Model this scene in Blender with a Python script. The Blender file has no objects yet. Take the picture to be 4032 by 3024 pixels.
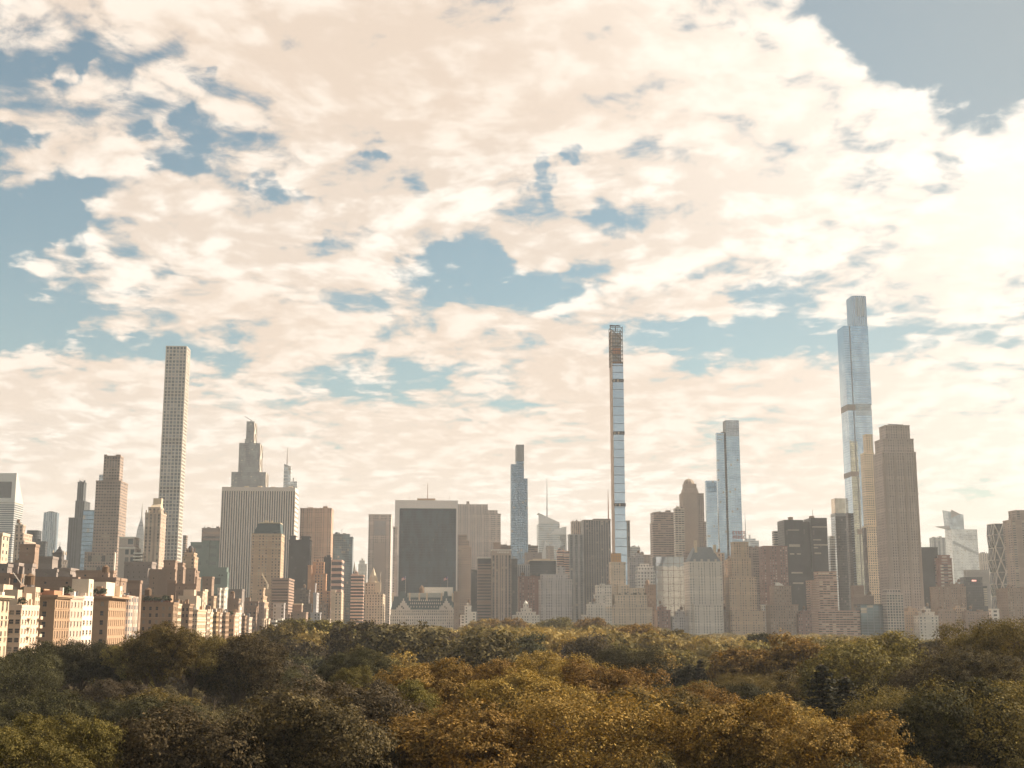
import bpy, bmesh, math, random
import numpy as np
from mathutils import Vector, Matrix
R = math.radians
random.seed(7)
scene = bpy.context.scene
COL = scene.collection

# ------------------------------------------------------------------ camera
F, PITCH, EYE = 5119.0, R(10.5), 32.0          # focal length in photo pixels (4032 wide)
CP, SP = math.cos(PITCH), math.sin(PITCH)
cam_data = bpy.data.cameras.new('camera')
cam = bpy.data.objects.new('camera', cam_data)
COL.objects.link(cam)
cam.location = (0, 0, EYE)
cam.rotation_euler = (R(90) + PITCH, 0, 0)
cam_data.sensor_width = 36.0
cam_data.lens = 36.0 * F / 4032.0
cam_data.clip_start = 1.0
cam_data.clip_end = 40000.0
scene.camera = cam

# ------------------------------------------------------------------ light
SUN_AZ, SUN_EL = 72.0, 34.0                     # degrees right of the view axis, above the horizon
sd = Vector((math.sin(R(SUN_AZ)) * math.cos(R(SUN_EL)), math.cos(R(SUN_AZ)) * math.cos(R(SUN_EL)), math.sin(R(SUN_EL))))
ld = bpy.data.lights.new('sun', 'SUN')
ld.energy = 5.0
ld.angle = R(0.5)
ld.color = (1.0, 0.85, 0.66)
sun = bpy.data.objects.new('sun', ld)
COL.objects.link(sun)
sun.location = (300, 300, 600)
sun.rotation_euler = sd.to_track_quat('Z', 'Y').to_euler()

scene.view_settings.view_transform = 'Standard'
scene.view_settings.look = 'None'
scene.view_settings.gamma = 1.0
scene.view_settings.exposure = 1.0
scene.cycles.use_denoising = True
scene.cycles.max_bounces = 6
scene.cycles.diffuse_bounces = 3
scene.cycles.glossy_bounces = 3
scene.cycles.transmission_bounces = 3
scene.cycles.volume_bounces = 1
scene.cycles.caustics_reflective = False
scene.cycles.caustics_refractive = False
scene.cycles.sample_clamp_indirect = 4.0


def px_dir(px, py):
    """azimuth and elevation (degrees) of a photo pixel"""
    u, v = (px - 2016) / F, (1512 - py) / F
    x, y, z = u, CP - v * SP, SP + v * CP
    return math.degrees(math.atan2(x, y)), math.degrees(math.atan2(z, math.hypot(x, y)))


# ------------------------------------------------------------------ sky
class NT:
    def __init__(self, tree):
        self.t = tree
        tree.nodes.clear()

    def n(self, typ, **kw):
        nd = self.t.nodes.new(typ)
        for k, v in kw.items():
            setattr(nd, k, v)
        return nd

    def put(self, sock, val):
        if hasattr(val, 'links') or hasattr(val, 'is_output'):
            self.t.links.new(val, sock)
        else:
            try:
                sock.default_value = val
            except Exception:
                sock.default_value = (val, val, val)

    def m(self, op, a, b=0.0, c=None, clamp=False):
        nd = self.n('ShaderNodeMath', operation=op, use_clamp=clamp)
        self.put(nd.inputs[0], a)
        self.put(nd.inputs[1], b)
        if c is not None:
            self.put(nd.inputs[2], c)
        return nd.outputs[0]

    def vm(self, op, a, b=(0, 0, 0)):
        nd = self.n('ShaderNodeVectorMath', operation=op)
        self.put(nd.inputs[0], a)
        self.put(nd.inputs[1], b)
        return nd.outputs[0]

    def mix(self, f, a, b, typ='MIX'):
        nd = self.n('ShaderNodeMix', data_type='RGBA', blend_type=typ)
        self.put(nd.inputs[0], f)
        self.put(nd.inputs[6], tuple(a) + (1,) if isinstance(a, tuple) and len(a) == 3 else a)
        self.put(nd.inputs[7], tuple(b) + (1,) if isinstance(b, tuple) and len(b) == 3 else b)
        return nd.outputs[2]

    def rng(self, v, a, b, c=0.0, d=1.0, smooth=True):
        nd = self.n('ShaderNodeMapRange', interpolation_type='SMOOTHSTEP' if smooth else 'LINEAR')
        self.put(nd.inputs[0], v)
        nd.inputs[1].default_value = a
        nd.inputs[2].default_value = b
        nd.inputs[3].default_value = c
        nd.inputs[4].default_value = d
        return nd.outputs[0]

    def noise(self, vec, scale, detail=4.0, rough=0.55, dist=0.0, color=False, dims='3D'):
        nd = self.n('ShaderNodeTexNoise', noise_dimensions=dims)
        if vec is not None:
            self.t.links.new(vec, nd.inputs['Vector'])
        nd.inputs['Scale'].default_value = scale
        nd.inputs['Detail'].default_value = detail
        nd.inputs['Roughness'].default_value = rough
        nd.inputs['Distortion'].default_value = dist
        return nd.outputs[1 if color else 0]

    def comb(self, x, y, z=0.0):
        nd = self.n('ShaderNodeCombineXYZ')
        self.put(nd.inputs[0], x)
        self.put(nd.inputs[1], y)
        self.put(nd.inputs[2], z)
        return nd.outputs[0]

    def sep(self, v):
        nd = self.n('ShaderNodeSeparateXYZ')
        self.t.links.new(v, nd.inputs[0])
        return nd.outputs


world = bpy.data.worlds.new("World")
scene.world = world
world.use_nodes = True
w = NT(world.node_tree)
tc = w.n('ShaderNodeTexCoord')
dirv = w.vm('NORMALIZE', tc.outputs['Generated'])
dx, dy, dz = w.sep(dirv)
az = w.m('MULTIPLY', w.m('ARCTAN2', dx, dy), 57.2958)
el = w.m('MULTIPLY', w.m('ARCSINE', dz), 57.2958)
sky = w.n('ShaderNodeTexSky', sky_type='NISHITA')
sky.sun_disc = False
sky.sun_elevation = R(SUN_EL)
sky.sun_rotation = R(SUN_AZ)
sky.altitude = 50
sky.air_density = 1.1
sky.dust_density = 1.2
sky.ozone_density = 1.0
skyc = w.mix(1.0, sky.outputs[0], (0.92, 1.07, 0.93), 'MULTIPLY')

# cloud deck: noise on a plane high above (flattens towards the horizon)
zz = w.m('ADD', w.m('MAXIMUM', dz, 0.0), 0.16)
pl = w.comb(w.m('DIVIDE', dx, zz), w.m('DIVIDE', dy, zz), 0.0)
n1 = w.noise(pl, 2.6, 9.0, 0.62, 0.25, dims='2D')
n1s = w.noise(w.vm('ADD', pl, (0.035, 0.03, 0.0)), 2.6, 5.0, 0.6, 0.25, dims='2D')   # same field sampled towards the sun
n2 = w.noise(w.vm('ADD', pl, (7.3, 2.1, 0.0)), 0.9, 4.0, 0.5, dims='2D')
n3 = w.noise(w.vm('ADD', pl, (3.3, 9.1, 0.0)), 14.0, 5.0, 0.65, 0.3, dims='2D')
# ragged copy of the direction for the large openings and banks
warp = w.vm('SUBTRACT', w.noise(dirv, 9.0, 5.0, 0.6, 0.0, True), (0.5, 0.5, 0.5))
wx, wy, wz = w.sep(warp)
A = w.m('ADD', az, w.m('MULTIPLY', wx, 11.0))
E = w.m('ADD', el, w.m('MULTIPLY', wy, 6.0))
AE = w.comb(A, E, 0.0)
# openings of blue sky (negative) and solid banks (positive), in photo pixels / 1.823
HOLES = [(0, 610, 165, 200, -1.7), (60, 470, 120, 80, -1.2), (60, 740, 190, 50, -1.2), (280, 765, 150, 45, -.95), (20, 262, 75, 28, -1.0),
         (110, 385, 110, 40, -.9), (370, 325, 110, 62, -1.1), (372, 215, 50, 22, -.9), (150, 112, 26, 36, -.85), (280, 270, 60, 22, -.7),
         (585, 422, 62, 28, -.8), (690, 560, 120, 62, -.7), (845, 430, 62, 45, -.75), (800, 348, 46, 22, -.7), (1190, 372, 40, 55, -.75),
         (1090, 612, 300, 66, -1.1), (1150, 560, 190, 50, -.6), (960, 560, 90, 36, -.5), (930, 470, 130, 60, .65), (800, 600, 110, 34, .5), (1080, 500, 60, 34, .5), (1370, 470, 80, 38, -.85), (1290, 560, 90, 60, -.6),
         (1540, 725, 290, 50, -.95), (1640, 650, 130, 34, -.6), (1500, 590, 60, 20, -.45), (2150, 130, 290, 185, -1.5), (1900, 10, 250, 75, -1.2), (2010, 70, 220, 110, -.8),
         (1960, 735, 130, 34, -.75), (2120, 1040, 170, 34, -.5), (920, 850, 330, 62, -.6), (450, 800, 90, 80, -.75), (1050, 920, 200, 40, -.45), (430, 155, 30, 20, -.5),
         (500, 590, 330, 170, .55), (1000, 130, 800, 220, .5), (1500, 330, 500, 160, .55), (2080, 470, 260, 170, .7), (820, 735, 330, 40, .5),
         (1230, 560, 60, 40, .35), (1180, 520, 110, 40, .45), (1480, 655, 110, 26, .9), (1200, 690, 120, 24, .5), (130, 870, 330, 60, .5), (1300, 830, 420, 70, .5),
         (700, 170, 400, 150, .25), (1990, 260, 130, 60, .45)]
cov = None
for hx, hy, rx, ry, amp in HOLES:
    a0, e0 = px_dir(hx * 1.823, hy * 1.823)
    kx = 1.0 / (rx * 1.823 * 57.3 / F * 1.7)
    ky = 1.0 / (ry * 1.823 * 57.3 / F * 1.7)
    mp = w.n('ShaderNodeMapping')
    w.t.links.new(AE, mp.inputs[0])
    mp.inputs['Location'].default_value = (-a0 * kx, -e0 * ky, 0)
    mp.inputs['Scale'].default_value = (kx, ky, 1)
    g = w.n('ShaderNodeTexGradient', gradient_type='QUADRATIC_SPHERE')
    w.t.links.new(mp.outputs[0], g.inputs[0])
    s = w.rng(g.outputs[1], 0.0, 0.7)
    cov = w.m('MULTIPLY_ADD', s, amp * (0.60 if amp < 0 else 0.6), 0.78 if cov is None else cov)
# behind the camera: broken cloud, more open towards the north
back = w.rng(dy, 0.25, -0.25)
cov = w.m('SUBTRACT', cov, w.m('MULTIPLY', back, 0.26))
# thin uniform veil low down
cov = w.m('ADD', cov, w.rng(el, 13.0, 3.5, 0.0, 0.55))
dens = w.m('ADD', cov, w.m('MULTIPLY', w.m('SUBTRACT', n1, 0.5), 2.1))
vo = w.n('ShaderNodeTexVoronoi', feature='SMOOTH_F1', voronoi_dimensions='2D')
w.t.links.new(w.vm('ADD', pl, w.vm('MULTIPLY', w.noise(pl, 6.0, 3.0, 0.6, 0.0, True, dims='2D'), (0.16, 0.16, 0.0))), vo.inputs['Vector'])
vo.inputs['Scale'].default_value = 8.5
vo.inputs['Detail'].default_value = 1.5
vo.inputs['Roughness'].default_value = 0.55
vo.inputs['Smoothness'].default_value = 0.6
puff = w.m('SUBTRACT', 0.60, vo.outputs['Distance'])
dens = w.m('ADD', dens, w.m('MULTIPLY', puff, 0.75))
dens = w.m('ADD', dens, w.m('MULTIPLY', w.m('SUBTRACT', n3, 0.5), 1.0))
alpha = w.rng(dens, 0.22, 0.78)
# relief: side of each billow turned to the sun is brighter
rel = w.m('SUBTRACT', n1, n1s)
lit = w.rng(w.m('ADD', w.m('MULTIPLY', rel, 3.2), w.m('ADD', w.m('MULTIPLY', w.m('SUBTRACT', puff, 0.12), 0.8), w.m('MULTIPLY', w.m('SUBTRACT', n3, 0.5), 0.95))), -0.42, 0.38)
thick = w.rng(w.m('ADD', n2, w.m('MULTIPLY', dens, 0.12)), 0.45, 0.75)
ccol = w.mix(lit, (0.74, 0.615, 0.51), (1.03, 0.94, 0.83))
ccol = w.mix(w.m('MULTIPLY', thick, 0.38), ccol, (0.78, 0.60, 0.46))
# forward scattering: clouds nearer the sun shine brighter
sdot = w.n('ShaderNodeVectorMath', operation='DOT_PRODUCT')
w.t.links.new(dirv, sdot.inputs[0])
sdot.inputs[1].default_value = tuple(sd)
glow = w.rng(sdot.outputs['Value'], 0.40, 0.85)
ccol = w.mix(w.m('MULTIPLY', glow, 0.8), ccol, (1.28, 1.2, 1.08))
ccol = w.mix(w.m('MULTIPLY', w.rng(dy, 0.55, -0.2), 0.62), ccol, (0.37, 0.34, 0.33))   # unseen deck behind the camera, dimmed to lower the ambient light
skyc = w.mix(w.m('MULTIPLY', glow, 0.8), skyc, (3.7, 3.9, 3.85))   # hazy air brightens to grey near the sun
bg1 = w.n('ShaderNodeBackground')
w.t.links.new(skyc, bg1.inputs[0])
bg1.inputs[1].default_value = 0.056
bg2 = w.n('ShaderNodeBackground')
w.t.links.new(ccol, bg2.inputs[0])
bg2.inputs[1].default_value = 0.57
mx = w.n('ShaderNodeMixShader')
w.put(mx.inputs[0], w.m('MULTIPLY', alpha, 0.97))
w.t.links.new(bg1.outputs[0], mx.inputs[1])
w.t.links.new(bg2.outputs[0], mx.inputs[2])
wo = w.n('ShaderNodeOutputWorld')
w.t.links.new(mx.outputs[0], wo.inputs[0])
world.cycles.sampling_method = 'MANUAL'
world.cycles.sample_map_resolution = 512

# ------------------------------------------------------------------ helpers
GRID = R(3.8)                                   # the avenues run 3.8 degrees left of the view axis
GC, GS = math.cos(GRID), math.sin(GRID)


def zat(py, Y):
    v = (1512 - py) / F
    return EYE + Y * (SP + v * CP) / (CP - v * SP)


def xat(px, Y, z):
    return (px - 2016) / F * (Y * CP + (z - EYE) * SP)


def rect(x0, x1, xs, ytop, Y, depth=None):
    """front edge px x0..x1 at roof level ytop, front-left corner at distance Y; xs = far edge of the visible side.
    returns corner (X, Y), width, depth, height"""
    z = zat(ytop, Y)
    H = (z - EYE) * SP
    X1 = xat(x0, Y, z)
    q1 = (x1 - 2016) / F
    wd = (q1 * (Y * CP + H) - X1) / (GC - q1 * GS * CP)
    d = depth
    if d is None and xs is not None:
        q = (xs - 2016) / F
        if xs > x1:
            Xc, Yc = X1 + wd * GC, Y + wd * GS
        else:
            Xc, Yc = X1, Y
        d = (Xc - q * (Yc * CP + H)) / (GS + q * GC * CP)
        d = min(max(d, 3.0), 110.0)
    if d is None:
        d = min(max(wd * 0.8, 8), 60)
    return (X1, Y), wd, d, z


class M:
    """mesh collector with facade uv (bays, storeys)"""
    def __init__(self):
        self.v, self.f, self.uv, self.mi = [], [], [], []

    def face(self, pts, uvs=None, mi=0):
        b = len(self.v)
        self.v += [tuple(p) for p in pts]
        self.f.append(tuple(range(b, b + len(pts))))
        self.uv += (uvs if uvs else [(0.02, 0.02)] * len(pts))
        self.mi.append(mi)

    def box(self, x0, x1, y0, y1, z0, z1, bay=None, fl=3.6, mi=0, roofmi=None, t=(0, 0), bayd=None):
        """t: inward taper (x, y) of the top"""
        tx, ty = t
        A = [(x0, y0), (x1, y0), (x1, y1), (x0, y1)]
        B = [(x0 + tx, y0 + ty), (x1 - tx, y0 + ty), (x1 - tx, y1 - ty), (x0 + tx, y1 - ty)]
        L = [x1 - x0, y1 - y0, x1 - x0, y1 - y0]
        nf = max(1, round((z1 - z0) / fl))
        for i in range(4):
            j = (i + 1) % 4
            if bay:
                nb = max(1, round(L[i] / (bay if i % 2 == 0 else (bayd or bay))))
                uv = [(0, 0), (nb, 0), (nb, nf), (0, nf)]
            else:
                uv = None
            self.face([A[i] + (z0,), A[j] + (z0,), B[j] + (z1,), B[i] + (z1,)], uv, mi)
        self.face([B[0] + (z1,), B[1] + (z1,), B[2] + (z1,), B[3] + (z1,)], None, mi if roofmi is None else roofmi)
        self.face([A[3] + (z0,), A[2] + (z0,), A[1] + (z0,), A[0] + (z0,)], None, mi)

    def prism(self, prof, z0, z1, bay=None, fl=3.6, mi=0, top=None, cap=True):
        """prof ccw list of (x,y); top: other profile at z1"""
        T = top or prof
        n = len(prof)
        nf = max(1, round((z1 - z0) / fl))
        for i in range(n):
            j = (i + 1) % n
            L = math.hypot(prof[j][0] - prof[i][0], prof[j][1] - prof[i][1])
            nb = max(1, round(L / bay)) if bay else 0
            uv = [(0, 0), (nb, 0), (nb, nf), (0, nf)] if bay else None
            self.face([prof[i] + (z0,), prof[j] + (z0,), T[j] + (z1,), T[i] + (z1,)], uv, mi)
        if cap:
            self.face([p + (z1,) for p in T], None, mi)

    def lathe(self, cx, cy, prof, n=12, mi=0, ph=0.0):
        for k in range(len(prof) - 1):
            (r0, z0), (r1, z1) = prof[k], prof[k + 1]
            for i in range(n):
                a, b = ph + 2 * math.pi * i / n, ph + 2 * math.pi * (i + 1) / n
                p = [(cx + r0 * math.cos(a), cy + r0 * math.sin(a), z0), (cx + r0 * math.cos(b), cy + r0 * math.sin(b), z0),
                     (cx + r1 * math.cos(b), cy + r1 * math.sin(b), z1), (cx + r1 * math.cos(a), cy + r1 * math.sin(a), z1)]
                if r1 < 1e-6:
                    p = p[:3]
                if r0 < 1e-6:
                    p = [p[0], p[2], p[3]]
                self.face(p, None, mi)

    def bar(self, a, b, r, mi=0):
        a, b = Vector(a), Vector(b)
        d = (b - a).normalized()
        s = d.cross(Vector((0, 0, 1)))
        if s.length < 0.01:
            s = Vector((1, 0, 0))
        s.normalize()
        t = d.cross(s)
        c = [s * r + t * r, -s * r + t * r, -s * r - t * r, s * r - t * r]
        for i in range(4):
            j = (i + 1) % 4
            self.face([a + c[i], a + c[j], b + c[j], b + c[i]], None, mi)
        self.face([a + x for x in reversed(c)], None, mi)
        self.face([b + x for x in c], None, mi)

    def obj(self, name, mats, parent=None, loc=None):
        me = bpy.data.meshes.new(name)
        me.from_pydata(self.v, [], self.f)
        uvl = me.uv_layers.new(name='UVMap')
        flat = [c for uv in self.uv for c in uv]
        uvl.data.foreach_set('uv', flat)
        me.polygons.foreach_set('material_index', self.mi)
        for m_ in (mats if isinstance(mats, (list, tuple)) else [mats]):
            me.materials.append(m_)
        o = bpy.data.objects.new(name, me)
        COL.objects.link(o)
        if parent is not None:
            o.parent = parent
        if loc is not None:
            o.location = loc
        return o


LABELS = set()


def thing(name, label, cat, loc, rz=0.0, group=None, o=None):
    if o is None:
        o = bpy.data.objects.new(name, None)
        COL.objects.link(o)
    o.location = loc
    o.rotation_euler = (0, 0, rz)
    o['label'] = label
    o['category'] = cat
    if group:
        o['group'] = group
    if label in LABELS and not group:
        print('DUPLICATE LABEL', label)
    LABELS.add(label)
    nw = len(label.split())
    if nw < 4 or nw > 16:
        print('LABEL LENGTH', nw, label)
    return o


# ------------------------------------------------------------------ materials
MATS = {}


def plain(name, col, rough=0.8, metal=0.0, var=0.25, scale=0.35, spec=0.3):
    if name in MATS:
        return MATS[name]
    m_ = bpy.data.materials.new(name)
    m_.use_nodes = True
    t = NT(m_.node_tree)
    tcn = t.n('ShaderNodeTexCoord')
    a = t.noise(tcn.outputs['Object'], scale, 5.0, 0.6)
    b = t.noise(tcn.outputs['Object'], scale * 0.09, 2.0, 0.5)
    k = t.m('ADD', t.m('MULTIPLY', t.m('SUBTRACT', a, 0.5), var * 2), t.m('ADD', t.m('MULTIPLY', t.m('SUBTRACT', b, 0.5), var * 1.6), 1.0))
    c = t.mix(1.0, t.mix(0.0, col, col), t.comb(k, k, k), 'MULTIPLY')
    p = t.n('ShaderNodeBsdfPrincipled')
    t.t.links.new(c, p.inputs['Base Color'])
    p.inputs['Roughness'].default_value = rough
    p.inputs['Metallic'].default_value = metal
    p.inputs['Specular IOR Level'].default_value = spec
    o = t.n('ShaderNodeOutputMaterial')
    t.t.links.new(p.outputs[0], o.inputs[0])
    MATS[name] = m_
    return m_


def fac(name, wall, glass=(0.05, 0.06, 0.07), wf=0.45, hf=0.55, spand=None, rough=0.25, metal=0.35, blind=0.25, bcol=(0.40, 0.36, 0.30),
        tilt=0.03, wmetal=0.0, wrough=0.75, rowvar=0.25, band=0, bandcol=None, var=0.2):
    """procedural facade: uv holds whole bays and storeys"""
    if name in MATS:
        return MATS[name]
    m_ = bpy.data.materials.new(name)
    m_.use_nodes = True
    t = NT(m_.node_tree)
    tcn = t.n('ShaderNodeTexCoord')
    u, v, _ = t.sep(tcn.outputs['UV'])
    fu, fv = t.m('FRACT', u), t.m('FRACT', v)
    cu, cv = t.m('FLOOR', u), t.m('FLOOR', v)
    inU = t.m('LESS_THAN', t.m('ABSOLUTE', t.m('SUBTRACT', fu, 0.5)), wf / 2)
    inV = t.m('LESS_THAN', t.m('ABSOLUTE', t.m('SUBTRACT', fv, 0.5)), hf / 2)
    mask = t.m('MULTIPLY', inU, inV)
    geo = t.n('ShaderNodeNewGeometry')
    nz = t.sep(geo.outputs['Normal'])[2]
    side = t.m('LESS_THAN', t.m('ABSOLUTE', nz), 0.7)
    mask = t.m('MULTIPLY', mask, side)
    wn = t.n('ShaderNodeTexWhiteNoise', noise_dimensions='3D')
    oi = t.n('ShaderNodeObjectInfo')
    t.t.links.new(t.comb(cu, cv, t.m('MULTIPLY', oi.outputs['Random'], 77)), wn.inputs['Vector'])
    r = wn.outputs['Value']
    wr = t.n('ShaderNodeTexWhiteNoise', noise_dimensions='1D')
    t.put(wr.inputs['W'], t.m('ADD', cv, 0.5))
    g = t.mix(t.m('LESS_THAN', r, blind), glass, bcol)
    refl_patch = t.noise(t.comb(t.m('MULTIPLY', u, .22), t.m('MULTIPLY', v, .12), t.m('MULTIPLY', oi.outputs['Random'], 40)), 1.0, 3.0, .6)  # broad bright and dark patches painted into the glass, imitating reflected surroundings
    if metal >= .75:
        g = t.mix(1.0, g, t.mix(t.rng(refl_patch, .35, .65), (.80, .83, .87), (1.12, 1.1, 1.08)), 'MULTIPLY')
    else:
        g = t.mix(1.0, g, t.mix(t.rng(refl_patch, .35, .65), (.62, .62, .64), (1.55, 1.5, 1.42)), 'MULTIPLY')
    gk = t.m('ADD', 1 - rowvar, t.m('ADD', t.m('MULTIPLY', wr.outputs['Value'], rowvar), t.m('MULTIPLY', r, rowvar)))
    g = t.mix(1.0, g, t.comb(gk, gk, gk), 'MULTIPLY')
    a = t.noise(tcn.outputs['Object'], 0.9, 4.0, 0.6)
    b = t.noise(tcn.outputs['Object'], 0.03, 3.0, 0.5)
    k = t.m('ADD', t.m('MULTIPLY', t.m('SUBTRACT', a, 0.5), var * 1.5), t.m('ADD', t.m('MULTIPLY', t.m('SUBTRACT', b, 0.5), var * 2), 1.0))
    wl = t.mix(0.0, wall, wall)
    if spand:
        wl = t.mix(t.m('MULTIPLY', inU, side), wl, spand)
    if band:
        bm = t.m('LESS_THAN', t.m('FRACT', t.m('DIVIDE', cv, band)), 0.99 / band)
        wl = t.mix(bm, wl, bandcol or wall)
        mask = t.m('MULTIPLY', mask, t.m('SUBTRACT', 1.0, bm))
    if wf < .8 and metal < .5 and wrough > .6:
        # grouped bays and heavier floor lines, as masonry fronts have
        og = t.m('MULTIPLY', oi.outputs['Random'], 5)
        colg = t.m('LESS_THAN', t.m('FRACT', t.m('DIVIDE', t.m('ADD', cu, t.m('ADD', t.m('FLOOR', og), .1)), 4.0)), .22)
        rowg = t.m('LESS_THAN', t.m('FRACT', t.m('DIVIDE', t.m('ADD', cv, t.m('ADD', t.m('FLOOR', og), .1)), 6.0)), .16)
        k = t.m('ADD', k, t.m('SUBTRACT', t.m('MULTIPLY', rowg, .16), t.m('MULTIPLY', colg, .05)))
        drop = t.m('MULTIPLY', colg, t.m('GREATER_THAN', oi.outputs['Random'], .35))
        mask = t.m('MULTIPLY', mask, t.m('SUBTRACT', 1.0, drop))
    wl = t.mix(1.0, wl, t.comb(k, k, k), 'MULTIPLY')
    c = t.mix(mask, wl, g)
    p = t.n('ShaderNodeBsdfPrincipled')
    t.t.links.new(c, p.inputs['Base Color'])
    t.put(p.inputs['Roughness'], t.m('ADD', t.m('MULTIPLY', mask, rough - wrough), wrough))
    t.put(p.inputs['Metallic'], t.m('ADD', t.m('MULTIPLY', mask, metal - wmetal), wmetal))
    p.inputs['Specular IOR Level'].default_value = 0.4
    if tilt:
        # every pane sits at a slightly different angle, so reflections break up
        off = t.vm('MULTIPLY', t.vm('SUBTRACT', wn.outputs['Color'], (0.5, 0.5, 0.5)), (tilt, tilt, tilt))
        wob = t.vm('MULTIPLY', t.vm('SUBTRACT', t.noise(tcn.outputs['Object'], 0.12, 2.0, 0.5, 0.0, True), (0.5, 0.5, 0.5)), (tilt, tilt, tilt))
        nn = t.vm('NORMALIZE', t.vm('ADD', geo.outputs['Normal'], t.vm('ADD', off, wob)))
        t.t.links.new(nn, p.inputs['Normal'])
    o = t.n('ShaderNodeOutputMaterial')
    t.t.links.new(p.outputs[0], o.inputs[0])
    MATS[name] = m_
    return m_


roofm = plain('roof_gravel', (0.20, 0.17, 0.15), 0.95)
tankm = plain('tank_wood', (0.16, 0.10, 0.06), 0.9)
darkm = plain('dark_metal', (0.05, 0.05, 0.055), 0.5, 0.6)
steelm = plain('steel', (0.25, 0.25, 0.26), 0.45, 0.7)
whitem = plain('white_paint', (0.75, 0.70, 0.62), 0.6)
greenm = plain('copper_roof', (0.055, 0.085, 0.088), 0.6)
creamm = plain('cream_stone', (0.62, 0.50, 0.36), 0.85)
brickm = plain('red_brick', (0.24, 0.11, 0.075), 0.9)
brownm = plain('brown_brick', (0.27, 0.175, 0.115), 0.9)

# facades: stone, brick, glass
fac('limestone', (0.58, 0.46, 0.34), wf=0.36, hf=0.52, blind=0.45)
fac('pale_stone', (0.62, 0.56, 0.49), wf=0.36, hf=0.5, blind=0.4)
fac('grey_stone', (0.42, 0.39, 0.38), wf=0.4, hf=0.55, blind=0.35)
fac('buff_brick', (0.47, 0.33, 0.22), wf=0.36, hf=0.5, blind=0.45)
fac('brown_brick_f', (0.25, 0.165, 0.115), wf=0.34, hf=0.5, blind=0.45)
fac('red_brick_f', (0.21, 0.105, 0.08), wf=0.42, hf=0.5, blind=0.5, bcol=(.5, .42, .36))
fac('pink_tan', (0.50, 0.33, 0.235), (0.16, 0.11, 0.085), wf=0.42, hf=0.55, blind=0.25)
fac('orange_brick_f', (0.48, 0.26, 0.14), wf=0.42, hf=0.55, blind=0.25)
fac('blank_brown', (0.29, 0.20, 0.145), wf=0.10, hf=0.25, blind=0.3)
fac('blank_grey', (0.26, 0.215, 0.19), wf=0.10, hf=0.25, blind=0.3)
fac('white_bands', (0.74, 0.68, 0.6), (0.05, 0.05, 0.06), wf=1.1, hf=0.5, blind=0.25, metal=.4)
fac('alu_bands', (0.52, 0.51, 0.49), (0.12, 0.15, 0.17), wf=1.1, hf=0.45, blind=0.1, rowvar=.3, wmetal=.3, wrough=.4)
fac('pink_bands', (0.62, 0.40, 0.31), (0.05, 0.055, 0.06), wf=1.1, hf=0.55, blind=0.1)
fac('brown_bands', (0.25, 0.17, 0.13), (0.05, 0.05, 0.05), wf=1.1, hf=0.45, blind=0.15, bcol=(.35, .24, .18))
fac('terracotta_strips', (0.33, 0.22, 0.165), (0.08, 0.07, 0.07), wf=0.9, hf=0.42, blind=0.2, bcol=(.42, .3, .22))
fac('cream_balconies', (0.6, 0.5, 0.4), (0.08, 0.07, 0.06), wf=0.8, hf=0.5, blind=0.4)
fac('piers_marble', (0.52, 0.43, 0.36), (0.045, 0.06, 0.065), wf=0.52, hf=1.1, blind=0.06, rowvar=.35, tilt=.015)
fac('piers_brown', (0.24, 0.20, 0.175), (0.05, 0.065, 0.075), wf=0.55, hf=0.6, spand=(.08, .085, .09), blind=0.1, rowvar=.3)
fac('piers_buff', (0.40, 0.31, 0.25), (0.045, 0.05, 0.055), wf=0.6, hf=0.62, spand=(.13, .10, .085), blind=0.12)
fac('piers_grey', (0.32, 0.31, 0.30), (0.06, 0.08, 0.09), wf=0.5, hf=0.62, spand=(.10, .11, .12), blind=0.1)
fac('grid_beige', (0.60, 0.50, 0.43), (0.10, 0.105, 0.11), wf=0.52, hf=0.5, blind=0.3, rowvar=.3)
fac('tower_brown', (0.31, 0.225, 0.175), (0.11, 0.105, 0.105), wf=0.62, hf=0.5, blind=0.2, rowvar=.5)
fac('tower_tan', (0.52, 0.40, 0.31), (0.10, 0.095, 0.09), wf=0.45, hf=0.55, spand=(.33, .24, .19), blind=0.3)
fac('park_grid', (0.50, 0.42, 0.36), (0.07, 0.085, 0.095), wf=0.66, hf=0.66, blind=0.35, bcol=(.20, .19, .18))
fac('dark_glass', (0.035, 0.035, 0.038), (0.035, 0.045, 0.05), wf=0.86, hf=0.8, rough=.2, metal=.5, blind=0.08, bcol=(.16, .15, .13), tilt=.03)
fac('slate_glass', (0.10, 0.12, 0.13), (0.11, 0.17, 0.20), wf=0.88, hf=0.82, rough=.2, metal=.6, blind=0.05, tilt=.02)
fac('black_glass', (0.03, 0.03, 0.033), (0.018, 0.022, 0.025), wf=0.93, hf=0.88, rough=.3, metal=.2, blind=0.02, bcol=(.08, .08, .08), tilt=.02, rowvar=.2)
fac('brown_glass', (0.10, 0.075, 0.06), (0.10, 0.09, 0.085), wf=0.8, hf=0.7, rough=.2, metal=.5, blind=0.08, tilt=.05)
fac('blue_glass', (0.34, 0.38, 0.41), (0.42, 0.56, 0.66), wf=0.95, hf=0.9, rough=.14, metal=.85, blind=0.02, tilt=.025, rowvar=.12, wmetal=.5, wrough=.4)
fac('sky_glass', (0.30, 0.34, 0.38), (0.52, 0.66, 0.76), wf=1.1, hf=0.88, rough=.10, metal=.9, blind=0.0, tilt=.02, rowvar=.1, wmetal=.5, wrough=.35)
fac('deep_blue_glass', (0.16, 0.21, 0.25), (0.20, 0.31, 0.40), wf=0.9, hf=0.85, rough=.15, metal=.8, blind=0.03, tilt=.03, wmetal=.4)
fac('pale_glass', (0.50, 0.49, 0.47), (0.46, 0.52, 0.56), wf=0.92, hf=0.7, rough=.2, metal=.7, blind=0.05, tilt=.03)
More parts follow.
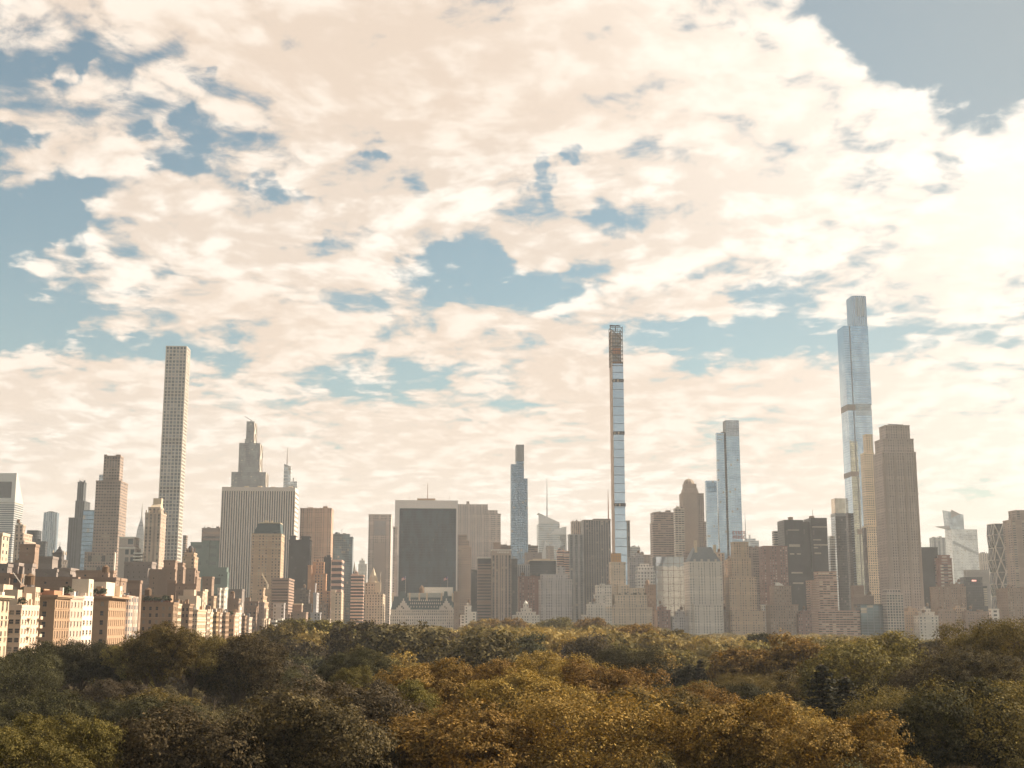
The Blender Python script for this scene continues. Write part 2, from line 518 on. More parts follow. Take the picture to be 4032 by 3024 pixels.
fac('copper_green', (0.15, 0.21, 0.185), (0.11, 0.15, 0.14), wf=0.5, hf=0.4, blind=0.05, rough=.4, wrough=.5)
fac('white_grid', (0.80, 0.74, 0.66), (0.10, 0.09, 0.08), wf=0.45, hf=0.5, blind=0.2)
fac('smoked_grid', (0.085, 0.07, 0.06), (0.10, 0.095, 0.09), wf=0.7, hf=0.6, blind=0.2, bcol=(.32, .28, .24))
fac('balcony_brick', (0.42, 0.25, 0.18), (0.07, 0.065, 0.06), wf=0.9, hf=0.45, blind=0.3, bcol=(.52, .44, .36))
fac('fins', (0.26, 0.18, 0.14), (0.05, 0.045, 0.045), wf=0.6, hf=1.1, blind=0.0, rowvar=.2)
fac('bronze_louver', (0.07, 0.075, 0.08), (0.045, 0.05, 0.055), wf=0.6, hf=1.1, blind=0.0)
fac('chrome_crown', (0.42, 0.40, 0.37), (0.08, 0.08, 0.08), wf=0.35, hf=0.5, blind=0, wmetal=.8, wrough=.35)


def F_(n):
    return MATS[n]


rnd = random.Random(11)
TANKS = {}


def roof_kit(root, x0, x1, y0, y1, z, style, seed, wallmat):
    """bulkheads, tanks, masts on a roof: parts of the building"""
    rr = random.Random(seed)
    wd, dp = x1 - x0, y1 - y0
    if wd < 7 or dp < 5:
        return
    if style in ('stone', 'modern'):
        n = 1 if wd < 22 else 2
        for i in range(n):
            bw = rr.uniform(.22, .4) * wd / n
            bx = x0 + wd * (i + rr.uniform(.15, .45)) / n
            bh = rr.uniform(2.5, 5.5)
            mm = M()
            mm.box(bx, bx + bw, y0 + dp * .25, y0 + dp * .25 + min(dp * .4, 12), z - .1, z + bh, 4, 4)
            o = mm.obj('bulkhead', wallmat, root)
    if style == 'stone':
        if rr.random() < .75:
            tx = x0 + wd * rr.uniform(.15, .85)
            ty = y0 + dp * rr.uniform(.15, .5)
            r_ = rr.uniform(1.7, 2.3)
            zb = z + rr.uniform(2.5, 5)
            mm = M()
            for a in range(4):
                ca, sa = math.cos(a * math.pi / 2 + .78) * r_ * .8, math.sin(a * math.pi / 2 + .78) * r_ * .8
                mm.bar((tx + ca, ty + sa, z - .1), (tx + ca, ty + sa, zb), .15)
            lg = mm
            mm = M()
            mm.lathe(tx, ty, [(0, zb), (r_, zb), (r_, zb + 3.4), (r_ * 1.08, zb + 3.4), (0, zb + 4.8)], 12)
            tk = mm.obj('water_tank', tankm, root)
            lg.obj('tank_stand', steelm, tk)
    if style == 'modern':
        for _ in range(rr.randint(2, 5)):
            mm = M()
            ax, ay, s_ = x0 + wd * rr.uniform(.06, .9), y0 + 1.5 + dp * rr.uniform(0, .3), rr.uniform(.8, 2.2)
            mm.box(ax, ax + s_ * rr.uniform(1, 2.2), ay, ay + s_, z - .02, z + rr.uniform(1.6, 4.2))
            mm.obj('roof_unit', rr.choice([steelm, wallmat, darkm]), root)
    if style == 'modern' and rr.random() < .8:
        mm = M()
        for _ in range(rr.choice([1, 2, 3])):
            ax = x0 + wd * rr.uniform(.1, .9)
            mm.bar((ax, y0 + dp * .3, z - .1), (ax, y0 + dp * .3, z + rr.uniform(5, 11)), .18)
        mm.obj('mast', steelm, root)


def B(name, Y, box, mat, label, tiers=(), cat='office building', bay=3.2, fl=3.7, roof='modern', depth=None, group=None, bayd=None, lip=True, nokit=False, trim=None, topbox=True):
    """a building: front-face pixels (x0, x1, xs, ytop) at distance Y, plus higher or side tiers (x0, x1, xs, ytop, dy[, depth])"""
    (X, Y0), wd, d, z = rect(*box, Y, depth)
    root = thing(name, label, cat, (X, Y0, 0), GRID, group)
    mm = M()
    seed = sum(map(ord, label))
    bm_ = F_(mat)
    allb = [(0.0, wd, 0.0, d, z)]
    for tr in tiers:
        dy = tr[4]
        dd = tr[5] if len(tr) > 5 else None
        (X2, Y2), w2, d2, z2 = rect(*tr[:4], Y + dy, dd)
        lx = (X2 - X) * GC + (Y2 - Y0) * GS
        ly = -(X2 - X) * GS + (Y2 - Y0) * GC
        if dd is None and tr[2] is None:
            d2 = max(4.0, min(d - ly - 2.0, d2)) if dy > 0 else d2
        allb.append((lx, lx + w2, ly, ly + d2, z2))
    for k, (a0, a1, b0, b1, zz_) in enumerate(allb):
        e = 0.11 * k
        mm.box(a0 + e, a1 - e, b0 + e, b1 - e, -4.0, zz_, bay, fl, 0, 1, bayd=bayd)
        if lip:
            mp = M()
            hh = 1.1
            mp.box(a0 + e - .35, a1 - e + .35, b0 + e - .35, b0 + e + .5, zz_ - .5, zz_ + hh)
            mp.box(a1 - e - .5, a1 - e + .35, b0 + e + .502, b1 - e + .3, zz_ - .5, zz_ + hh)
            mp.box(a0 + e - .35, a0 + e + .5, b0 + e + .502, b1 - e + .3, zz_ - .5, zz_ + hh)
            mp.obj('parapet', trim or bm_, root)
    mm.obj('wall', [bm_, roofm], root)
    if roof and not nokit:
        a = max(allb, key=lambda q: q[4])
        roof_kit(root, a[0], a[1], a[2], a[3], a[4], roof, seed, bm_)
        if len(allb) > 1 and roof == 'stone' and a is not allb[0]:
            q = allb[0]
            if q[4] < a[4] - 6 and a[2] - q[2] > 7:
                roof_kit(root, q[0], q[1], q[2], a[2] - .5, q[4], roof, seed + 1, bm_)
    if roof == 'stone' and wd > 9:
        rr = random.Random(seed)
        a0, a1, b0, b1, zz_ = allb[0]
        for q_ in range(rr.choice([1, 2, 3])):
            hz_ = zz_ - 4 - q_ * rr.uniform(9, 17)
            mc = M()
            mc.box(a0 - .3, a1 + .3, b0 - .3, b0 - .004, hz_ - .7, hz_)
            mc.obj('string_course', bm_, root)
    return root, wd, d, z, allb


# window with frame, panes and sill for the near facades
WINM = {}


def glass_win(tone):
    nm = 'window_glass'
    if nm in MATS:
        return MATS[nm]
    m_ = bpy.data.materials.new(nm)
    m_.use_nodes = True
    t = NT(m_.node_tree)
    oi = t.n('ShaderNodeObjectInfo')
    c = t.mix(t.m('LESS_THAN', oi.outputs['Random'], 0.35), (0.05, 0.05, 0.055), (0.30, 0.26, 0.21))
    p = t.n('ShaderNodeBsdfPrincipled')
    t.t.links.new(c, p.inputs['Base Color'])
    p.inputs['Roughness'].default_value = 0.2
    p.inputs['Metallic'].default_value = 0.15
    o = t.n('ShaderNodeOutputMaterial')
    t.t.links.new(p.outputs[0], o.inputs[0])
    MATS[nm] = m_
    return m_


def win_mesh(wv, hv, framemat, key):
    k = (round(wv, 2), round(hv, 2), key)
    if k in WINM:
        return WINM[k]
    mm = M()
    # local: x across, z up, outward = -y
    mm.box(-wv / 2, wv / 2, -.03, .05, 0, hv, mi=0)
    f = .12
    mm.box(-wv / 2 - f, -wv / 2, -.14, .05, 0, hv, mi=1)
    mm.box(wv / 2, wv / 2 + f, -.14, .05, 0, hv, mi=1)
    mm.box(-wv / 2 - f, wv / 2 + f, -.16, .05, hv + .002, hv + .22, mi=1)
    mm.box(-wv / 2 - f * 1.6, wv / 2 + f * 1.6, -.30, .05, -.24, -.002, mi=1)
    mm.box(-wv / 2, wv / 2, -.075, -.032, hv * .5 - .04, hv * .5 + .04, mi=1)
    o = mm.obj('window', [glass_win(0), framemat])
    me = o.data
    bpy.data.objects.remove(o)
    WINM[k] = me
    return me


WCOUNT = [0]


def windows(root, side, a0, a1, off, zs, n, wv, hv, framemat, key='x', skip=None, limit=[0]):
    """rows of separate windows. side 'n': facing the camera along x at y=off; 'w': on the west side along y at x=off"""
    me = win_mesh(wv, hv, framemat, key)
    cnt = root.get('_wc', 0)
    for z in zs:
        for i in range(n):
            if skip and skip(i, z):
                continue
            p = a0 + (a1 - a0) * (i + .5) / n
            if cnt >= 100:
                continue
            o = bpy.data.objects.new('window', me)
            COL.objects.link(o)
            o.parent = root
            if side == 'n':
                o.location = (p, off, z)
            else:
                o.location = (off, p, z)
                o.rotation_euler = (0, 0, R(90))
            cnt += 1
    root['_wc'] = cnt

# ================================================================== LEFT: Fifth Avenue front and the towers behind it
def fav(px):
    return 767850.0 / (1676 - px)


def loc(root, X, Y):
    """world -> local of a building root"""
    dx_, dy_ = X - root.location.x, Y - root.location.y
    return dx_ * GC + dy_ * GS, -dx_ * GS + dy_ * GC


def zrows(z, first, fl, n):
    return [z - first - fl * i for i in range(n)]


def cornice(root, wd, d, z, out, h, m_, y0=0.0, x0=0.0):
    mm = M()
    mm.box(x0 - out, wd + out, y0 - out, y0 - .002, z - h, z)
    mm.box(wd + .002, wd + out, y0 + .0, d + out * .5, z - h, z)
    mm.box(x0 - out * .6, wd + out * .6, y0 - out * .6, y0 - .003, z - h - .5, z - h - .002)
    mm.box(wd + .003, wd + out * .6, y0 + .0, d + out * .3, z - h - .5, z - h - .002)
    mm.obj('cornice', m_, root)


def courses(root, wd, d, zs, m_, out=.18, h=.4):
    for z in zs:
        mm = M()
        mm.box(-out, wd + out, -out, -.003, z, z + h)
        mm.box(wd + .003, wd + out, 0, d, z, z + h)
        mm.obj('string_course', m_, root)


def terrace_plants(root, x0, x1, y0, y1, z, n, seed):
    """shrubs growing in rooftop planters: one part each"""
    rr = random.Random(seed)
    for i in range(n):
        mm = M()
        cx, cy = rr.uniform(x0, x1), rr.uniform(y0, y1)
        s = rr.uniform(.9, 1.9)
        mm.box(cx - s * .4, cx + s * .4, cy - .4, cy + .4, z - .1, z + .7, mi=1)
        for _ in range(90):
            th, ph = rr.uniform(0, 6.28), rr.uniform(-.6, 1.5)
            r_ = s * rr.uniform(.6, 1.05)
            c = Vector((cx + r_ * math.cos(th) * math.cos(ph), cy + r_ * math.sin(th) * math.cos(ph), z + .9 + s * .7 + r_ * math.sin(ph) * .9))
            a = Vector((rr.uniform(-1, 1), rr.uniform(-1, 1), rr.uniform(-1, 1))).normalized() * .42
            b = a.cross(Vector((rr.uniform(-1, 1), rr.uniform(-1, 1), rr.uniform(-1, 1)))).normalized() * .36
            mm.face([c - a, c - b, c + a, c + b])
        mm.obj('roof_shrub', [plain('shrub_leaf', (0.05, 0.06, 0.03), .9, var=.5, scale=2.0), brickm], root)


stoneA = plain('warm_limestone', (0.58, 0.45, 0.32), 0.85, var=.15)
stoneB = plain('cream_render', (0.60, 0.47, 0.35), 0.85, var=.12)
stoneC = plain('tan_brick', (0.38, 0.255, 0.165), 0.9, var=.18)
whiteB = plain('white_brick', (0.70, 0.59, 0.46), 0.85, var=.1)
brownB = plain('party_wall_brick', (0.33, 0.225, 0.15), 0.9, var=.2)


def coop(label, x0, x1, xs, ytop, mat_, nwin=None, wwin=None, fl=3.6, first=3.2, cor=0.9, wv=1.3, hv=1.9, extra=None, cat='apartment building', nside=None, plants=0, rows=9, roofk='stone'):
    """pre-war apartment house on the avenue with separate windows"""
    Y = fav(x1)
    (X, Y0), wd, d, z = rect(x0, x1, xs, ytop, Y - 0.0)
    # Y given at the front-left corner: shift so that the right corner sits on the building line
    (X, Y0), wd, d, z = rect(x0, x1, xs, ytop, Y - wd * GS)
    root = thing('apartment_building', label, cat, (X, Y0, 0), GRID)
    if mat_ in (stoneB, whiteB, stoneC):
        hs_ = sum(map(ord, label))
        bc = {stoneB.name: (.60, .47, .35), whiteB.name: (.70, .59, .46), stoneC.name: (.38, .255, .165)}[mat_.name]
        kk = .80 + .09 * (hs_ % 5)
        mat_ = plain('masonry_%d_%s' % (hs_ % 5, mat_.name), (bc[0] * kk, bc[1] * kk * (.97 + .02 * (hs_ % 3)), bc[2] * kk * (.92 + .05 * (hs_ % 4))), .88, var=.16)
    mm = M()
    mm.box(0, wd, 0, d, -4, z)
    o = mm.obj('wall', [mat_, roofm], root)
    if cor:
        cornice(root, wd, d, z, cor, .8, mat_)
    else:
        mp = M()
        mp.box(-.1, wd + .1, -.1, .3, z - .01, z + 1.0)
        mp.box(wd - .3, wd + .1, .302, d, z - .01, z + 1.0)
        mp.obj('parapet', mat_, root)
    if wwin:
        n, w2, h2 = wwin
        windows(root, 'w', 0, d, wd, zrows(z, first + h2 * .5 + .4, fl, rows), n, w2, h2, mat_, mat_.name)
    if nwin:
        n, w2, h2 = nwin
        windows(root, 'n', max(0, wd - (nside or wd)), wd, 0, zrows(z, first + h2 * .5 + .4, fl, rows), n, w2, h2, mat_, mat_.name)
    rr_ = random.Random(sum(map(ord, label)))
    roof_kit(root, max(0.5, wd - 26), wd - 2, 2, d - 1, z, 'stone', rr_.randint(0, 9999), mat_)
    for _ in range(rr_.randint(2, 5)):
        q_ = M()
        cx_, cy_, s_ = rr_.uniform(max(1, wd - 22), wd - 2), rr_.uniform(2, max(3, d - 3)), rr_.uniform(.5, 1.3)
        q_.box(cx_ - s_, cx_ + s_, cy_ - s_, cy_ + s_, z - .02, z + rr_.uniform(1.2, 3.4))
        q_.obj(rr_.choice(['chimney', 'roof_vent', 'stair_head']), rr_.choice([mat_, brownB, steelm, whitem]), root)
    if plants:
        terrace_plants(root, max(0, wd - 24), wd - 1, .8, 4, z, plants, sum(map(ord, label)))
    return root, wd, d, z


# --- 1  far left edge
r_, wd, d, z = coop('cream limestone mansion block with tall top windows, cut by the left edge above dark trees', -120, -30, 38, 2342, stoneA, wwin=(4, 1.5, 3.4), fl=5.2, cor=1.6, rows=6)
courses(r_, wd, d, [z - 8.6, z - 14.5], stoneA)
# --- 2  stepped terraces and balconies
r_, wd, d, z = coop('stepped cream apartment house with jutting balconies, right of the cut-off mansion block', 10, 86, 155, 2392, stoneB, nwin=(3, 1.6, 1.6), wwin=(6, 1.2, 1.5), fl=3.3, cor=0, nside=9, rows=8, first=1.4)
for (a, b, q, e, top) in ((2, 7, .6, 6, 6.5), (2.5, 7, 13, 20, 5.5), (8, 16, 3, 14, 8.5), (1.5, 6, 21, 27, 8)):
    mm = M()
    mm.box(wd - b, wd - a, q, e, z - .05, z + top)
    o = mm.obj('setback_storey', stoneB, r_)
    if a >= 0:
        windows(o, 'w', q, e, wd - a, [z + 1.2, z + 4.6] if top > 7 else [z + 1.2], 2, 1.2, 1.5, stoneB, 'b')
for i in range(7):
    for (yy, ln) in ((7.5, 3.2), (d - 2.0, 3.0)):
        mm = M()
        zz_ = z - 4 - i * 3.3
        mm.box(wd + .002, wd + 1.3, yy, yy + ln, zz_ - .25, zz_)
        mm.box(wd + 1.15, wd + 1.3, yy, yy + ln, zz_ + .002, zz_ + .95)
        mm.obj('balcony', stoneB, r_)
for i in range(5):
    mm = M()
    zz_ = z - 1.5 - i * 4
    mm.box(wd - 8, wd - 4, -1.5, -.002, zz_ - .25, zz_)
    mm.box(wd - 8, wd - 4, -1.5, -1.35, zz_ + .002, zz_ + .95)
    mm.obj('balcony', brownB, r_)
terrace_plants(r_, wd - 14, wd - 1, .5, 3, z, 5, 3)
mm = M()
mm.bar((wd - 3, 8, z + 8.5), (wd - 6.5, 8, z + 13), .12)
mm.bar((wd - 2.5, 8, z + 8.5), (wd - 2.2, 8, z + 12.5), .10)
mm.obj('antenna', whitem, r_)
# --- 3
r_, wd, d, z = coop('tan apartment house with flat cornice and five narrow window columns on its sunlit side', 60, 219, 277, 2342, stoneC, nwin=(1, 1.5, 2.0), wwin=(6, 1.0, 2.5), fl=4.0, cor=1.3, nside=8, rows=8, plants=4)
courses(r_, wd, d, [z - 5.6, z - 13.6], stoneC)
windows(r_, 'n', wd - 14, wd - 8, 0, zrows(z, 4.4, 4.0, 7), 1, 1.2, 1.8, stoneC, stoneC.name)
mm = M()
mm.box(wd - 16, wd - 2, 5, d - 3, z, z + 1.9)
mm.obj('penthouse', plain('terracotta_tile', (.45, .22, .13), .8), r_)
# --- 4
r_, wd, d, z = coop('cream four-column apartment front squeezed between the tan corniced block and a whiter one', 240, 279, 330, 2345, stoneB, wwin=(4, 1.3, 2.0), fl=4.0, cor=.5, rows=8, plants=3)
courses(r_, wd, d, [z - 10.5], stoneB)
# --- 5
r_, wd, d, z = coop('bright white brick apartment house with three wide window columns and a small roof tower', 290, 328, 368, 2355, whiteB, wwin=(3, 2.6, 1.9), fl=4.2, cor=0, rows=8, first=1.6)
mm = M()
mm.box(wd - 7.5, wd - .25, 9, d - .3, z - .02, z + 8.5)
o = mm.obj('penthouse', whiteB, r_)
windows(o, 'w', 10, d - 1, wd - .25, [z + 1.0, z + 4.8], 1, 1.4, 1.7, whiteB, 'w')
# --- 6
r_, wd, d, z = coop('tan apartment house with deep overhanging cornice and sunlit rows of slit windows', 330, 430, 497, 2347, stoneC, nwin=(2, 1.5, 2.1), wwin=(9, .75, 2.6), fl=4.3, cor=2.0, nside=13, rows=8, plants=6)
courses(r_, wd, d, [z - 6.7], stoneC)
mm = M()
mm.box(wd - 11, wd - 4.5, 12, 30, z - .02, z + 7)
mm.box(wd - 7, wd - 2, 30.2, d - .5, z - .02, z + 5.5)
o = mm.obj('penthouse', whiteB, r_)
windows(o, 'w', 30.5, d - .8, wd - 2, [z + 1.5], 1, 1.5, 1.7, whiteB, 'w')
# --- 7 bowed bays
r_, wd, d, z = coop('pinkish apartment house with two columns of bowed bay windows, right of the slit-windowed tan block', 455, 499, 533, 2352, plain('pink_stone', (.50, .36, .28), .85), cor=0, rows=8)
for by in (4.5, 16.5):
    mm = M()
    pr = [(wd - .3, by - 4)] + [(wd - .3 + 2.6 * math.sin(a), by - 4 * math.cos(a)) for a in (0.45, .95, 1.57, 2.2, 2.7)] + [(wd - .3, by + 4)]
    mm.prism(pr, -4, z + .6, bay=2.0, fl=3.7)
    mm.obj('bay_window', fac('bay_grid', (.55, .43, .35), (.22, .23, .24), wf=.62, hf=.55, blind=.35), r_)
# --- 8 big brown
r_, wd, d, z = coop('wide brown brick apartment house with planted roof terrace, facing the viewer above the darkest trees', 530, 683, 700, 2371, stoneC, nwin=(6, 1.4, 2.0), wwin=(3, 1.0, 2.0), fl=3.9, cor=.5, rows=8, plants=14)
courses(r_, wd, d, [z - 9.2], stoneC)
mm = M()
mm.box(2, wd - 2.5, 4.5, d - 1, z - .02, z + 4.3)
mm.obj('penthouse', brownB, r_)
r_, wd, d, z = coop('low sunlit cream apartment front with balcony columns, just right of the wide brown brick house', 690, 701, 715, 2377, stoneB, wwin=(6, 1.2, 1.9), fl=3.8, cor=.4, rows=8)
# --- 9
r_, wd, d, z = coop('slim dark brown apartment slab with sunlit end, between wide brown house and bright cream front', 700, 746, 761, 2377, brownB, nwin=(3, 1.2, 1.7), wwin=(5, 1.1, 1.8), fl=3.7, cor=.6, rows=8)
r_, wd, d, z = coop('widest bright cream apartment front on the avenue, banded by pale string courses', 757, 778, 812, 2400, stoneB, nwin=(2, 1.2, 1.7), wwin=(9, 1.2, 1.8), fl=3.6, cor=.6, rows=8)
courses(r_, wd, d, [z - 7.5, z - 14.7, z - 22], whiteB, .3, .7)
mm = M()
mm.box(wd - 14, wd - 2, 6, 18, z - .02, z + 9)
mm.box(wd - 11, wd - 4, 8, 15, z + 8.9, z + 13)
mm.box(wd - 13, wd - 3, 19.5, 30, z - .02, z + 8)
mm.obj('penthouse', stoneB, r_)
coop('narrow cream apartment front right of the widest bright one, with brown north wall', 812, 817, 828, 2399, stoneB, wwin=(4, 1.2, 1.8), cor=.5, rows=7)
coop('short cream apartment front with lower flat roof, third sunlit strip right of the widest one', 822, 829, 839, 2411, whiteB, wwin=(4, 1.1, 1.7), cor=.4, rows=6)
coop('orange-brown apartment house with a broad shaded wall and one thin sunlit strip', 838, 853, 862, 2409, stoneC, nwin=(2, 1.2, 1.7), wwin=(4, 1.1, 1.7), cor=.5, rows=7)
coop('cream apartment front beside a dark gap, half hidden by twiggy treetops', 862, 867, 875, 2412, stoneB, wwin=(4, 1.1, 1.7), cor=.4, rows=6)
coop('brown apartment house with tall blank north wall and crumbled sunlit edge', 875, 889, 903, 2411, brownB, nwin=(2, 1.2, 1.7), wwin=(5, 1.1, 1.7), cor=.5, rows=7)
coop('grey-brown apartment block with dark roof hedge, left of ornate cream gables', 902, 922, 927, 2425, brownB, nwin=(2, 1.4, 2.0), cor=.4, rows=6, plants=5)
coop('ornate cream apartment front with carved bays, half hidden behind branches', 922, 926, 941, 2412, stoneB, wwin=(5, 1.1, 1.7), cor=.6, rows=7)
coop('very slim sunlit cream slab rising above its neighbours near the tree line', 941, 944, 952, 2388, whiteB, wwin=(3, 1.1, 1.7), cor=0, rows=8)
coop('brown apartment house with sunlit cream end wall, behind the first low branches', 952, 965, 972, 2424, stoneC, nwin=(2, 1.1, 1.7), wwin=(3, 1.1, 1.7), cor=.5, rows=6)
coop('small cream apartment front with roof pergola, last one left of the leafy gap', 972, 981, 993, 2430, whiteB, wwin=(5, 1.1, 1.7), cor=.4, rows=5)

# --- second row: behind the avenue front
def BK(label, Y, x0, x1, xs, ytop, mat='blank_brown', tiers=(), cat='apartment building', name='apartment_building', **kw):
    kw.setdefault('bay', 4.2)
    kw.setdefault('fl', 3.6)
    kw.setdefault('roof', 'stone')
    return B(name, Y, (x0, x1, xs, ytop), mat, label, tiers, cat, **kw)


BK('cream slab with pairs of slit windows at the left edge, above the lowest brown rooftops', 700, -40, 9, 37, 2105, 'limestone', bay=6, nokit=True)
BK('small grey-brown apartment block with sunlit edge at the left edge, below the paired slit windows', 600, -30, 38, 54, 2265, 'blank_brown', nokit=True)
BK('dark brown rooftop block at the left edge, behind a small grey-brown one', 640, -40, 30, 49, 2228, 'blank_grey', nokit=True)
BK('brown apartment block with bright chamfered end just above the stepped balconies', 560, 40, 83, 110, 2270, 'brown_brick_f', nokit=True)
BK('shaded block with one blank sunlit end below the brown cube-shaped penthouse', 650, 30, 72, 97, 2224, 'blank_grey', tiers=[(97, 127, None, 2228, 3)], nokit=True)
BK('brown brick cube with a sunlit right side, left of the blank grey block', 800, 78, 139, 155, 2149, 'blank_brown', tiers=[(60, 132, None, 2212, -6, 5)], nokit=True, bay=9)
BK('blank grey rooftop block with a glaring white end, below the dark cupola', 850, 155, 207, 229, 2197, 'blank_grey', nokit=True, bay=20)
BK('low wide grey-brown block with a faint panelled wall, under the blank grey block', 700, 140, 223, 226, 2248, 'blank_grey', bay=8)
BK('plain grey block with sunlit columned end, centre of the brown rooftops', 750, 215, 277, 309, 2243, 'blank_grey', nokit=True)
BK('long plain brown wall with few tiny windows, directly above the tan corniced roofs', 650, 137, 306, 313, 2280, 'blank_brown', bay=9)
BK('long brown roof block with thin sunlit end under the tall setback tower', 750, 300, 446, 457, 2253, 'blank_brown', bay=9, nokit=True)
BK('brown block with white stepped end pieces, above the deep overhanging cornice', 680, 318, 456, 474, 2281, 'blank_brown', tiers=[(456, 476, 492, 2284, 10, 14)], bay=10)
BK('brick rooftop house framed by white pipes, above the wide brown apartment house', 730, 505, 552, 560, 2293, 'blank_brown', nokit=True)
BK('grey-purple block with blank top floor and white sunlit end, below the buff setback tower', 1000, 490, 598, 615, 2217, 'blank_grey', tiers=[(493, 583, None, 2243, -8, 7)], cat='office building', name='office_building', nokit=True)
BK('sloping brown apartment mass behind the planted terrace', 950, 590, 690, 693, 2247, 'blank_brown', bay=6)
BK('brown penthouse tower with bright sunlit end, left of a twin one', 1000, 645, 690, 699, 2211, 'blank_brown', tiers=[(640, 686, 694, 2240, -5, 12)], nokit=True, bay=7)
BK('second brown penthouse tower with bright end, between two similar ones', 1060, 697, 722, 731, 2238, 'blank_brown', tiers=[(699, 720, 726, 2220, 4, 10)], nokit=True, bay=7)
BK('third brown penthouse tower with stepped bright end, right of the two similar ones', 1100, 731, 768, 774, 2242, 'blank_brown', tiers=[(740, 774, 781, 2252, 6, 14), (740, 776, 784, 2276, 3, 20)], nokit=True, bay=7)
BK('small brown water-tower house in front of the tall brown penthouses', 900, 660, 691, 694, 2292, 'brown_brick_f')
BK('dark brown slab with white window flecks behind the slim dark apartment slab', 900, 694, 772, 774, 2304, 'blank_brown', tiers=[(726, 770, None, 2324, -6, 5)], bay=5)
BK('brown block with a lone tall sunlit strip, below the copper green building', 1150, 797, 835, 844, 2275, 'blank_brown', nokit=True, bay=7)
BK('sunlit cream rooftop cluster over the widest bright front', 930, 770, 798, 812, 2334, 'limestone', tiers=[(800, 806, 818, 2326, 6, 14)])
BK('brown stub with sunlit right edge left of a pair of thin bright slabs', 980, 812, 842, 852, 2352, 'buff_brick')
BK('twin thin bright slabs rising behind cream avenue fronts', 1000, 858, 866, 873, 2320, 'pale_stone', tiers=[(872, 884, 892, 2322, 8, 14), (880, 889, 897, 2318, 14, 12)], nokit=True)
BK('brown block with orange-lit terrace, centre of the cluttered avenue roofs', 1020, 840, 872, 880, 2364, 'buff_brick')
BK('grey penthouse with three dark windows and a white end, below the striped tower', 1250, 902, 953, 963, 2324, 'blank_grey', bay=12, fl=9, cat='office building', name='office_building', nokit=True)
BK('brown brick block with blank wall, under the grey penthouse with three windows', 1150, 880, 940, 948, 2361, 'blank_brown', bay=6)
BK('hazy brown apartment roofs with dark hedge behind the leafy gap', 1300, 950, 1015, 1020, 2372, 'brown_brick_f', tiers=[(962, 1010, None, 2392, -12, 10)])
BK('plain grey-brown slab with thin bright right edge, left of the zigzag stepped roof', 1300, 1020, 1040, 1043, 2376, 'blank_grey')
r_, wd, d, z, ab = BK('stepped brown apartment house whose sunlit roof terraces zigzag down under a construction crane', 1350, 1000, 1036, 1062, 2392, 'buff_brick',
                     tiers=[(1005, 1036, 1057, 2372, 3), (1008, 1037, 1052, 2350, 6), (1014, 1038, 1048, 2318, 9, 16)], nokit=True)
BK('slim cream house with banded sunlit gable in front of the stepped terraces', 1300, 1040, 1048, 1057, 2401, 'limestone', tiers=[(1032, 1040, 1053, 2440, -20, 16), (1050, 1058, 1068, 2440, -14, 14)], nokit=True)
BK('tall tan brick apartment tower with banded white balconies down its sunlit side', 1450, 1069, 1138, 1159, 2280, 'terracotta_strips', bay=22, fl=3.2, bayd=4, nokit=True)
BK('grey concrete block with one thin white fin in front of the balconied tan tower', 1400, 1076, 1119, 1123, 2378, 'grey_stone', nokit=True)
BK('low white terrace house row glowing in sun just above the leafy crowns', 1340, 1070, 1085, 1112, 2447, 'white_bands', tiers=[(1095, 1110, 1132, 2440, 12, 14)], nokit=True)
BK('tan windowless box with cream outline, floating right of the balconied tan tower', 1500, 1152, 1188, 1193, 2380, 'blank_brown', nokit=True, trim=creamm, bay=30)
BK('long low tan building with one glass corner just above the green treetops', 1450, 1145, 1205, 1213, 2414, 'blank_brown', bay=14, nokit=True)
BK('slender pencil apartment tower with glaring white sunlit edge', 1600, 1234, 1247, 1256, 2337, 'grey_stone', tiers=[(1240, 1243, 1248, 2300, 4, 12), (1222, 1262, 1273, 2415, -12, 12)], nokit=True)
BK('dark brown apartment block with scattered lit windows, below the smoky black tower', 1700, 1156, 1216, 1222, 2325, 'smoked_grid', tiers=[(1195, 1226, None, 2380, -15, 14)])
BK('dark brown block in shade at the foot of the orange stepped tower', 1700, 1258, 1287, 1290, 2380, 'brown_brick_f')
BK('ornate beige apartment house with carved roof, below the pink banded slab', 1700, 1304, 1345, 1357, 2336, 'limestone', tiers=[(1306, 1322, None, 2326, 4), (1288, 1300, 1306, 2440, -20, 14)])
BK('dull orange stepped apartment tower with setbacks, against the black glass sliver', 1750, 1226, 1284, None, 2262, 'orange_brick_f',
   tiers=[(1212, 1226, 1230, 2228, -3, 20), (1231, 1277, None, 2216, 5), (1222, 1298, None, 2330, -4, 22)], bay=4)

# crane on the stepped terraces
cr = thing('construction_crane', 'pale diagonal crane jib leaning over zigzag brown roof terraces', 'crane', (xat(1050, 1362, 60), 1362.0, zat(2318, 1362) - .3))
mm = M()
mm.box(-1, 1, -1, 1, 0, 5)
mm.obj('base', creamm, cr)
zt = zat(2260, 1362) - cr.location.z
xt = xat(1030, 1362, 80) - cr.location.x
mm = M()
for s in (-.55, .55):
    mm.bar((0, s, 4.9), (xt, s, zt), .3)
mm.bar((0, 0, 6.2), (xt, 0, zt + .9), .3)
for i in range(9):
    q = i / 9
    mm.bar((xt * q, -.55, 4.9 + (zt - 4.9) * q), (xt * (q + .1), .55, 4.9 + (zt - 4.9) * (q + .1)), .14)
mm.obj('jib', creamm, cr)

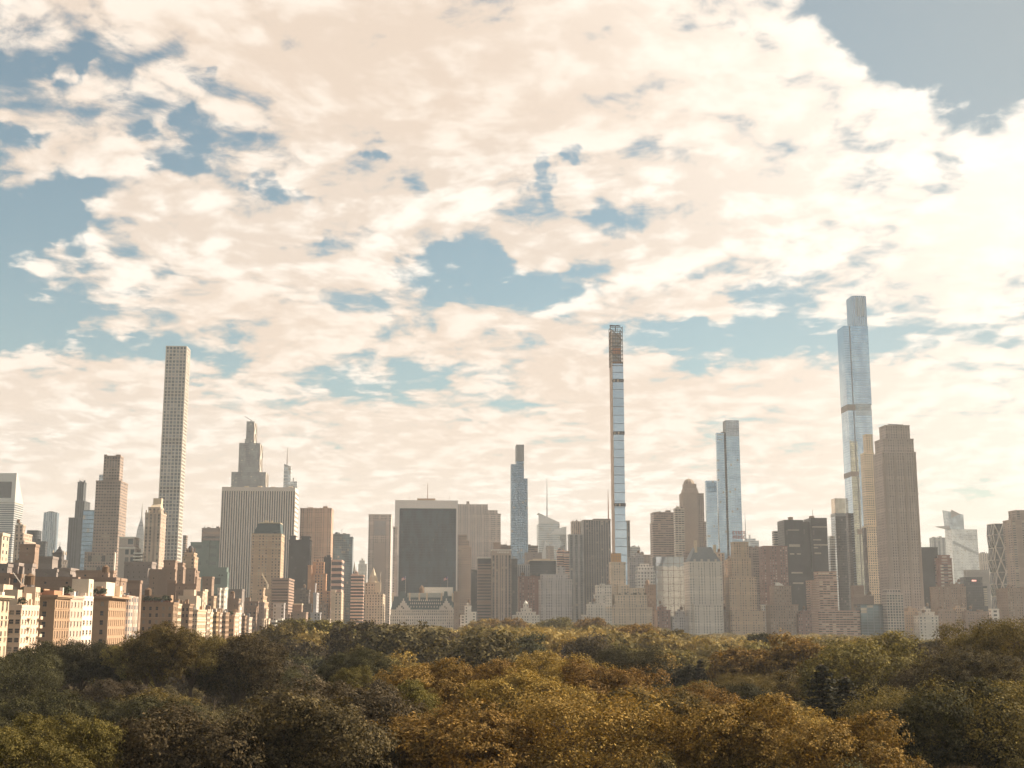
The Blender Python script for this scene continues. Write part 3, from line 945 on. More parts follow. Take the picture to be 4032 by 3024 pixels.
# --- towers behind the left side
(X, Y0), wd, d, z = rect(-48, 66, 99, 1862, 2350)
r_ = thing('office_tower', 'aluminium-banded tower with steep slanted crown and dark louvre panel, cut by the left edge', 'skyscraper', (X, Y0, 0), GRID)
zl = zat(1975, 2350)
mm = M()
mm.box(0, wd, 0, d, -4, zl, 100, 3.9)
mm.obj('wall', F_('alu_bands'), r_)
mm = M()
A, Bp = (0, 0), (wd, 0)
for pts in ([(0, 0, zl), (wd, 0, zl), (wd, 0, z), (0, 0, z)], [(wd, 0, zl), (wd, d, zl), (wd, d, zl + 1), (wd, 6, z), (wd, 0, z)], [(0, 0, z), (wd, 0, z), (wd, 6, z), (0, 6, z)],
            [(0, 6, z), (wd, 6, z), (wd, d, zl + 1), (0, d, zl + 1)], [(0, d, zl), (0, 0, zl), (0, 0, z), (0, 6, z), (0, d, zl + 1)], [(wd, d, zl), (0, d, zl), (0, d, zl + 1), (wd, d, zl + 1)]):
    mm.face(pts)
mm.obj('slanted_crown', plain('aluminium', (.62, .60, .56), .5, .3, .06), r_)
mm = M()
mm.box(0, wd * .86, -.12, -.002, zat(1960, 2350), zat(1896, 2350), 2.2, 80)
mm.obj('louvre_panel', F_('bronze_louver'), r_)

B('apartment_building', 1500, (60, 91, 101, 2069), 'tower_tan', 'stepped stone tower with pale sunlit setbacks, in front of the slanted-crown tower', [(58, 93, 112, 2102, -3, 34), (58, 96, 120, 2131, -6, 44)], bay=4, roof='stone', cat='apartment tower')
BT = B('office_tower', 1900, (122, 180, 188, 2134), 'dark_glass', 'squat black glass tower with rounded upper block, left of the blue ribbed tower', [], cat='office tower', bay=3)
rr_ = BT[0]
zz_ = zat(2088, 1905)
lx0, ly0 = loc(rr_, xat(104, 1905, zz_), 1905)
lx1, _ = loc(rr_, xat(152, 1905, zz_), 1905)
mm = M()
cxm, hw = (lx0 + lx1) / 2, (lx1 - lx0) / 2
mm.prism([(cxm + hw * (abs(math.cos(a)) ** .5) * (1 if math.cos(a) > 0 else -1), 14 + 12 * (abs(math.sin(a)) ** .5) * (1 if math.sin(a) > 0 else -1)) for a in [2 * math.pi * i / 20 + .01 for i in range(20)]], -4, zz_, 3, 3.7)
mm.obj('upper_block', F_('dark_glass'), rr_)
# blue ribbed tower
(X, Y0), wd, d, z = rect(175, 225, 233, 2017, 2600)
r_ = thing('office_tower', 'blue glass tower with wavy white vertical ribs and slightly curved top', 'skyscraper', (X, Y0, 0), GRID)
mm = M()
mm.box(0, wd, 0, d, -4, z - 1, 2.2, 3.9)
mm.obj('wall', F_('deep_blue_glass'), r_)
mm = M()
for i in range(7):
    x_ = wd * i / 6
    for k in range(14):
        za, zb = z * k / 14, z * (k + 1) / 14
        wv_ = .8 + 1.1 * (0.5 + .5 * math.sin(k * 1.3 + i * 2.1))
        mm.box(x_ - wv_, x_ + wv_, -.5 - .07 * i, -.01, max(za, 60) if za < 60 < zb else za, zb)
mm.obj('rib', plain('pale_blue_metal', (.50, .54, .57), .4, .5, .05), r_)
mm = M()
pr = [(wd * t, -1 + 2 * 0) for t in (0, 1)]
for i in range(8):
    x0_, x1_ = wd * i / 8, wd * (i + 1) / 8
    h0, h1 = z - 1 + 3.0 * math.sin(math.pi * i / 8), z - 1 + 3.0 * math.sin(math.pi * (i + 1) / 8)
    mm.face([(x0_, 0, z - 1), (x1_, 0, z - 1), (x1_, 0, h1), (x0_, 0, h0)])
    mm.face([(x0_, 0, h0), (x1_, 0, h1), (x1_, d, h1), (x0_, d, h0)])
mm.obj('curved_roof', F_('deep_blue_glass'), r_)
# dark cupola hotel
r_, wd, d, z, ab = B('apartment_building', 1300, (207, 243, 253, 2180), 'smoked_grid', 'dark mansion tower with steep pyramid roof and thin spire, left of the slab cluster', [(215, 243, 257, 2206, -4, 22)], cat='apartment tower', roof=None, bay=3)
mm = M()
mm.lathe(wd * .5, 8, [(wd * .66, z + .5), (wd * .30, z + 4.4), (wd * .18, z + 5.2), (wd * .18, z + 6.4), (.25, z + 8), (.12, z + 12.0)], 4, ph=math.pi / 4)
mm.obj('pyramid_roof', plain('slate', (.05, .045, .045), .6), r_)
for (x_, h_) in ((.15, 4), (wd + 1.8, 4), (wd + 1.8, 3)):
    mm = M()
    mm.lathe(x_, 1 if x_ < wd else (1 if h_ == 4 else 9), [(.7, z - 1), (.7, z + 1.2), (0, z + h_)], 6)
    mm.obj('pinnacle', creamm, r_)
# slab cluster
B('office_tower', 2250, (306, 331, 341, 1900), 'bronze_louver', 'tall thin dark slab tower stepping down to the left, beside the brown setback tower',
  [(297, 334, 343, 1974, -4, 38), (270, 328, None, 2040, -8, 34)], cat='skyscraper', bay=4, fl=4)
B('office_tower', 2100, (328, 374, 377, 2011), 'deep_blue_glass', 'square blue-grey glass tower tucked between the dark slab and the brown setback tower', cat='office tower', bay=4, fl=7)
# brown setback tower
r_, wd, d, z, ab = B('office_tower', 1700, (410, 474, 487, 1797), 'tower_brown', 'tall brown setback tower with a columned cut-out crown and thin sunlit right side',
  [(378, 476, 489, 1895, -3, 42), (333, 450, 484, 2176, -10, 60)], cat='skyscraper', bay=3.4, fl=3.9, bayd=4, roof=None)
for (a, b) in ((0, 3.5), (wd - 6, wd)):
    mm = M()
    mm.box(a, b, .2, 4, z, z + 2.6)
    mm.obj('crown_corner', F_('tower_brown'), r_)
for i in range(4):
    mm = M()
    xx = wd * (.2 + .17 * i)
    mm.box(xx, xx + 1.9, -.12, -.002, z - 14, z - 6)
    mm.obj('crown_opening', plain('opening_glass', (.35, .30, .26), .2, .5), r_)  # plain glass panels on the crown front
mm = M()
for (a, h_) in ((378, 1878),):
    lx, ly = loc(r_, xat(388, 1700, zat(1893, 1700)), 1700)
    mm.box(lx, lx + 7, 2, 9, zat(1893, 1700) - .1, zat(1868, 1700), 3, 4)
mm.obj('shoulder_pavilion', F_('pale_glass'), r_)
q = ab[2]
mm = M()
for i in range(6):
    yy = q[2] + (q[3] - q[2]) * (i + .2) / 6
    mm.box(q[1] - .2, q[1] + .8, yy, yy + (q[3] - q[2]) / 12, 20, q[4] + .5)
mm.obj('white_pier', whitem, r_)
for j in range(2):
    for i in range(5):
        mm = M()
        x0_ = q[0] + (q[1] - q[0]) * (.12 + .155 * i)
        zt_ = q[4] - 3.5 - j * 15
        mm.box(x0_, x0_ + 4.6, q[2] - .15, q[2] + .2, zt_ - (8 if j == 0 else 5), zt_)
        mm.obj('base_window', glass_win(0), r_)
B('office_building', 1500, (470, 530, 549, 2117), 'park_grid', 'dark office block with wide top windows and white ledges stepping down its right side',
  [(468, 533, 553, 2158, -3, 30)], bay=7, fl=9, cat='office building', roof=None, trim=whitem)
for k in range(6):
    r0 = [o for o in bpy.data.objects if o.get('label', '').startswith('dark office block with wide top')][0]
    mm = M()
    lx, ly = loc(r0, xat(526, 1500, 90), 1497)
    zz_ = zat(2176 + k * 13, 1497)
    mm.box(lx, lx + 9.5, ly - 3, ly + 26, zz_ - 1.6, zz_)
    mm.obj('white_ledge', whitem, r0)
# spire with shining arches
(X, Y0), wd, d, z = rect(535, 566, None, 2125, 2900, 17)
r_ = thing('spired_skyscraper', 'distant slim tower with shining tiered arch crown and needle spire', 'skyscraper', (X, Y0, 0), GRID)
mm = M()
mm.box(0, wd, 0, wd, -4, z, 3, 3.6)
mm.obj('wall', F_('pale_stone'), r_)
cx = wd / 2
zs_ = [zat(y, 2900) for y in (2125, 2105, 2088, 2072, 2060, 2050, 2040, 1978)]
ws_ = [.54, .50, .43, .34, .25, .16, .10, .006]
mm = M()
for i in range(7):
    mm.lathe(cx, cx, [(wd * ws_[i] * 1.36, zs_[i]), (wd * (ws_[i] * .55 + ws_[i + 1] * .45) * 1.36, zs_[i] * .35 + zs_[i + 1] * .65), (wd * ws_[i + 1] * 1.36, zs_[i + 1])], 4 if i < 6 else 6, ph=math.pi / 4)
mm.obj('crown', plain('crown_steel', (.50, .47, .43), .35, .8), r_)
for i in range(5):
    for j in range(max(1, 5 - i)):
        mm = M()
        n_ = max(1, 5 - i)
        xx = cx + (j - (n_ - 1) / 2) * (wd * ws_[i] * 1.7 / n_)
        yo = cx - wd * ws_[i] * .97
        s_ = wd * .07
        mm.face([(xx - s_, yo, zs_[i] + 1), (xx + s_, yo, zs_[i] + 1), (xx, yo - .1 + (zs_[i + 1] - zs_[i]) * .12, zs_[i] + s_ * 3.4)])
        mm.obj('arch_window', darkm, r_)
# pale stone tower left of the white grid tower
r_, wd, d, z, ab = B('hotel_tower', 1500, (572, 634, 655, 2022), 'tower_tan', 'buff stone setback tower with chamfered top block, just left of the slender white grid tower',
  [(584, 632, 650, 2000, 4, 20)], cat='hotel', bay=4, roof=None)
q = ab[1]
mm = M()
zb, zt = q[4] - .1, zat(1961, 1510)
lx0, ly = loc(r_, xat(602, 1510, zt), 1512)
lx1, _ = loc(r_, xat(634, 1510, zt), 1512)
mm.prism([(q[0] + 1, q[2] + 1), (q[1] - 1, q[2] + 1), (q[1] - 1, q[3] - 1), (q[0] + 1, q[3] - 1)], zb, zb + 5.5, top=[(lx0, ly), (lx1, ly), (lx1, ly + 9), (lx0, ly + 9)])
mm.prism([(lx0, ly), (lx1, ly), (lx1, ly + 9), (lx0, ly + 9)], zb + 5.49, zt)
mm.obj('crown_block', creamm, r_)
for (x_, y_) in ((0.3, 0.3), (wd - 1.5, .3), (wd - 1.5, d - 2), (wd * .2, .4), (wd * .8, .4)):
    mm = M()
    mm.box(x_, x_ + 1.3, y_, y_ + 1.3, z - .1, z + 4)
    mm.obj('pinnacle', creamm, r_)
# slender white grid tower: frame with recessed panes
(X, Y0), wd, d, z = rect(653.7, 736, 752, 1361.5, 2100)
d = wd
r_ = thing('slender_tower', 'very slender square tower, white concrete grid of square windows, tallest on the left', 'skyscraper', (X, Y0, 0), GRID)
mm = M()
n, nr = 6, 86
bw = wd / n
bh = z / nr
fr = plain('white_concrete', (.60, .53, .45), .8, var=.08)
mm.box(.55, wd - .55, .55, d - .55, -4, z - .6)
mm.obj('core', plain('dark_core', (.05, .05, .05), .6), r_)  # dark solid core behind the concrete frame
mm = M()
pw = bw * .30
for i in range(n + 1):
    x_ = min(max(i * bw, pw / 2), wd - pw / 2)
    mm.box(x_ - pw / 2, x_ + pw / 2, 0, .5, -4, z)
    mm.box(x_ - pw / 2, x_ + pw / 2, d - .5, d, -4, z)
    if 0 < i < n:
        mm.box(wd - .5, wd, x_ - pw / 2, x_ + pw / 2, -4, z)
        mm.box(0, .5, x_ - pw / 2, x_ + pw / 2, -4, z)
mm.box(wd - .5, wd, .501, pw, -4, z)
mm.box(wd - .5, wd, d - pw, d - .501, -4, z)
mm.box(0, .5, .501, pw, -4, z)
mm.box(0, .5, d - pw, d - .501, -4, z)
for k in range(1, nr + 1):
    zz_ = k * bh
    h0 = bh * (.30 if k < nr else .25)
    mm.box(.03, wd - .03, .03, .47, zz_ - h0, zz_ - .002)
    mm.box(wd - .47, wd - .03, .48, d - .48, zz_ - h0, zz_ - .002)
    mm.box(.03, .47, .48, d - .48, zz_ - h0, zz_ - .002)
mm.obj('concrete_frame', fr, r_)
rs = random.Random(4)
panes = [plain('pane_dark', (.06, .08, .095), .2, .5, .1), plain('pane_mid', (.16, .18, .19), .25, .5, .1), plain('pane_light', (.28, .27, .26), .4, .2, .1)]
pm = []
for a in range(3):
    q_ = M()
    q_.box(-bw * .37, bw * .37, 0, .1, 0, bh * .72)
    o = q_.obj('window', panes[a])
    pm.append(o.data)
    bpy.data.objects.remove(o)
rest = [M(), M(), M()]
cnt = 0
rowtone = [rs.choice([0, 0, 0, 1, 1, 2]) for _ in range(nr + 1)]
for k in range(nr, 22, -1):
    if nr - k in (13, 14, 27, 28, 41, 42, 55, 56):
        continue
    for i in range(n):
        tone = rowtone[k] if rs.random() < .6 else rs.choice([0, 0, 0, 1, 2])
        if cnt < 100:
            o = bpy.data.objects.new('window', pm[tone])
            COL.objects.link(o)
            o.parent = r_
            o.location = ((i + .5) * bw, .35, (k - 1) * bh)
            cnt += 1
        else:
            rest[tone].box((i + .5) * bw - bw * .37, (i + .5) * bw + bw * .37, .35, .45, (k - 1) * bh, (k - 1 + .72) * bh)
        rest[tone].box(wd - .45, wd - .35, (i + .5) * bw - bw * .37, (i + .5) * bw + bw * .37, (k - 1) * bh, (k - 1 + .72) * bh)
al = M()
for t_ in range(3):
    b0 = len(al.v)
    al.v += rest[t_].v
    al.f += [tuple(x + b0 for x in f) for f in rest[t_].f]
    al.uv += rest[t_].uv
    al.mi += [t_] * len(rest[t_].f)
o = al.obj('remaining_windows', panes, r_)
o['kind'] = 'stuff'

B('office_building', 2200, (721, 733, 739, 2110), 'brown_bands', 'small brown office block peeking out right of the slender white grid tower', cat='office building')
r_, wd, d, z, ab = B('apartment_building', 1350, (718, 766, 780, 2196), 'buff_brick', 'brown stone tower with a dark domed crown of tall chimneys', [(726, 764, 774, 2180, 4, 18)], cat='apartment tower', roof=None, bay=3.6)
mm = M()
q = ab[1]
cx, cy, rr0 = (q[0] + q[1]) / 2, q[2] + 8, (q[1] - q[0]) * .42
mm.lathe(cx, cy, [(rr0, q[4] - .1), (rr0 * .95, q[4] + 3.5), (rr0 * .6, q[4] + 7), (rr0 * .35, q[4] + 8.5), (0, q[4] + 9)], 12)
mm.obj('dome', plain('slate', (.05, .045, .045), .6), r_)
for i in range(6):
    mm = M()
    a = i * 1.05
    mm.box(cx + rr0 * math.cos(a) - .5, cx + rr0 * math.cos(a) + .5, cy + rr0 * math.sin(a) - .5, cy + rr0 * math.sin(a) + .5, q[4] - .1, q[4] + 6)
    mm.obj('chimney', brownm, r_)
B('office_building', 2350, (795, 875, None, 2081), 'brown_bands', 'grey-brown office block with overhanging dark roof, behind the copper green one', [(799, 872, None, 2089, -2, 30)], cat='office building', bay=60, fl=8)
B('office_building', 1950, (751, 868, 872, 2137), 'copper_green', 'upper copper green office block split by a dark vertical slot', [(812, 825, None, 2131, -2, 10), (797, 862, None, 2131, 10, 12)], cat='office building', bay=18, fl=12, roof=None)
B('office_building', 1700, (790, 896, 902, 2256), 'copper_green', 'lower copper green office block with a grey top band and two round vents', [(793, 893, 900, 2237, 1.5)], cat='office building', bay=30, fl=20, roof=None)
for o in [o for o in bpy.data.objects if o.get('label', '').startswith('lower copper green')]:
    for vx in (.70, .80):
        (X, Y0), wd, d, z = rect(790, 896, 902, 2256, 1700)
        mm = M()
        for i in range(12):
            a, b = 2 * math.pi * i / 12, 2 * math.pi * (i + 1) / 12
            mm.face([(wd * vx, -.05, z - 3), (wd * vx + 1.1 * math.cos(a), -.05, z - 3 + 1.1 * math.sin(a)), (wd * vx + 1.1 * math.cos(b), -.05, z - 3 + 1.1 * math.sin(b))])
        mm.obj('round_vent', darkm, o)

# striped slab with marble piers
(X, Y0), wd, d, z = rect(874, 1163, 1176, 1917, 1950)
r_ = thing('office_tower', 'broad striped office slab with white marble piers and dark window strips, flat roofed', 'skyscraper', (X, Y0, 0), GRID)
mm = M()
mm.box(.4, wd - .4, .6, d - .4, -4, z - .5, 2.4, 3.9)
mm.obj('window_strips', fac('strip_glass', (.04, .055, .06), (.035, .055, .062), wf=.9, hf=.62, rough=.25, metal=.4, blind=.12, bcol=(.13, .14, .14), rowvar=.3), r_)
mm = M()
npier = 31
for i in range(npier + 1):
    x_ = wd * i / npier
    mm.box(max(0, x_ - 1.0), min(wd, x_ + 1.0), -.4, .55, -4, z - 6)
for i in range(9):
    y_ = d * i / 8
    mm.box(wd - .35, wd + .3, max(0.56, y_ - 1.0), min(d, y_ + 1.0) + .57 * (i == 0), -4, z - 6)
mm.box(0, wd, -.42, d, z - 6.0, z, mi=0)
mm.obj('marble_pier', plain('marble', (.72, .62, .54), .7, var=.08), r_)
mm = M()
for k in range(30):
    zz_ = z - 14 - k * 7.0
    mm.box(wd + .01, wd + .25, 1, d - 1, zz_, zz_ + 4.2)
mm.obj('side_panel', whitem, r_)
for (x_, h_) in ((.3, 1.5), (.48, 2.2), (.66, 1.2), (.9, 1.6)):
    mm = M()
    mm.box(wd * x_, wd * x_ + 6, 4, 10, z - .01, z + h_)
    mm.obj('bulkhead', creamm, r_)

# stepped bank tower with braces
(X, Y0), wd, d, z = rect(911.6, 1046, 1057, 1858, 2900)
r_ = thing('office_tower', 'grey stepped tower of stacked narrowing slabs with steel cross braces, rising behind the striped slab', 'skyscraper', (X, Y0, 0), GRID)
levels = [(911.6, 1046, 1057, 1858, 0), (942, 1024, 1035, 1744, 3), (971, 1001, 1012, 1659, 8)]
for k, (a, b, c_, yt, dy) in enumerate(levels):
    (X2, Y2), w2, d2, z2 = rect(a, b, c_, yt, 2900 + dy)
    lx, ly = loc(r_, X2, Y2)
    mm = M()
    mm.box(lx, lx + w2, ly, ly + d2, -4 if k == 0 else zprev - 1, z2, 3, 4.2)
    mm.obj('tier', fac('bank_grey', (.22, .21, .205), (.15, .16, .165), wf=.8, hf=.7, rough=.3, metal=.5, blind=.03, wmetal=.4), r_)
    mm = M()
    zb = zprev if k else z2 - 100
    mm.face([(lx + w2 + .05, ly, zb), (lx + w2 + .05, ly + d2, zb), (lx + w2 + .05, ly + d2, z2), (lx + w2 + .05, ly, z2)])
    mm.obj('side_glazing', plain('bronze_pale', (.62, .54, .45), .35, .4, .05), r_)
    mm = M()
    H_ = z2 - zb
    m_ = 2
    for j in range(m_):
        za, zc = zb + H_ * j / m_, zb + H_ * (j + 1) / m_
        mm.bar((lx + w2 + .4, ly, za), (lx + w2 + .4, ly + d2 * .5, zc), .5)
        mm.bar((lx + w2 + .4, ly + d2, za), (lx + w2 + .4, ly + d2 * .5, zc), .5)
    mm.bar((lx + w2, ly, zb), (lx + w2, ly, z2), .6)
    mm.bar((lx + w2, ly + d2, zb), (lx + w2, ly + d2, z2), .6)
    mm.obj('brace', plain('bronze', (.12, .08, .06), .5, .5), r_)
    zprev = z2
    if k == 2:
        crn = thing('roof_crane', 'tiny crane jib on the very top of the grey stepped tower', 'crane', (X2 + w2 * .5, Y2 + 5, z2))
        mm = M()
        mm.bar((0, 0, -.2), (0, 0, 3), .6)
        mm.bar((3, 0, 2), (-14, 0, 12), .5)
        mm.obj('jib', darkm, crn)
    if k == 1:
        mm = M()
        mm.box(lx + 12, lx + 16, ly + 2, ly + 6, z2 - .1, z2 + 6)
        mm.lathe(lx + 14, ly + 4, [(0, z2 + 6), (3, z2 + 9), (3.2, z2 + 9.4), (0, z2 + 9)], 10)
        mm.obj('bulkhead', steelm, r_)
# pointed glass tower
(X, Y0), wd, d, z = rect(1118, 1145, None, 1838, 3200, 25)
r_ = thing('office_tower', 'pale blue tapering glass tower with rooftop spire, behind the right end of the striped slab', 'skyscraper', (X, Y0, 0), GRID)
mm = M()
mm.prism([(-2, 0), (wd + 2, 0), (wd + 2, 30), (-2, 30)], -4, z, 4, 9, top=[(0, 2), (wd, 2), (wd, 24), (0, 24)])
mm.face([(0, 2, z), (wd, 2, z - .01), (wd, 2, z + 1), (0, 2, z + 8)])
mm.face([(0, 2, z + 8), (wd, 2, z + 1), (wd, 24, z + 1), (0, 24, z + 8)])
mm.obj('wall', F_('pale_glass'), r_)
mm = M()
sx = wd * .36
mm.lathe(sx, 12, [(1.3, z + 2), (.9, z + 25), (.2, zat(1760, 3212))], 6)
mm.obj('spire', plain('bronze', (.12, .08, .06), .5, .5), r_)
mm = M()
mm.box(wd + .5, wd + 16, 5, 25, -4, zat(1895, 3205), 4, 5)
mm.box(wd + 5, wd + 8, 9, 12, zat(1895, 3205), zat(1880, 3205))
mm.obj('side_block', F_('pale_glass'), r_)

# green mansard hotel
r_, wd, d, z, ab = B('hotel', 1600, (992, 1108, 1120, 2104), 'buff_brick', 'buff brick hotel tower with a tall green copper mansard roof and a sunlit right edge', cat='hotel', bay=3.9, fl=3.5, roof=None)
mm = M()
zt = zat(2060, 1603)
lx0, _ = loc(r_, xat(1017, 1603, zt), 1603)
lx1, _ = loc(r_, xat(1102, 1603, zt), 1603)
mm.prism([(1.2, 1), (wd - .8, 1), (wd - .8, d - 1), (1.2, d - 1)], z, zt, top=[(lx0, 4), (lx1, 4), (lx1, d - 4), (lx0, d - 4)])
mans = mm.obj('mansard_roof', greenm, r_)
mm = M()
mm.box(lx0 - .4, lx1 + .4, 3.6, d - 3.6, zt - .01, zt + 1.1)
mm.obj('roof_cresting', creamm, r_)
for i in range(9):
    mm = M()
    x_ = 4 + (wd - 8) * i / 8
    mm.box(x_ - .7, x_ + .7, .9 + .8, 3.5, z + 2.2, z + 4.8)
    mm.obj('dormer', greenm, mans)
for (x_, h_) in ((lx0 + 7, 3.0), (lx0 + 10, 2.4), (lx0 + 15, 2.6)):
    mm = M()
    mm.box(x_, x_ + 2, 6, 8, zt + 1.0, zt + 1 + h_)
    mm.obj('chimney', creamm, r_)
courses(r_, wd, d, [z - 1.2, z - 8, z - 17], creamm, .5, .9)

r_ = B('office_tower', 1850, (1138, 1222, None, 2128), 'black_glass', 'smoky black glass tower with ragged top, wedged between striped slab and reddish slab', [(1141, 1163, None, 2112, 2, 12), (1186, 1220, None, 2114, 2, 14)], cat='office tower', bay=3, roof=None)[0]
B('office_tower', 2050, (1182.6, 1307, None, 2003), 'pink_tan', 'reddish brown office slab with rippled window columns, directly right of the striped slab', [(1262, 1306, None, 2002.5, -2.5, 12)], cat='office tower', bay=3.2, fl=3.9)
B('office_tower', 1820, (1275, 1304, None, 2197), 'black_glass', 'thin black glass sliver tower beside the orange stepped apartment tower', cat='office tower')
B('office_building', 1800, (1306, 1346, 1355, 2207), 'pink_bands', 'pink granite slab with dark ribbon windows and white sunlit edge', cat='office building', bay=60, fl=8, roof=None)
B('office_tower', 2100, (1308, 1376, None, 2105), 'slate_glass', 'dark slate glass tower stepping down on its right, behind the pink granite slab', [(1372, 1389, 1391, 2116, 4, 30)], cat='office tower')
B('office_building', 1750, (1382, 1431, 1435, 2266), 'pink_bands', 'pinkish louvred office block left of the cream hotel with a small spire', [(1386, 1410, None, 2262, 4, 12)], cat='office building', bay=60, fl=4.2)
r_, wd, d, z, ab = B('apartment_building', 2400, (1387, 1405, 1409, 2262), 'pale_stone', 'little hazy pyramid-roofed tower peeking over the louvred block', cat='apartment tower', roof=None, lip=False)
mm = M()
mm.lathe(wd * .4, 5, [(wd * .55, z), (0, zat(2210, 2405))], 4, ph=math.pi / 4)
mm.obj('pyramid_roof', creamm, r_)
B('office_tower', 3500, (1411, 1445, None, 2222), 'pale_stone', 'far pale stepped skyscraper with tiny mast in the gap of open sky', [(1415, 1437, None, 2208, 3, 14), (1423, 1430, None, 2200, 6, 8)], cat='skyscraper', roof='modern')
# pale tower with square window panels
r_, wd, d, z, ab = B('office_tower', 2150, (1452, 1540, 1544, 2027), 'grid_beige', 'tall pale stone tower with four big square panels near its top', [], cat='office tower', bay=3.2, fl=3.9, roof=None)
mm = M()
mm.box(wd * .24, wd * .77, -.3, -.002, 20, z - 46)
mm.box(wd * .22, wd * .79, -.35, -.002, z - 33, z - 7)
mm.obj('blank_panel', plain('pinkish_stone', (.50, .415, .36), .8, var=.06), r_)
for i in range(2):
    for j in range(2):
        mm = M()
        mm.box(wd * (.245 + .265 * i), wd * (.245 + .265 * i) + wd * .25, -.5, -.352, z - 9 - 12.2 * (j + 1), z - 9.8 - 12.2 * j)
        mm.obj('square_panel', plain('panel_grey', (.42, .39, .37), .5), r_)
# cream hotel with spire
r_, wd, d, z, ab = B('hotel', 1780, (1420, 1508, 1528, 2341), 'limestone', 'cream stone hotel with a slender pyramid spire, left of the great dark glass slab', [(1437, 1494, 1502, 2298, 6, 22), (1498, 1499.5, 1504, 2255, 10, 6)], cat='hotel', bay=3.6, roof=None)
q = ab[1]
mm = M()
cx = (q[0] + q[1]) / 2 + 1
mm.lathe(cx, q[2] + 8, [(8.5, q[4] - .1), (8.5, q[4] + 3), (6.2, q[4] + 3.2), (5.5, q[4] + 9), (2.8, q[4] + 15), (1.1, q[4] + 20), (.1, zat(2234, 1790))], 8, ph=.39)
mm.obj('spire', creamm, r_)
mm = M()
mm.box(q[1] - 6, q[1] + 2, q[2] - 3, q[2] + 4, q[4] - 12, q[4] + 1.5)
mm.obj('corner_turret', creamm, r_)
B('office_building', 1900, (1546, 1565, None, 2190), 'grid_beige', 'narrow pale building showing left of the great dark glass slab', [(1548, 1566, None, 2076, 60, 20)], cat='office building', roof=None)

# ================================================================== CENTRE AND RIGHT: Central Park South and midtown
FONT5 = {'E': ['111', '100', '110', '100', '111'], 'S': ['111', '100', '111', '001', '111'], 'X': ['101', '101', '010', '101', '101'],
         'H': ['101', '101', '111', '101', '101'], 'O': ['111', '101', '101', '101', '111'], 'U': ['101', '101', '101', '101', '111']}


def word(root, txt, x, y, z, c, mat_):
    for ch in txt:
        mm = M()
        for r0, row in enumerate(FONT5[ch]):
            for c0, b in enumerate(row):
                if b == '1':
                    mm.box(x + c0 * c, x + c0 * c + c * 1.01, y, y + .4, z - (r0 + 1) * c, z - r0 * c + .01)
        mm.obj('letter', mat_, root)
        x += 4 * c


# great dark glass slab in a pale frame
(X, Y0), wd, d, z = rect(1556, 1803, None, 1969, 2000, 40)
r_ = thing('office_tower', 'great dark glass slab held in a wide pale stone frame, mast on its roof', 'skyscraper', (X, Y0, 0), GRID)
mm = M()
xl, xr, zt = 18 / 247 * wd, (1797 - 1556) / 247 * wd, zat(2001, 2000)
mm.box(.3, wd - .3, .8, d - .3, -4, z - .6, 2, 3.9)
mm.obj('dark_glazing', fac('slab_glass', (.028, .042, .055), (.032, .055, .072), wf=.9, hf=.85, rough=.25, metal=.3, blind=.02, bcol=(.09, .09, .09), tilt=.015, rowvar=.25), r_)
mm = M()
mm.box(0, xl, 0, d, -4, zt)
mm.box(xr, wd, 0, d, -4, zt)
mm.box(0, wd, -.003, d, zt + .002, z)
mm.prism([(-2.6, 20), (0, 20), (0, 38), (-2.6, 38)], -4, zat(2076, 2020))
mm.obj('stone_frame', plain('travertine', (.84, .76, .69), .7, var=.06), r_)
mm = M()
mm.box(wd * .35, wd * .64, 6, 20, z - .1, z + 3.4)
mm.obj('plant_room', brownB, r_)
mm = M()
mm.lathe(wd * .515, 12, [(.6, z + 3), (.35, z + 25), (.12, zat(1900, 2012))], 5)
mm.bar((wd * .22, 10, z), (wd * .22, 10, z + 7), .15)
mm.bar((wd * .86, 10, z), (wd * .865, 10, z + 8), .15)
mm.obj('mast', plain('rust_mast', (.22, .10, .06), .7), r_)

# château hotel
(X, Y0), wd, d, z = rect(1536, 1792, None, 2400, 1800, 60)
r_ = thing('hotel', 'white chateau-style hotel with dark green mansard roof, corner turrets and gables, at the park edge', 'hotel', (X, Y0, 0), GRID)
U = lambda px: (px - 1536) / 256 * wd
V = lambda py: zat(py, 1800)
mm = M()
mm.box(0, wd, 0, d, -4, V(2425), 3.0, 4.0)
mm.box(.8, wd - .8, .8, d - .8, V(2425) - .1, V(2400), 2.6, 4.5)
mm.obj('wall', fac('white_stucco', (.60, .54, .48), (.16, .16, .165), wf=.42, hf=.6, blind=.3, bcol=(.5, .46, .4)), r_)
mm = M()
for zz_ in (V(2425), V(2404)):
    mm.box(-.9, wd + .9, -.9, -.003, zz_, zz_ + 1.1)
mm.obj('cornice', plain('stucco', (.62, .56, .50), .8, var=.06), r_)
mm = M()
mm.prism([(1, 1), (wd - 1, 1), (wd - 1, d - 1), (1, d - 1)], V(2400), V(2348), top=[(5, 7), (wd - 5, 7), (wd - 5, d - 7), (5, d - 7)])
mans = mm.obj('mansard_roof', greenm, r_)
mm = M()
mm.box(U(1603), U(1742), 6.5, 20, V(2352), V(2334))
mm.obj('roof_terrace', plain('pale_zinc', (.42, .42, .38), .5), r_)
for (a, b) in ((1561, 1603), (1740, 1770)):
    mm = M()
    x0_, x1_ = U(a), U(b)
    mm.prism([(x0_, .5), (x1_, .5), (x1_, 14), (x0_, 14)], V(2400), V(2328), top=[(x0_ + 3.2, 3.5), (x1_ - 3.2, 3.5), (x1_ - 3.2, 11), (x0_ + 3.2, 11)])
    mm.obj('turret_roof', greenm, r_)
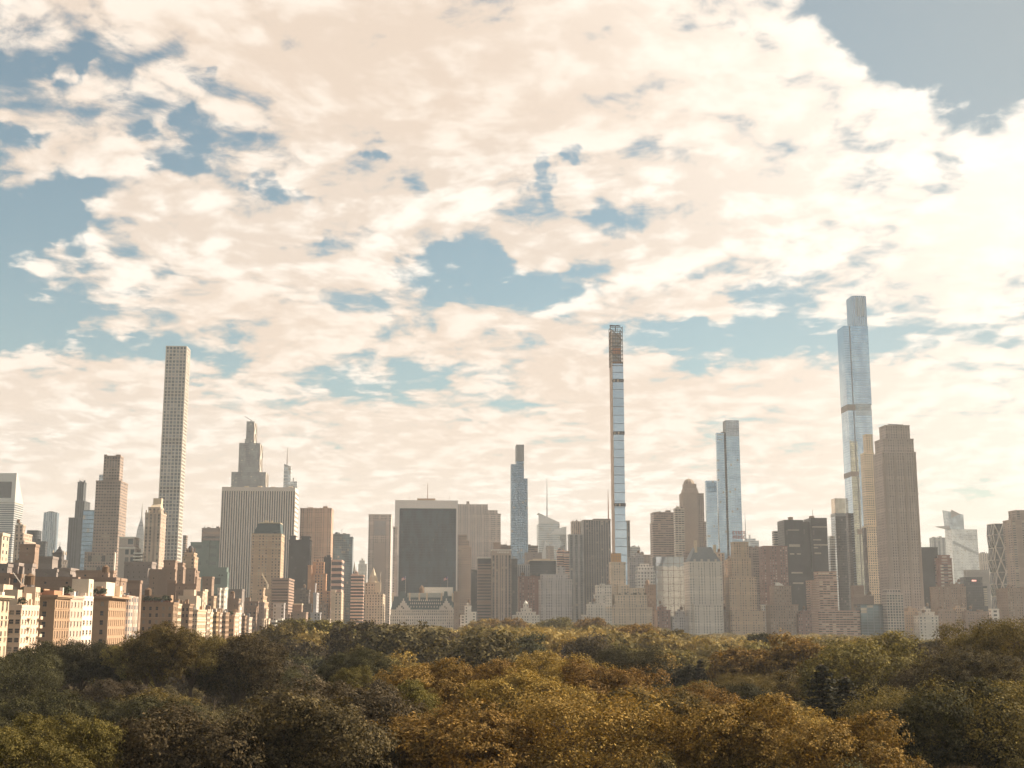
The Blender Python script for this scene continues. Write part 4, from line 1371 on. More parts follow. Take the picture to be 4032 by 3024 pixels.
for c_ in (1588, 1757):
    mm = M()
    xc = U(c_)
    for k, (hw, zt_) in enumerate(((9.5, 2392), (7.2, 2384), (4.6, 2374), (2.4, 2366), (.8, 2356))):
        mm.box(xc - hw, xc + hw, -.5 - .02 * k, 3, V(2404), V(zt_))
    gb = mm.obj('gable', plain('stucco', (.62, .56, .50), .8), r_)
    for k in range(2):
        q_ = M()
        q_.box(xc - 1 - k * 2 + .0, xc + 1 - k * 2, -.7, -.6, V(2398) + k * 2, V(2398) + k * 2 + 2.2)
        q_.obj('window', glass_win(0), gb)
for row, (py, n) in enumerate(((2389, 11), (2376, 16), (2364, 15))):
    f_ = (V(py) - V(2400)) / (V(2348) - V(2400))
    for i in range(n):
        x_ = U(1612) + (U(1738) - U(1612)) * (i + .5) / n
        mm = M()
        mm.box(x_ - .65, x_ + .65, 1 + 6 * f_ - .8, 1 + 6 * f_ + 2, V(py) - 1.0, V(py) + 1.2)
        mm.obj('dormer', plain('stucco', (.62, .56, .50), .8), mans)
for x_ in (U(1545), U(1612), U(1650), U(1680), U(1738), U(1782)):
    mm = M()
    mm.box(x_ - 1.2, x_ + 1.2, 5, 8, V(2370), V(2334))
    mm.obj('chimney', creamm, r_)
mm = M()
mm.lathe(U(1659), 12, [(3.4, V(2334)), (3.4, V(2318)), (3.9, V(2317)), (2.0, V(2308)), (0, V(2301))], 8)
mm.obj('water_tank', tankm, r_)
mm = M()
mm.box(U(1670), U(1784), 20, 40, V(2345), V(2310))
mm.obj('roof_hoarding', plain('white_sheet', (.72, .64, .54), .8, var=.05), r_)
for x_ in (1595, 1762):
    fl_ = thing('flag', 'small American flag on tall pole above the %s turret of the chateau hotel' % ('left' if x_ < 1700 else 'right'), 'flag',
                (X + U(x_) * GC - 4 * GS, Y0 + U(x_) * GS + 4 * GC, V(2334)), GRID)
    mm = M()
    mm.bar((0, 0, -.5), (0, 0, V(2268) - V(2334)), .16)
    mm.obj('pole', whitem, fl_)
    hh = V(2270) - V(2334)
    mm = M()
    for k in range(7):
        for s_ in range(5):
            xa, xb = -s_ * 1.1, -(s_ + 1) * 1.1
            ya, yb = .5 * math.sin(s_), .5 * math.sin(s_ + 1)
            dz = -s_ * .45
            if k < 4 and s_ < 2:
                mi = 2
            else:
                mi = k % 2
            mm.face([(xa, ya, hh - k * .5 + dz), (xa, ya, hh - (k + 1) * .5 + dz), (xb, yb, hh - (k + 1) * .5 + dz - .45), (xb, yb, hh - k * .5 + dz - .45)], None, mi)
    mm.obj('cloth', [plain('flag_red', (.45, .05, .05), .8), plain('flag_white', (.75, .7, .65), .8), plain('flag_blue', (.06, .08, .25), .8)], fl_)
B('apartment_building', 1780, (1788, 1808, None, 2331), 'blank_brown', 'blank buff stone pier building closing the right end of the chateau hotel', cat='apartment tower', bay=20, roof=None)

# behind and right of the slab
B('office_tower', 2400, (1790, 1921, None, 1985), 'grid_beige', 'massive pale grid-windowed office tower stepping down to the right, behind the great dark slab',
  [(1790, 1960, None, 2008, -3, 44), (1790, 1972, None, 2021, -6, 40), (1836, 1849, None, 1974, 4, 12)], cat='skyscraper', bay=3.1, fl=3.7, lip=False)
B('office_tower', 2080, (1795, 1838, None, 2108), 'tower_brown', 'grey-brown reflective tower stepping down right behind the frame of the dark slab', [(1795, 1848, None, 2130, -3, 24), (1795, 1857, None, 2154, -6, 20)], cat='office tower', bay=3, nokit=True)
B('office_tower', 1950, (1855, 1881, None, 2247), 'dark_glass', 'short dark curved-top block squeezed left of the brown banded tower', cat='office tower', nokit=True)
B('office_tower', 1900, (1881, 1934, None, 2197), 'brown_bands', 'brown banded tower with a solid dark top floor and white roof edge', cat='office tower', bay=60, fl=4.4, roof=None, trim=whitem)
mmr = [o for o in bpy.data.objects if o.get('label', '').startswith('brown banded tower')][0]
(X, Y0), wd, d, z = rect(1881, 1934, None, 2197, 1900)
mm = M()
mm.box(.6, wd - .6, -.25, -.004, z - 8.5, z - .8)
mm.obj('top_louvre', darkm, mmr)
r_, wd, d, z, ab = B('office_tower', 1850, (1937, 2013, None, 2166), 'piers_buff', 'buff pier-and-window office tower with arched top bays and a thin white parapet', cat='office tower', bay=4.6, fl=3.8, roof=None, trim=whitem)
mm = M()
for i in range(6):
    x_ = wd * i / 5
    mm.box(max(0, x_ - .75), min(wd, x_ + .75), -.7, -.003, -4, z - 7)
mm.box(0, wd, -.72, -.004, z - 7, z - .8)
mm.obj('stone_pier', creamm if False else plain('buff_stone', (.42, .33, .27), .8), r_)
mm = M()
for i in range(9):
    if i == 0:
        continue
    mm.box(wd * .2 + i * 2.2, wd * .2 + i * 2.2 + 1.4, -.9, -.725, z - 4.2, z - 2.0)
mm.obj('roof_letters', whitem, r_)
B('office_building', 2150, (1943, 1971, None, 2138), 'blank_brown', 'plain tan bulkhead block above the buff pier tower', cat='office building', roof=None)
B('office_building', 2350, (1960, 2118, None, 2150), 'brown_bands', 'long brown office block passing behind the blue faceted tower', cat='office building')
B('office_tower', 1880, (2008, 2037, None, 2203), 'dark_glass', 'slim dark tower immediately right of the buff pier tower', cat='office tower', nokit=True)

# blue faceted tower with diagonal bracing
(X, Y0), wd, d, z = rect(2018, 2080, None, 2330, 2300, 30)
r_ = thing('office_tower', 'blue faceted tower of three blades with diagonal steel lattice, tallest left of the hoisted needle', 'skyscraper', (X, Y0, 0), GRID)
fb = fac('lattice_glass', (.12, .16, .20), (.22, .33, .42), wf=.84, hf=.84, rough=.18, metal=.8, blind=.03, tilt=.05, wmetal=.4)


def blade(a, b, ytop, abot, bbot, dy, dep, mat_, plainz=None):
    Yb = 2300 + dy
    zt = zat(ytop, Yb)
    ax, _ = loc(r_, xat(a, Yb, zt), Yb)
    bx, by = loc(r_, xat(b, Yb, zt), Yb)
    a0, _ = loc(r_, xat(abot, Yb, zat(2330, Yb)), Yb)
    b0, _ = loc(r_, xat(bbot, Yb, zat(2330, Yb)), Yb)
    q_ = M()
    q_.prism([(a0, dy), (b0, dy), (b0, dy + dep), (a0, dy + dep)], -4, zt, 3.2, 4.2, top=[(ax, dy + 2), (bx, dy + 2), (bx, dy + dep - 2), (ax, dy + dep - 2)])
    q_.obj('blade', mat_, r_)
    # diagonal braces
    q_ = M()
    n_ = 7
    zb_ = 40
    for k in range(n_):
        za, zc = zb_ + (zt - zb_) * k / n_, zb_ + (zt - zb_) * (k + 1) / n_
        ta, tb = (za + 4) / (zt + 4), (zc + 4) / (zt + 4)
        L = lambda t, s: ((a0 + (ax - a0) * t) * (1 - s) + (b0 + (bx - b0) * t) * s, dy + 2 * t - .4)
        s0, s1 = (0, 1) if k % 2 else (1, 0)
        p, q2 = L(ta, s0), L(tb, s1)
        q_.bar((p[0], p[1], za), (q2[0], q2[1], zc), .28)
    q_.obj('brace', plain('brace_steel', (.14, .17, .20), .5, .4), r_)


blade(2063 - 29, 2063, 1751, 2034, 2066, 4, 30, fb)
blade(2013, 2036, 1827, 2012, 2037, 0.5, 26, fb)
blade(2062, 2078, 1883, 2062, 2082, 8, 20, fb)
mm = M()
zt, zb = zat(1751, 2304), zat(1815, 2304)
ax, _ = loc(r_, xat(2034, 2304, zt), 2304)
bx, _ = loc(r_, xat(2063, 2304, zt), 2304)
mm.box(ax - .3, bx + .4, 4.5, 32, zb, zt + .5)
mm.obj('crown_screen', plain('screen_grey', (.27, .27, .265), .5, .3), r_)

# crystalline tower with slanted roof
(X, Y0), wd, d, z = rect(2121, 2231, None, 2180, 3000, 60)
r_ = thing('office_tower', 'far pale crystal-shaped glass tower with slanted rooflines and a tall white spire', 'skyscraper', (X, Y0, 0), GRID)
u = lambda px: (px - 2121) / 110 * wd
v_ = lambda py: zat(py, 3000)
mm = M()
mm.box(u(2121), u(2204), 0, 50, -4, v_(2062), 4, 4.2)
mm.box(u(2204) + .1, u(2226), 4, 44, -4, v_(2085), 4, 4.2)
mm.face([(u(2226) + .1, 4, 0), (u(2240), 4, 0), (u(2231), 4, v_(2073)), (u(2206), 4, v_(2085) + 1)])
mm.obj('wall', fac('crystal_glass', (.46, .45, .43), (.34, .38, .40), wf=1.1, hf=.6, rough=.25, metal=.6, blind=.1, tilt=.03), r_)
mm = M()
mm.prism([(u(2121), .2), (u(2204), .2), (u(2204), 49), (u(2121), 49)], v_(2062), v_(2061), cap=False)
mm.face([(u(2121), .2, v_(2062)), (u(2204), .2, v_(2062)), (u(2204), .2, v_(2057)), (u(2121), .2, v_(2019))])
mm.face([(u(2121), .2, v_(2019)), (u(2204), .2, v_(2057)), (u(2204), 49, v_(2057)), (u(2121), 49, v_(2019))])
mm.face([(u(2204), .2, v_(2062)), (u(2204), 49, v_(2062)), (u(2204), 49, v_(2057)), (u(2204), .2, v_(2057))])
mm.face([(u(2165), -2, v_(2105)), (u(2228), -2, v_(2105)), (u(2231), -2, v_(2073)), (u(2185), -2, v_(2083))])
mm.obj('slanted_screen', plain('pale_screen', (.62, .60, .57), .35, .5, .05), r_)
mm = M()
mm.face([(u(2130), -1, v_(2200)), (u(2160), -1, v_(2200)), (u(2147), -.5, v_(2130))])
mm.face([(u(2160), -1, v_(2200)), (u(2160), 0, v_(2145)), (u(2147), -.5, v_(2130))])
mm.obj('facet', plain('pale_screen', (.62, .60, .57), .35, .5, .05), r_)
mm = M()
mm.lathe(u(2158), 20, [(2.4, v_(2062)), (1.6, v_(2037)), (1.1, v_(1960)), (.3, v_(1877))], 6)
mm.obj('spire', steelm, r_)
mm = M()
mm.box(u(2150), u(2180), -6, -1.5, -4, v_(2150), 4, 4)
mm.obj('lower_block', F_('tower_brown'), r_)

B('office_building', 2100, (2070, 2135, None, 2178), 'blank_grey', 'plain beige block with a round duct on its face, right of the blue faceted tower', cat='office building', bay=30, roof=None)
B('office_building', 1950, (2037, 2086, None, 2225), 'piers_grey', 'low block with dark blue vertical window strips, under the blue faceted tower', cat='office building', nokit=True)
B('office_tower', 2000, (2086, 2189, None, 2207), 'dark_glass', 'dark flat-topped tower with a wide glazed top band, centre of the picture', [(2100, 2165, None, 2203, 6, 10)], cat='office tower', nokit=True, trim=creamm)
B('apartment_building', 1900, (2044, 2128, None, 2272), 'red_brick_f', 'red brown apartment block with rows of white-blinded windows, above the ornate white lodge', cat='apartment tower', bay=3.8, roof='stone')
r_, wd, d, z, ab = B('apartment_building', 1820, (2129, 2252, None, 2284), 'grey_stone', 'broad taupe apartment house with a thin sunlit left edge and boxy penthouse', [(2131, 2236, None, 2264, 4, 18), (2195, 2226, None, 2236, 8, 10), (2129, 2134, None, 2266, -3, 6)], cat='apartment tower', bay=3.4, roof='stone')
B('office_tower', 2080, (2194, 2224, None, 2170), 'pink_bands', 'pale pink tower with striped right half, left of the dark pier tower', [(2220, 2242, None, 2172, -4, 20)], cat='office tower', bay=40)
B('office_tower', 2300, (2251, 2297, None, 2055), 'tower_tan', 'pinkish tower with a blank top, behind the left shoulder of the dark pier tower', cat='office tower', bay=3.4)
B('office_tower', 2180, (2240, 2298, None, 2106), 'piers_grey', 'grey tower with paired dark window shafts, front left of the dark pier tower', cat='office tower', bay=9, fl=3.9, roof=None)
B('office_tower', 2200, (2297, 2404, None, 2049), 'piers_brown', 'dark pier-striped office tower directly left of the hoisted needle tower', [(2338, 2404, None, 2045, 3)], cat='skyscraper', bay=4.4, fl=3.9, bayd=4.4, roof=None)
B('office_tower', 2240, (2440, 2480, None, 2052), 'piers_brown', 'dark olive tower flank showing right of the hoisted needle tower', cat='office tower', bay=4, roof=None)
(X, Y0) = xat(2398, 2190, zat(2046, 2190)), 2190
r_ = thing('radio_mast', 'thin rooftop radio mast close against the left side of the needle tower', 'antenna', (X, Y0 + 14, zat(2046, 2204) - 1))
mm = M()
hh = zat(1925, 2204) - zat(2046, 2204)
mm.lathe(0, 0, [(1.2, 0), (.8, hh * .6), (.25, hh)], 5)
mm.obj('mast', plain('rust_mast', (.22, .10, .06), .7), r_)

# needle tower with a lattice crown
(X, Y0), wd, d, z = rect(2405, 2453, None, 1430, 2000, 26)
r_ = thing('needle_tower', 'needle-thin blue glass tower with scaffold-like lattice crown and terracotta left edge, centre right', 'skyscraper', (X, Y0, 0), GRID)
zt = zat(1285, 2000)
mm = M()
lv = [(0, 2475), (1240 + 1500 / 1.845, 2464), (1240 + 1350 / 1.845, 2461), (1240 + 850 / 1.845, 2458.4), (1240 + 480 / 1.845, 2456.5), (1430, 2453)]
zl = [-4] + [zat(y, 2000) for y, _ in lv[1:]]
w0 = []
for (y, x), zz_ in zip(lv, zl):
    w0.append(loc(r_, xat(x if y else 2470, 2000, zz_), 2000)[0])
w0[0] = w0[1] + 3
for k in range(5):
    wk = (w0[k + 1] + w0[k]) / 2 if k else w0[1] + 1.5
    mm.box(2.6, wk, 0, d - k * .8, zl[k] if k == 0 else zl[k] - .5, zl[k + 1], 400, 12.8)
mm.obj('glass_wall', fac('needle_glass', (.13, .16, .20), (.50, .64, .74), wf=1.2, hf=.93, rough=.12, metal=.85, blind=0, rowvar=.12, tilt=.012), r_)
mm = M()
mm.box(1.3, 2.55, -.3, d - 1, -4, zat(1300, 2000))
mm.obj('terracotta_edge', plain('terracotta', (.52, .38, .29), .7, .2), r_)
for yb in (1240 + 476 / 1.845, 1240 + 857 / 1.845, 1240 + 1379 / 1.845):
    mm = M()
    zz_ = zat(yb, 2000)
    mm.box(2.2, w0[3] + .6, -.45, d - .5, zz_ - 2.6, zz_ + 2.6)
    mm.obj('mechanical_band', darkm, r_)
    mm = M()
    mm.box(w0[3] * .2, w0[3] * .27, -.6, -.452, zz_ - 2, zz_ + 1)
    mm.box(w0[3] * .5, w0[3] * .6, -.6, -.452, zz_ - 2.2, zz_ + 1.6)
    mm.obj('vent', creamm, r_)
rl = random.Random(9)
mm = M()
zb = zl[-1] - 4
nlev = 11
ws = w0[-1]
for i in range(6):
    x_ = ws * i / 5
    mm.bar((x_, 0, zb), (x_, 0, zt - (0 if i in (0, 5) else rl.uniform(0, 5))), .42 if i in (0, 5) else .25)
    if i in (0, 5, 2):
        mm.bar((x_, 16, zb), (x_, 16, zt - 2), .4)
for k in range(nlev):
    zz_ = zb + (zt - 2 - zb) * k / (nlev - 1)
    mm.bar((0, 0, zz_), (ws, 0, zz_), .45)
    mm.bar((0, 16, zz_), (ws, 16, zz_), .4)
    mm.bar((ws, 0, zz_), (ws, 16, zz_), .3)
    mm.bar((0, 0, zz_), (0, 16, zz_), .3)
for k in range(3):
    za, zc = zb + (zt - zb) * (k + .2) / 3.4, zb + (zt - zb) * (k + 1.2) / 3.4
    mm.bar((0, -.2, za if k % 2 else zc), (ws, -.2, zc if k % 2 else za), .45)
    mm.bar((0, 16.2, zc if k % 2 else za), (ws, 16.2, za if k % 2 else zc), .4)
mm.obj('lattice_crown', plain('crown_frame', (.10, .075, .06), .6, .3), r_)
mm = M()
for k, (f0, f1) in enumerate(((.30, .46), (.06, .12))):
    mm.box(ws * .12, ws * .9, 3, 4.6, zb + (zt - zb) * f0, zb + (zt - zb) * f1)
mm.obj('orange_netting', plain('netting', (.55, .22, .10), .9, var=.6, scale=.4), r_)
mm = M()
mm.box(ws * .08, ws * .92, 5, 14, zb, zt - 9, 3, 4)
mm.obj('inner_core', fac('core_panels', (.30, .29, .28), (.22, .25, .28), wf=.8, hf=.7, metal=.4, blind=.2), r_)
crn = thing('roof_crane', 'dark climbing crane perched on the lattice crown of the needle tower', 'crane', (X + ws * .45, Y0 + 8, zt - 3))
mm = M()
mm.bar((0, 0, -3), (0, 0, 5), .8)
mm.obj('mast', darkm, crn)
mm = M()
mm.bar((-8, 0, 6.2), (8, 0, 5.2), .8)
mm.bar((-5, 0, 4.6), (5, 0, 6.8), .5)
mm.box(-9, -6, -1, 1, 4.4, 7)
mm.obj('jib', darkm, crn)

# stepped stone houses below the needle
r_ = B('apartment_building', 1800, (2383, 2568, None, 2394), 'limestone', 'large stepped limestone apartment house with terraces, at the foot of the needle tower',
       [(2420, 2548, None, 2345, 4, 30), (2432, 2478, None, 2306, 7, 20), (2478, 2540, None, 2318, 8, 20), (2405, 2464, None, 2216, 10, 20)], cat='apartment tower', bay=3.6, fl=3.5, roof='stone')[0]
root_needle_base = r_
for (a, b, yt, yb, dy) in ((2424, 2545, 2345, 0, 2.0),):
    lx0, ly = loc(r_, xat(a, 1800, zat(yt, 1800)), 1800 + dy)
    lx1, _ = loc(r_, xat(b, 1800, zat(yt, 1800)), 1800 + dy)
    terrace_plants(r_, lx0, lx1, ly + 3, ly + 4, zat(yt, 1804), 9, 5)
B('apartment_building', 1790, (2315, 2384, None, 2382), 'pale_stone', 'pink-grey stone apartment house stepping down leftwards beside the large stepped one', [(2341, 2384, None, 2344, 4), (2350, 2409, None, 2307, 9, 20), (2296, 2320, None, 2424, -4, 24)], cat='apartment tower', bay=3.6, roof='stone')
nt = thing('netted_roof_tower', 'small tower top wrapped in bright orange netting, in front of the needle tower base', 'scaffolding', (xat(2408, 1812, zat(2216, 1812)), 1812, zat(2216, 1812) + .1), GRID)
mm = M()
for i in range(5):
    for j in range(3):
        mm.bar((i * 3.4, j * 5, -.1), (i * 3.4, j * 5, 14.5 - rl.uniform(0, 3)), .12)
for k in range(4):
    mm.bar((0, 0, 1 + k * 4), (13.6, 0, 1 + k * 4), .1)
mm.obj('scaffold_frame', steelm, nt)
mm = M()
mm.box(.2, 13.2, .3, 9.8, 0, 13.2)
mm.obj('netting', plain('orange_net', (.66, .36, .13), .9, var=.3, scale=.5), nt)

B('office_building', 2500, (2482, 2520, None, 2155), 'pale_glass', 'small pale glass office box right of the needle tower, low on the horizon', cat='office building', trim=whitem)
B('office_building', 2600, (2515, 2575, None, 2186), 'tower_brown', 'low far brown rooftops in the gap right of the pale glass box', [(2515, 2535, None, 2179, 3, 20)], cat='office building')
B('apartment_building', 2050, (2478, 2535, None, 2196), 'grey_stone', 'taupe stone block with sunlit upper terraces, right beside the needle tower', [(2495, 2530, 2536, 2188, 4, 20)], cat='apartment tower', roof='stone')
B('apartment_building', 1980, (2510, 2584, None, 2250), 'white_grid', 'white apartment block with a regular grid of dark square windows and long top balcony', [(2512, 2583, None, 2233, 4, 20), (2520, 2555, None, 2222, 8, 12)], cat='apartment tower', bay=4.6, fl=4.6, roof=None)
r_, wd, d, z, ab = B('apartment_building', 1860, (2541, 2582, None, 2304), 'brown_brick_f', 'dark narrow block topped by a small round dome, below the white grid block', cat='apartment tower', roof=None)
mm = M()
mm.lathe(wd * .25, 5, [(3, z), (3, z + 4), (2.6, z + 6), (1.4, z + 7.4), (0, z + 8)], 10)
mm.obj('dome', brownm, r_)

# glass block
(X, Y0), wd, d, z = rect(2583, 2693, None, 2191, 1900, 30)
r_ = thing('glass_building', 'boxy mirror-glass building divided by thin dark floor lines, right of the white grid block', 'office building', (X, Y0, 0), GRID)
mm = M()
mm.box(0, wd, 0, d, -4, z, 100, 200)
mm.obj('glass_wall', fac('mirror_glass', (.50, .48, .46), (.62, .66, .68), wf=1.3, hf=1.3, rough=.06, metal=.9, blind=0, rowvar=0, tilt=.05), r_)
mm = M()
for k in range(8):
    zz_ = z - .3 - k * 9.8
    mm.box(-.1, wd + .1, -.25, -.002, zz_ - .4, zz_)
for i in range(6):
    x_ = wd * (0, .22, .42, .62, .84, 1)[i]
    mm.box(max(0, x_ - .2), min(wd, x_ + .2), -.2, -.003, 10, z - .8)
mm.obj('mullion', plain('mullion_brown', (.18, .13, .11), .6, .3), r_)

B('office_tower', 2300, (2573, 2660, None, 2019), 'terracotta_strips', 'reddish brown office tower with horizontal strip windows, left of the slim cream tower', [(2570, 2652, None, 2060, -3, 30)], cat='office tower', bay=4.4, fl=3.9)
B('apartment_building', 2180, (2657, 2694, None, 2004), 'cream_balconies', 'slim cream balconied tower, between the reddish tower and domed tower', cat='apartment tower', bay=5)
# domed tower
r_, wd, d, z, ab = B('office_tower', 2350, (2690, 2771, None, 1944), 'tower_brown', 'brown tower topped by stone tiers and a small ribbed dome', [(2772, 2782, None, 2056, -3, 20)], cat='skyscraper', bay=3.4, roof=None)
mm = M()
u = lambda px: (px - 2690) / 81 * wd
v_ = lambda py: zat(py, 2355)
mm.box(u(2687), u(2745), -2.5, 30, -4, v_(1941))
mm.prism([(u(2690), 0), (u(2752), 0), (u(2752), 26), (u(2690), 26)], v_(1944), v_(1922), top=[(u(2696), 2), (u(2746), 2), (u(2746), 24), (u(2696), 24)])
mm.box(u(2698), u(2744), 2.2, 24, v_(1924), v_(1905))
mm.obj('crown_tier', plain('brown_stone', (.36, .27, .21), .8), r_)
dm = plain('brown_stone', (.36, .27, .21), .8)
mm = M()
cx, cy, r0 = u(2719), 13, (u(2741) - u(2699)) / 2
zb = v_(1905)
hh = v_(1884) - zb
mm.lathe(cx, cy, [(r0, zb)] + [(r0 * math.cos(a), zb + hh * math.sin(a)) for a in (.3, .6, .9, 1.2, 1.45)] + [(.4, zb + hh), (.2, v_(1876))], 16)
dmo = mm.obj('dome', dm, r_)
ribs = True
for i in range(10):
    a = i * math.pi / 5
    mm = M()
    for k in range(4):
        a0, a1 = k * .38, (k + 1) * .38
        mm.bar((cx + r0 * 1.02 * math.cos(a0) * math.cos(a), cy + r0 * 1.02 * math.cos(a0) * math.sin(a), zb + hh * 1.02 * math.sin(a0)),
               (cx + r0 * 1.02 * math.cos(a1) * math.cos(a), cy + r0 * 1.02 * math.cos(a1) * math.sin(a), zb + hh * 1.02 * math.sin(a1)), .35)
    mm.obj('dome_rib', creamm, dmo)

# blue tower of three slabs
(X, Y0), wd, d, z = rect(2845, 2909, None, 1654, 2050, 30)
r_ = thing('office_tower', 'pale blue glass tower of three stepped slabs, behind the stone house with rooftop sign', 'skyscraper', (X, Y0, 0), GRID)


def slab(a, b, xs, yt, dy, mat_, nm='slab', dd=None, yb=None, fl=3.9, bay=2.6, ty=None):
    (X2, Y2), w2, d2, z2 = rect(a, b, xs, yt, Y0 + dy, dd)
    lx, ly = loc(r_, X2, Y2)
    q_ = M()
    if ty is None:
        q_.box(lx, lx + w2, ly, ly + d2, -4 if yb is None else zat(yb, Y0 + dy), z2, bay, fl)
    else:
        a0 = (lx - .0, ly)
        q_.prism([(lx + ty[0], ly), (lx + w2 + ty[1], ly), (lx + w2 + ty[1], ly + d2), (lx + ty[0], ly + d2)], -4 if yb is None else zat(yb, Y0 + dy), z2, bay, fl, top=[(lx, ly), (lx + w2, ly), (lx + w2, ly + d2), (lx, ly + d2)])
    q_.obj(nm, mat_, r_)
    return lx, ly, w2, d2, z2


S1 = slab(2857, 2909, 2846, 1654, 0, F_('blue_glass'))
S2 = slab(2821, 2850, 2817, 1704, 5, F_('blue_glass'))
S3 = slab(2780, 2822, 2775, 1892, 2, F_('blue_glass'))
slab(2842, 2860, None, 1700, 7, fac('recess_brown', (.28, .24, .21), (.22, .20, .19), wf=.8, hf=.6, rough=.3, metal=.5), 'recess', 10)
mm = M()
mm.box(S3[0] + 1.5, S3[0] + S3[2] - .5, S3[1] - .2, S3[1] - .002, S3[4] - 18, S3[4] - 3, 5, 8)
mm.obj('dark_top_panel', F_('deep_blue_glass'), r_)
mm = M()
mm.box(S1[0] + .3, S1[0] + S1[2] - .3, S1[1] - .2, S1[1] - .002, S1[4] - 26, S1[4] - .4, 2.6, 3.9)
mm.box(S1[0] - .2, S1[0] - .002, S1[1], S1[1] + S1[3], S1[4] - 20, S1[4] - .4)
mm.obj('top_panel', fac('taupe_glass', (.36, .37, .38), (.42, .45, .47), wf=.9, hf=.85, rough=.2, metal=.8, blind=0, tilt=.03), r_)
mm = M()
for i in range(4):
    for j in range(2):
        if (i + j) < 4:
            mm.box(S2[0] + 2 + i * 2.6, S2[0] + 3.6 + i * 2.6, S2[1] - .25, S2[1] - .002, S2[4] - 4 - j * 8, S2[4] - 2 - j * 8)
mm.obj('vent', whitem, r_)

# pyramid-roofed stone house
r_, wd, d, z, ab = B('apartment_building', 1790, (2713, 2843, None, 2214), 'pale_stone', 'grey stone apartment tower with steep flat-topped slate pyramid roof between two chimneys', [(2733, 2843, None, 2382, -4, 30)], cat='apartment tower', bay=3.8, fl=3.5, roof=None)
mm = M()
zt = zat(2154, 1800)
a0, _ = loc(r_, xat(2736, 1800, zt), 1800)
a1, _ = loc(r_, xat(2800, 1800, zt), 1800)
mm.prism([(.6, .8), (wd - .6, .8), (wd - .6, d - 1), (.6, d - 1)], z, zt, top=[(a0, 9), (a1, 9), (a1, d - 9), (a0, d - 9)])
pyr = mm.obj('pyramid_roof', plain('blue_slate', (.17, .185, .19), .55), r_)
for (px, yt) in ((2738, 2128), (2814, 2146)):
    a, _ = loc(r_, xat(px, 1800, zt), 1800)
    mm = M()
    mm.box(a - 1.7, a + 1.7, 6, 11, z, zat(yt, 1800))
    mm.obj('chimney', creamm, r_)
for i in range(4):
    mm = M()
    x_ = wd * (.18 + .21 * i)
    mm.box(x_ - 1.5, x_ + 1.5, .2, 3.4, z + .02, z + 4.5)
    mm.obj('dormer', plain('pale_dormer', (.52, .46, .40), .8), pyr)
for (py, hh) in ((2208 + 60, 1.2), (2382 - 20, 1.2)):
    courses(r_, wd, d, [zat(py, 1790)], plain('pale_dormer', (.52, .46, .40), .8), .3, hh)
B('apartment_building', 1880, (2812, 2852, None, 2180), 'tower_tan', 'thin peach-coloured sunlit building between the pyramid-roofed tower and the tower with sign', cat='apartment tower', bay=5, roof='stone')

# stone tower with roof sign
r_, wd, d, z, ab = B('apartment_building', 1800, (2883, 3011, None, 2408), 'buff_brick', 'stepped brown stone apartment tower carrying a two-line rooftop letter sign', [(2870, 2978, None, 2273, 4, 30), (2879, 2958, None, 2200, 7, 24), (2887, 2948, None, 2136, 10, 18)], cat='apartment tower', bay=3.4, fl=3.4, roof=None)
(X2, Y2), w2, d2, z2 = rect(2887, 2948, None, 2136, 1810)
sg = thing('roof_sign', 'large red rooftop letters reading ESSEX HOUSE in two lines', 'sign', (X2, Y2 + 1.5, z2), GRID)
c_ = (zat(2091, 1812) - zat(2104, 1812)) / 5
sr = plain('sign_red', (.30, .06, .04), .6)
word(sg, 'ESSEX', 0, 0, zat(2091, 1812) - z2, c_, sr)
word(sg, 'HOUSE', 0, 0, zat(2108, 1812) - z2, c_, sr)
mm = M()
for i in range(7):
    mm.bar((i * 2.8, .9, -.1), (i * 2.8, .9, zat(2091, 1812) - z2), .12)
for k in (0.15, .5, 1.0):
    mm.bar((0, .8, (zat(2091, 1812) - z2) * k), (17, .8, (zat(2091, 1812) - z2) * k), .12)
mm.obj('sign_frame', darkm, sg)

B('office_building', 3000, (2932, 2988, None, 2130), 'pale_glass', 'far pale building with pointed crown beside a tall hairline antenna', [(2940, 2975, None, 2122, 3, 20), (2950, 2955, None, 2108, 6, 6)], cat='office building')
r_ = thing('radio_mast', 'hairline antenna rising right of the rooftop letter sign', 'antenna', (xat(2938, 3010, 200), 3010, zat(2126, 3010) - 4))
mm = M()
hh = zat(2012, 3010) - zat(2126, 3010)
mm.lathe(0, 0, [(1.4, 0), (.9, hh * .5), (.3, hh)], 5)
mm.obj('mast', steelm, r_)
B('office_tower', 2000, (2948, 3010, None, 2158), 'tower_brown', 'dark grey-brown tower rising right of the sign-topped stone house', cat='office tower', bay=3)
B('office_tower', 1930, (3006, 3100, None, 2152), 'red_brick_f', 'dark reddish brown office block left of the black twin-shaft tower', [(3008, 3054, None, 2261, -5, 26)], cat='office tower', bay=4, nokit=True)
B('office_building', 2120, (3048, 3088, None, 2093), 'white_bands', 'small banded block with a pale square sign panel, peeking above the reddish office block', cat='office building', bay=50, roof=None)
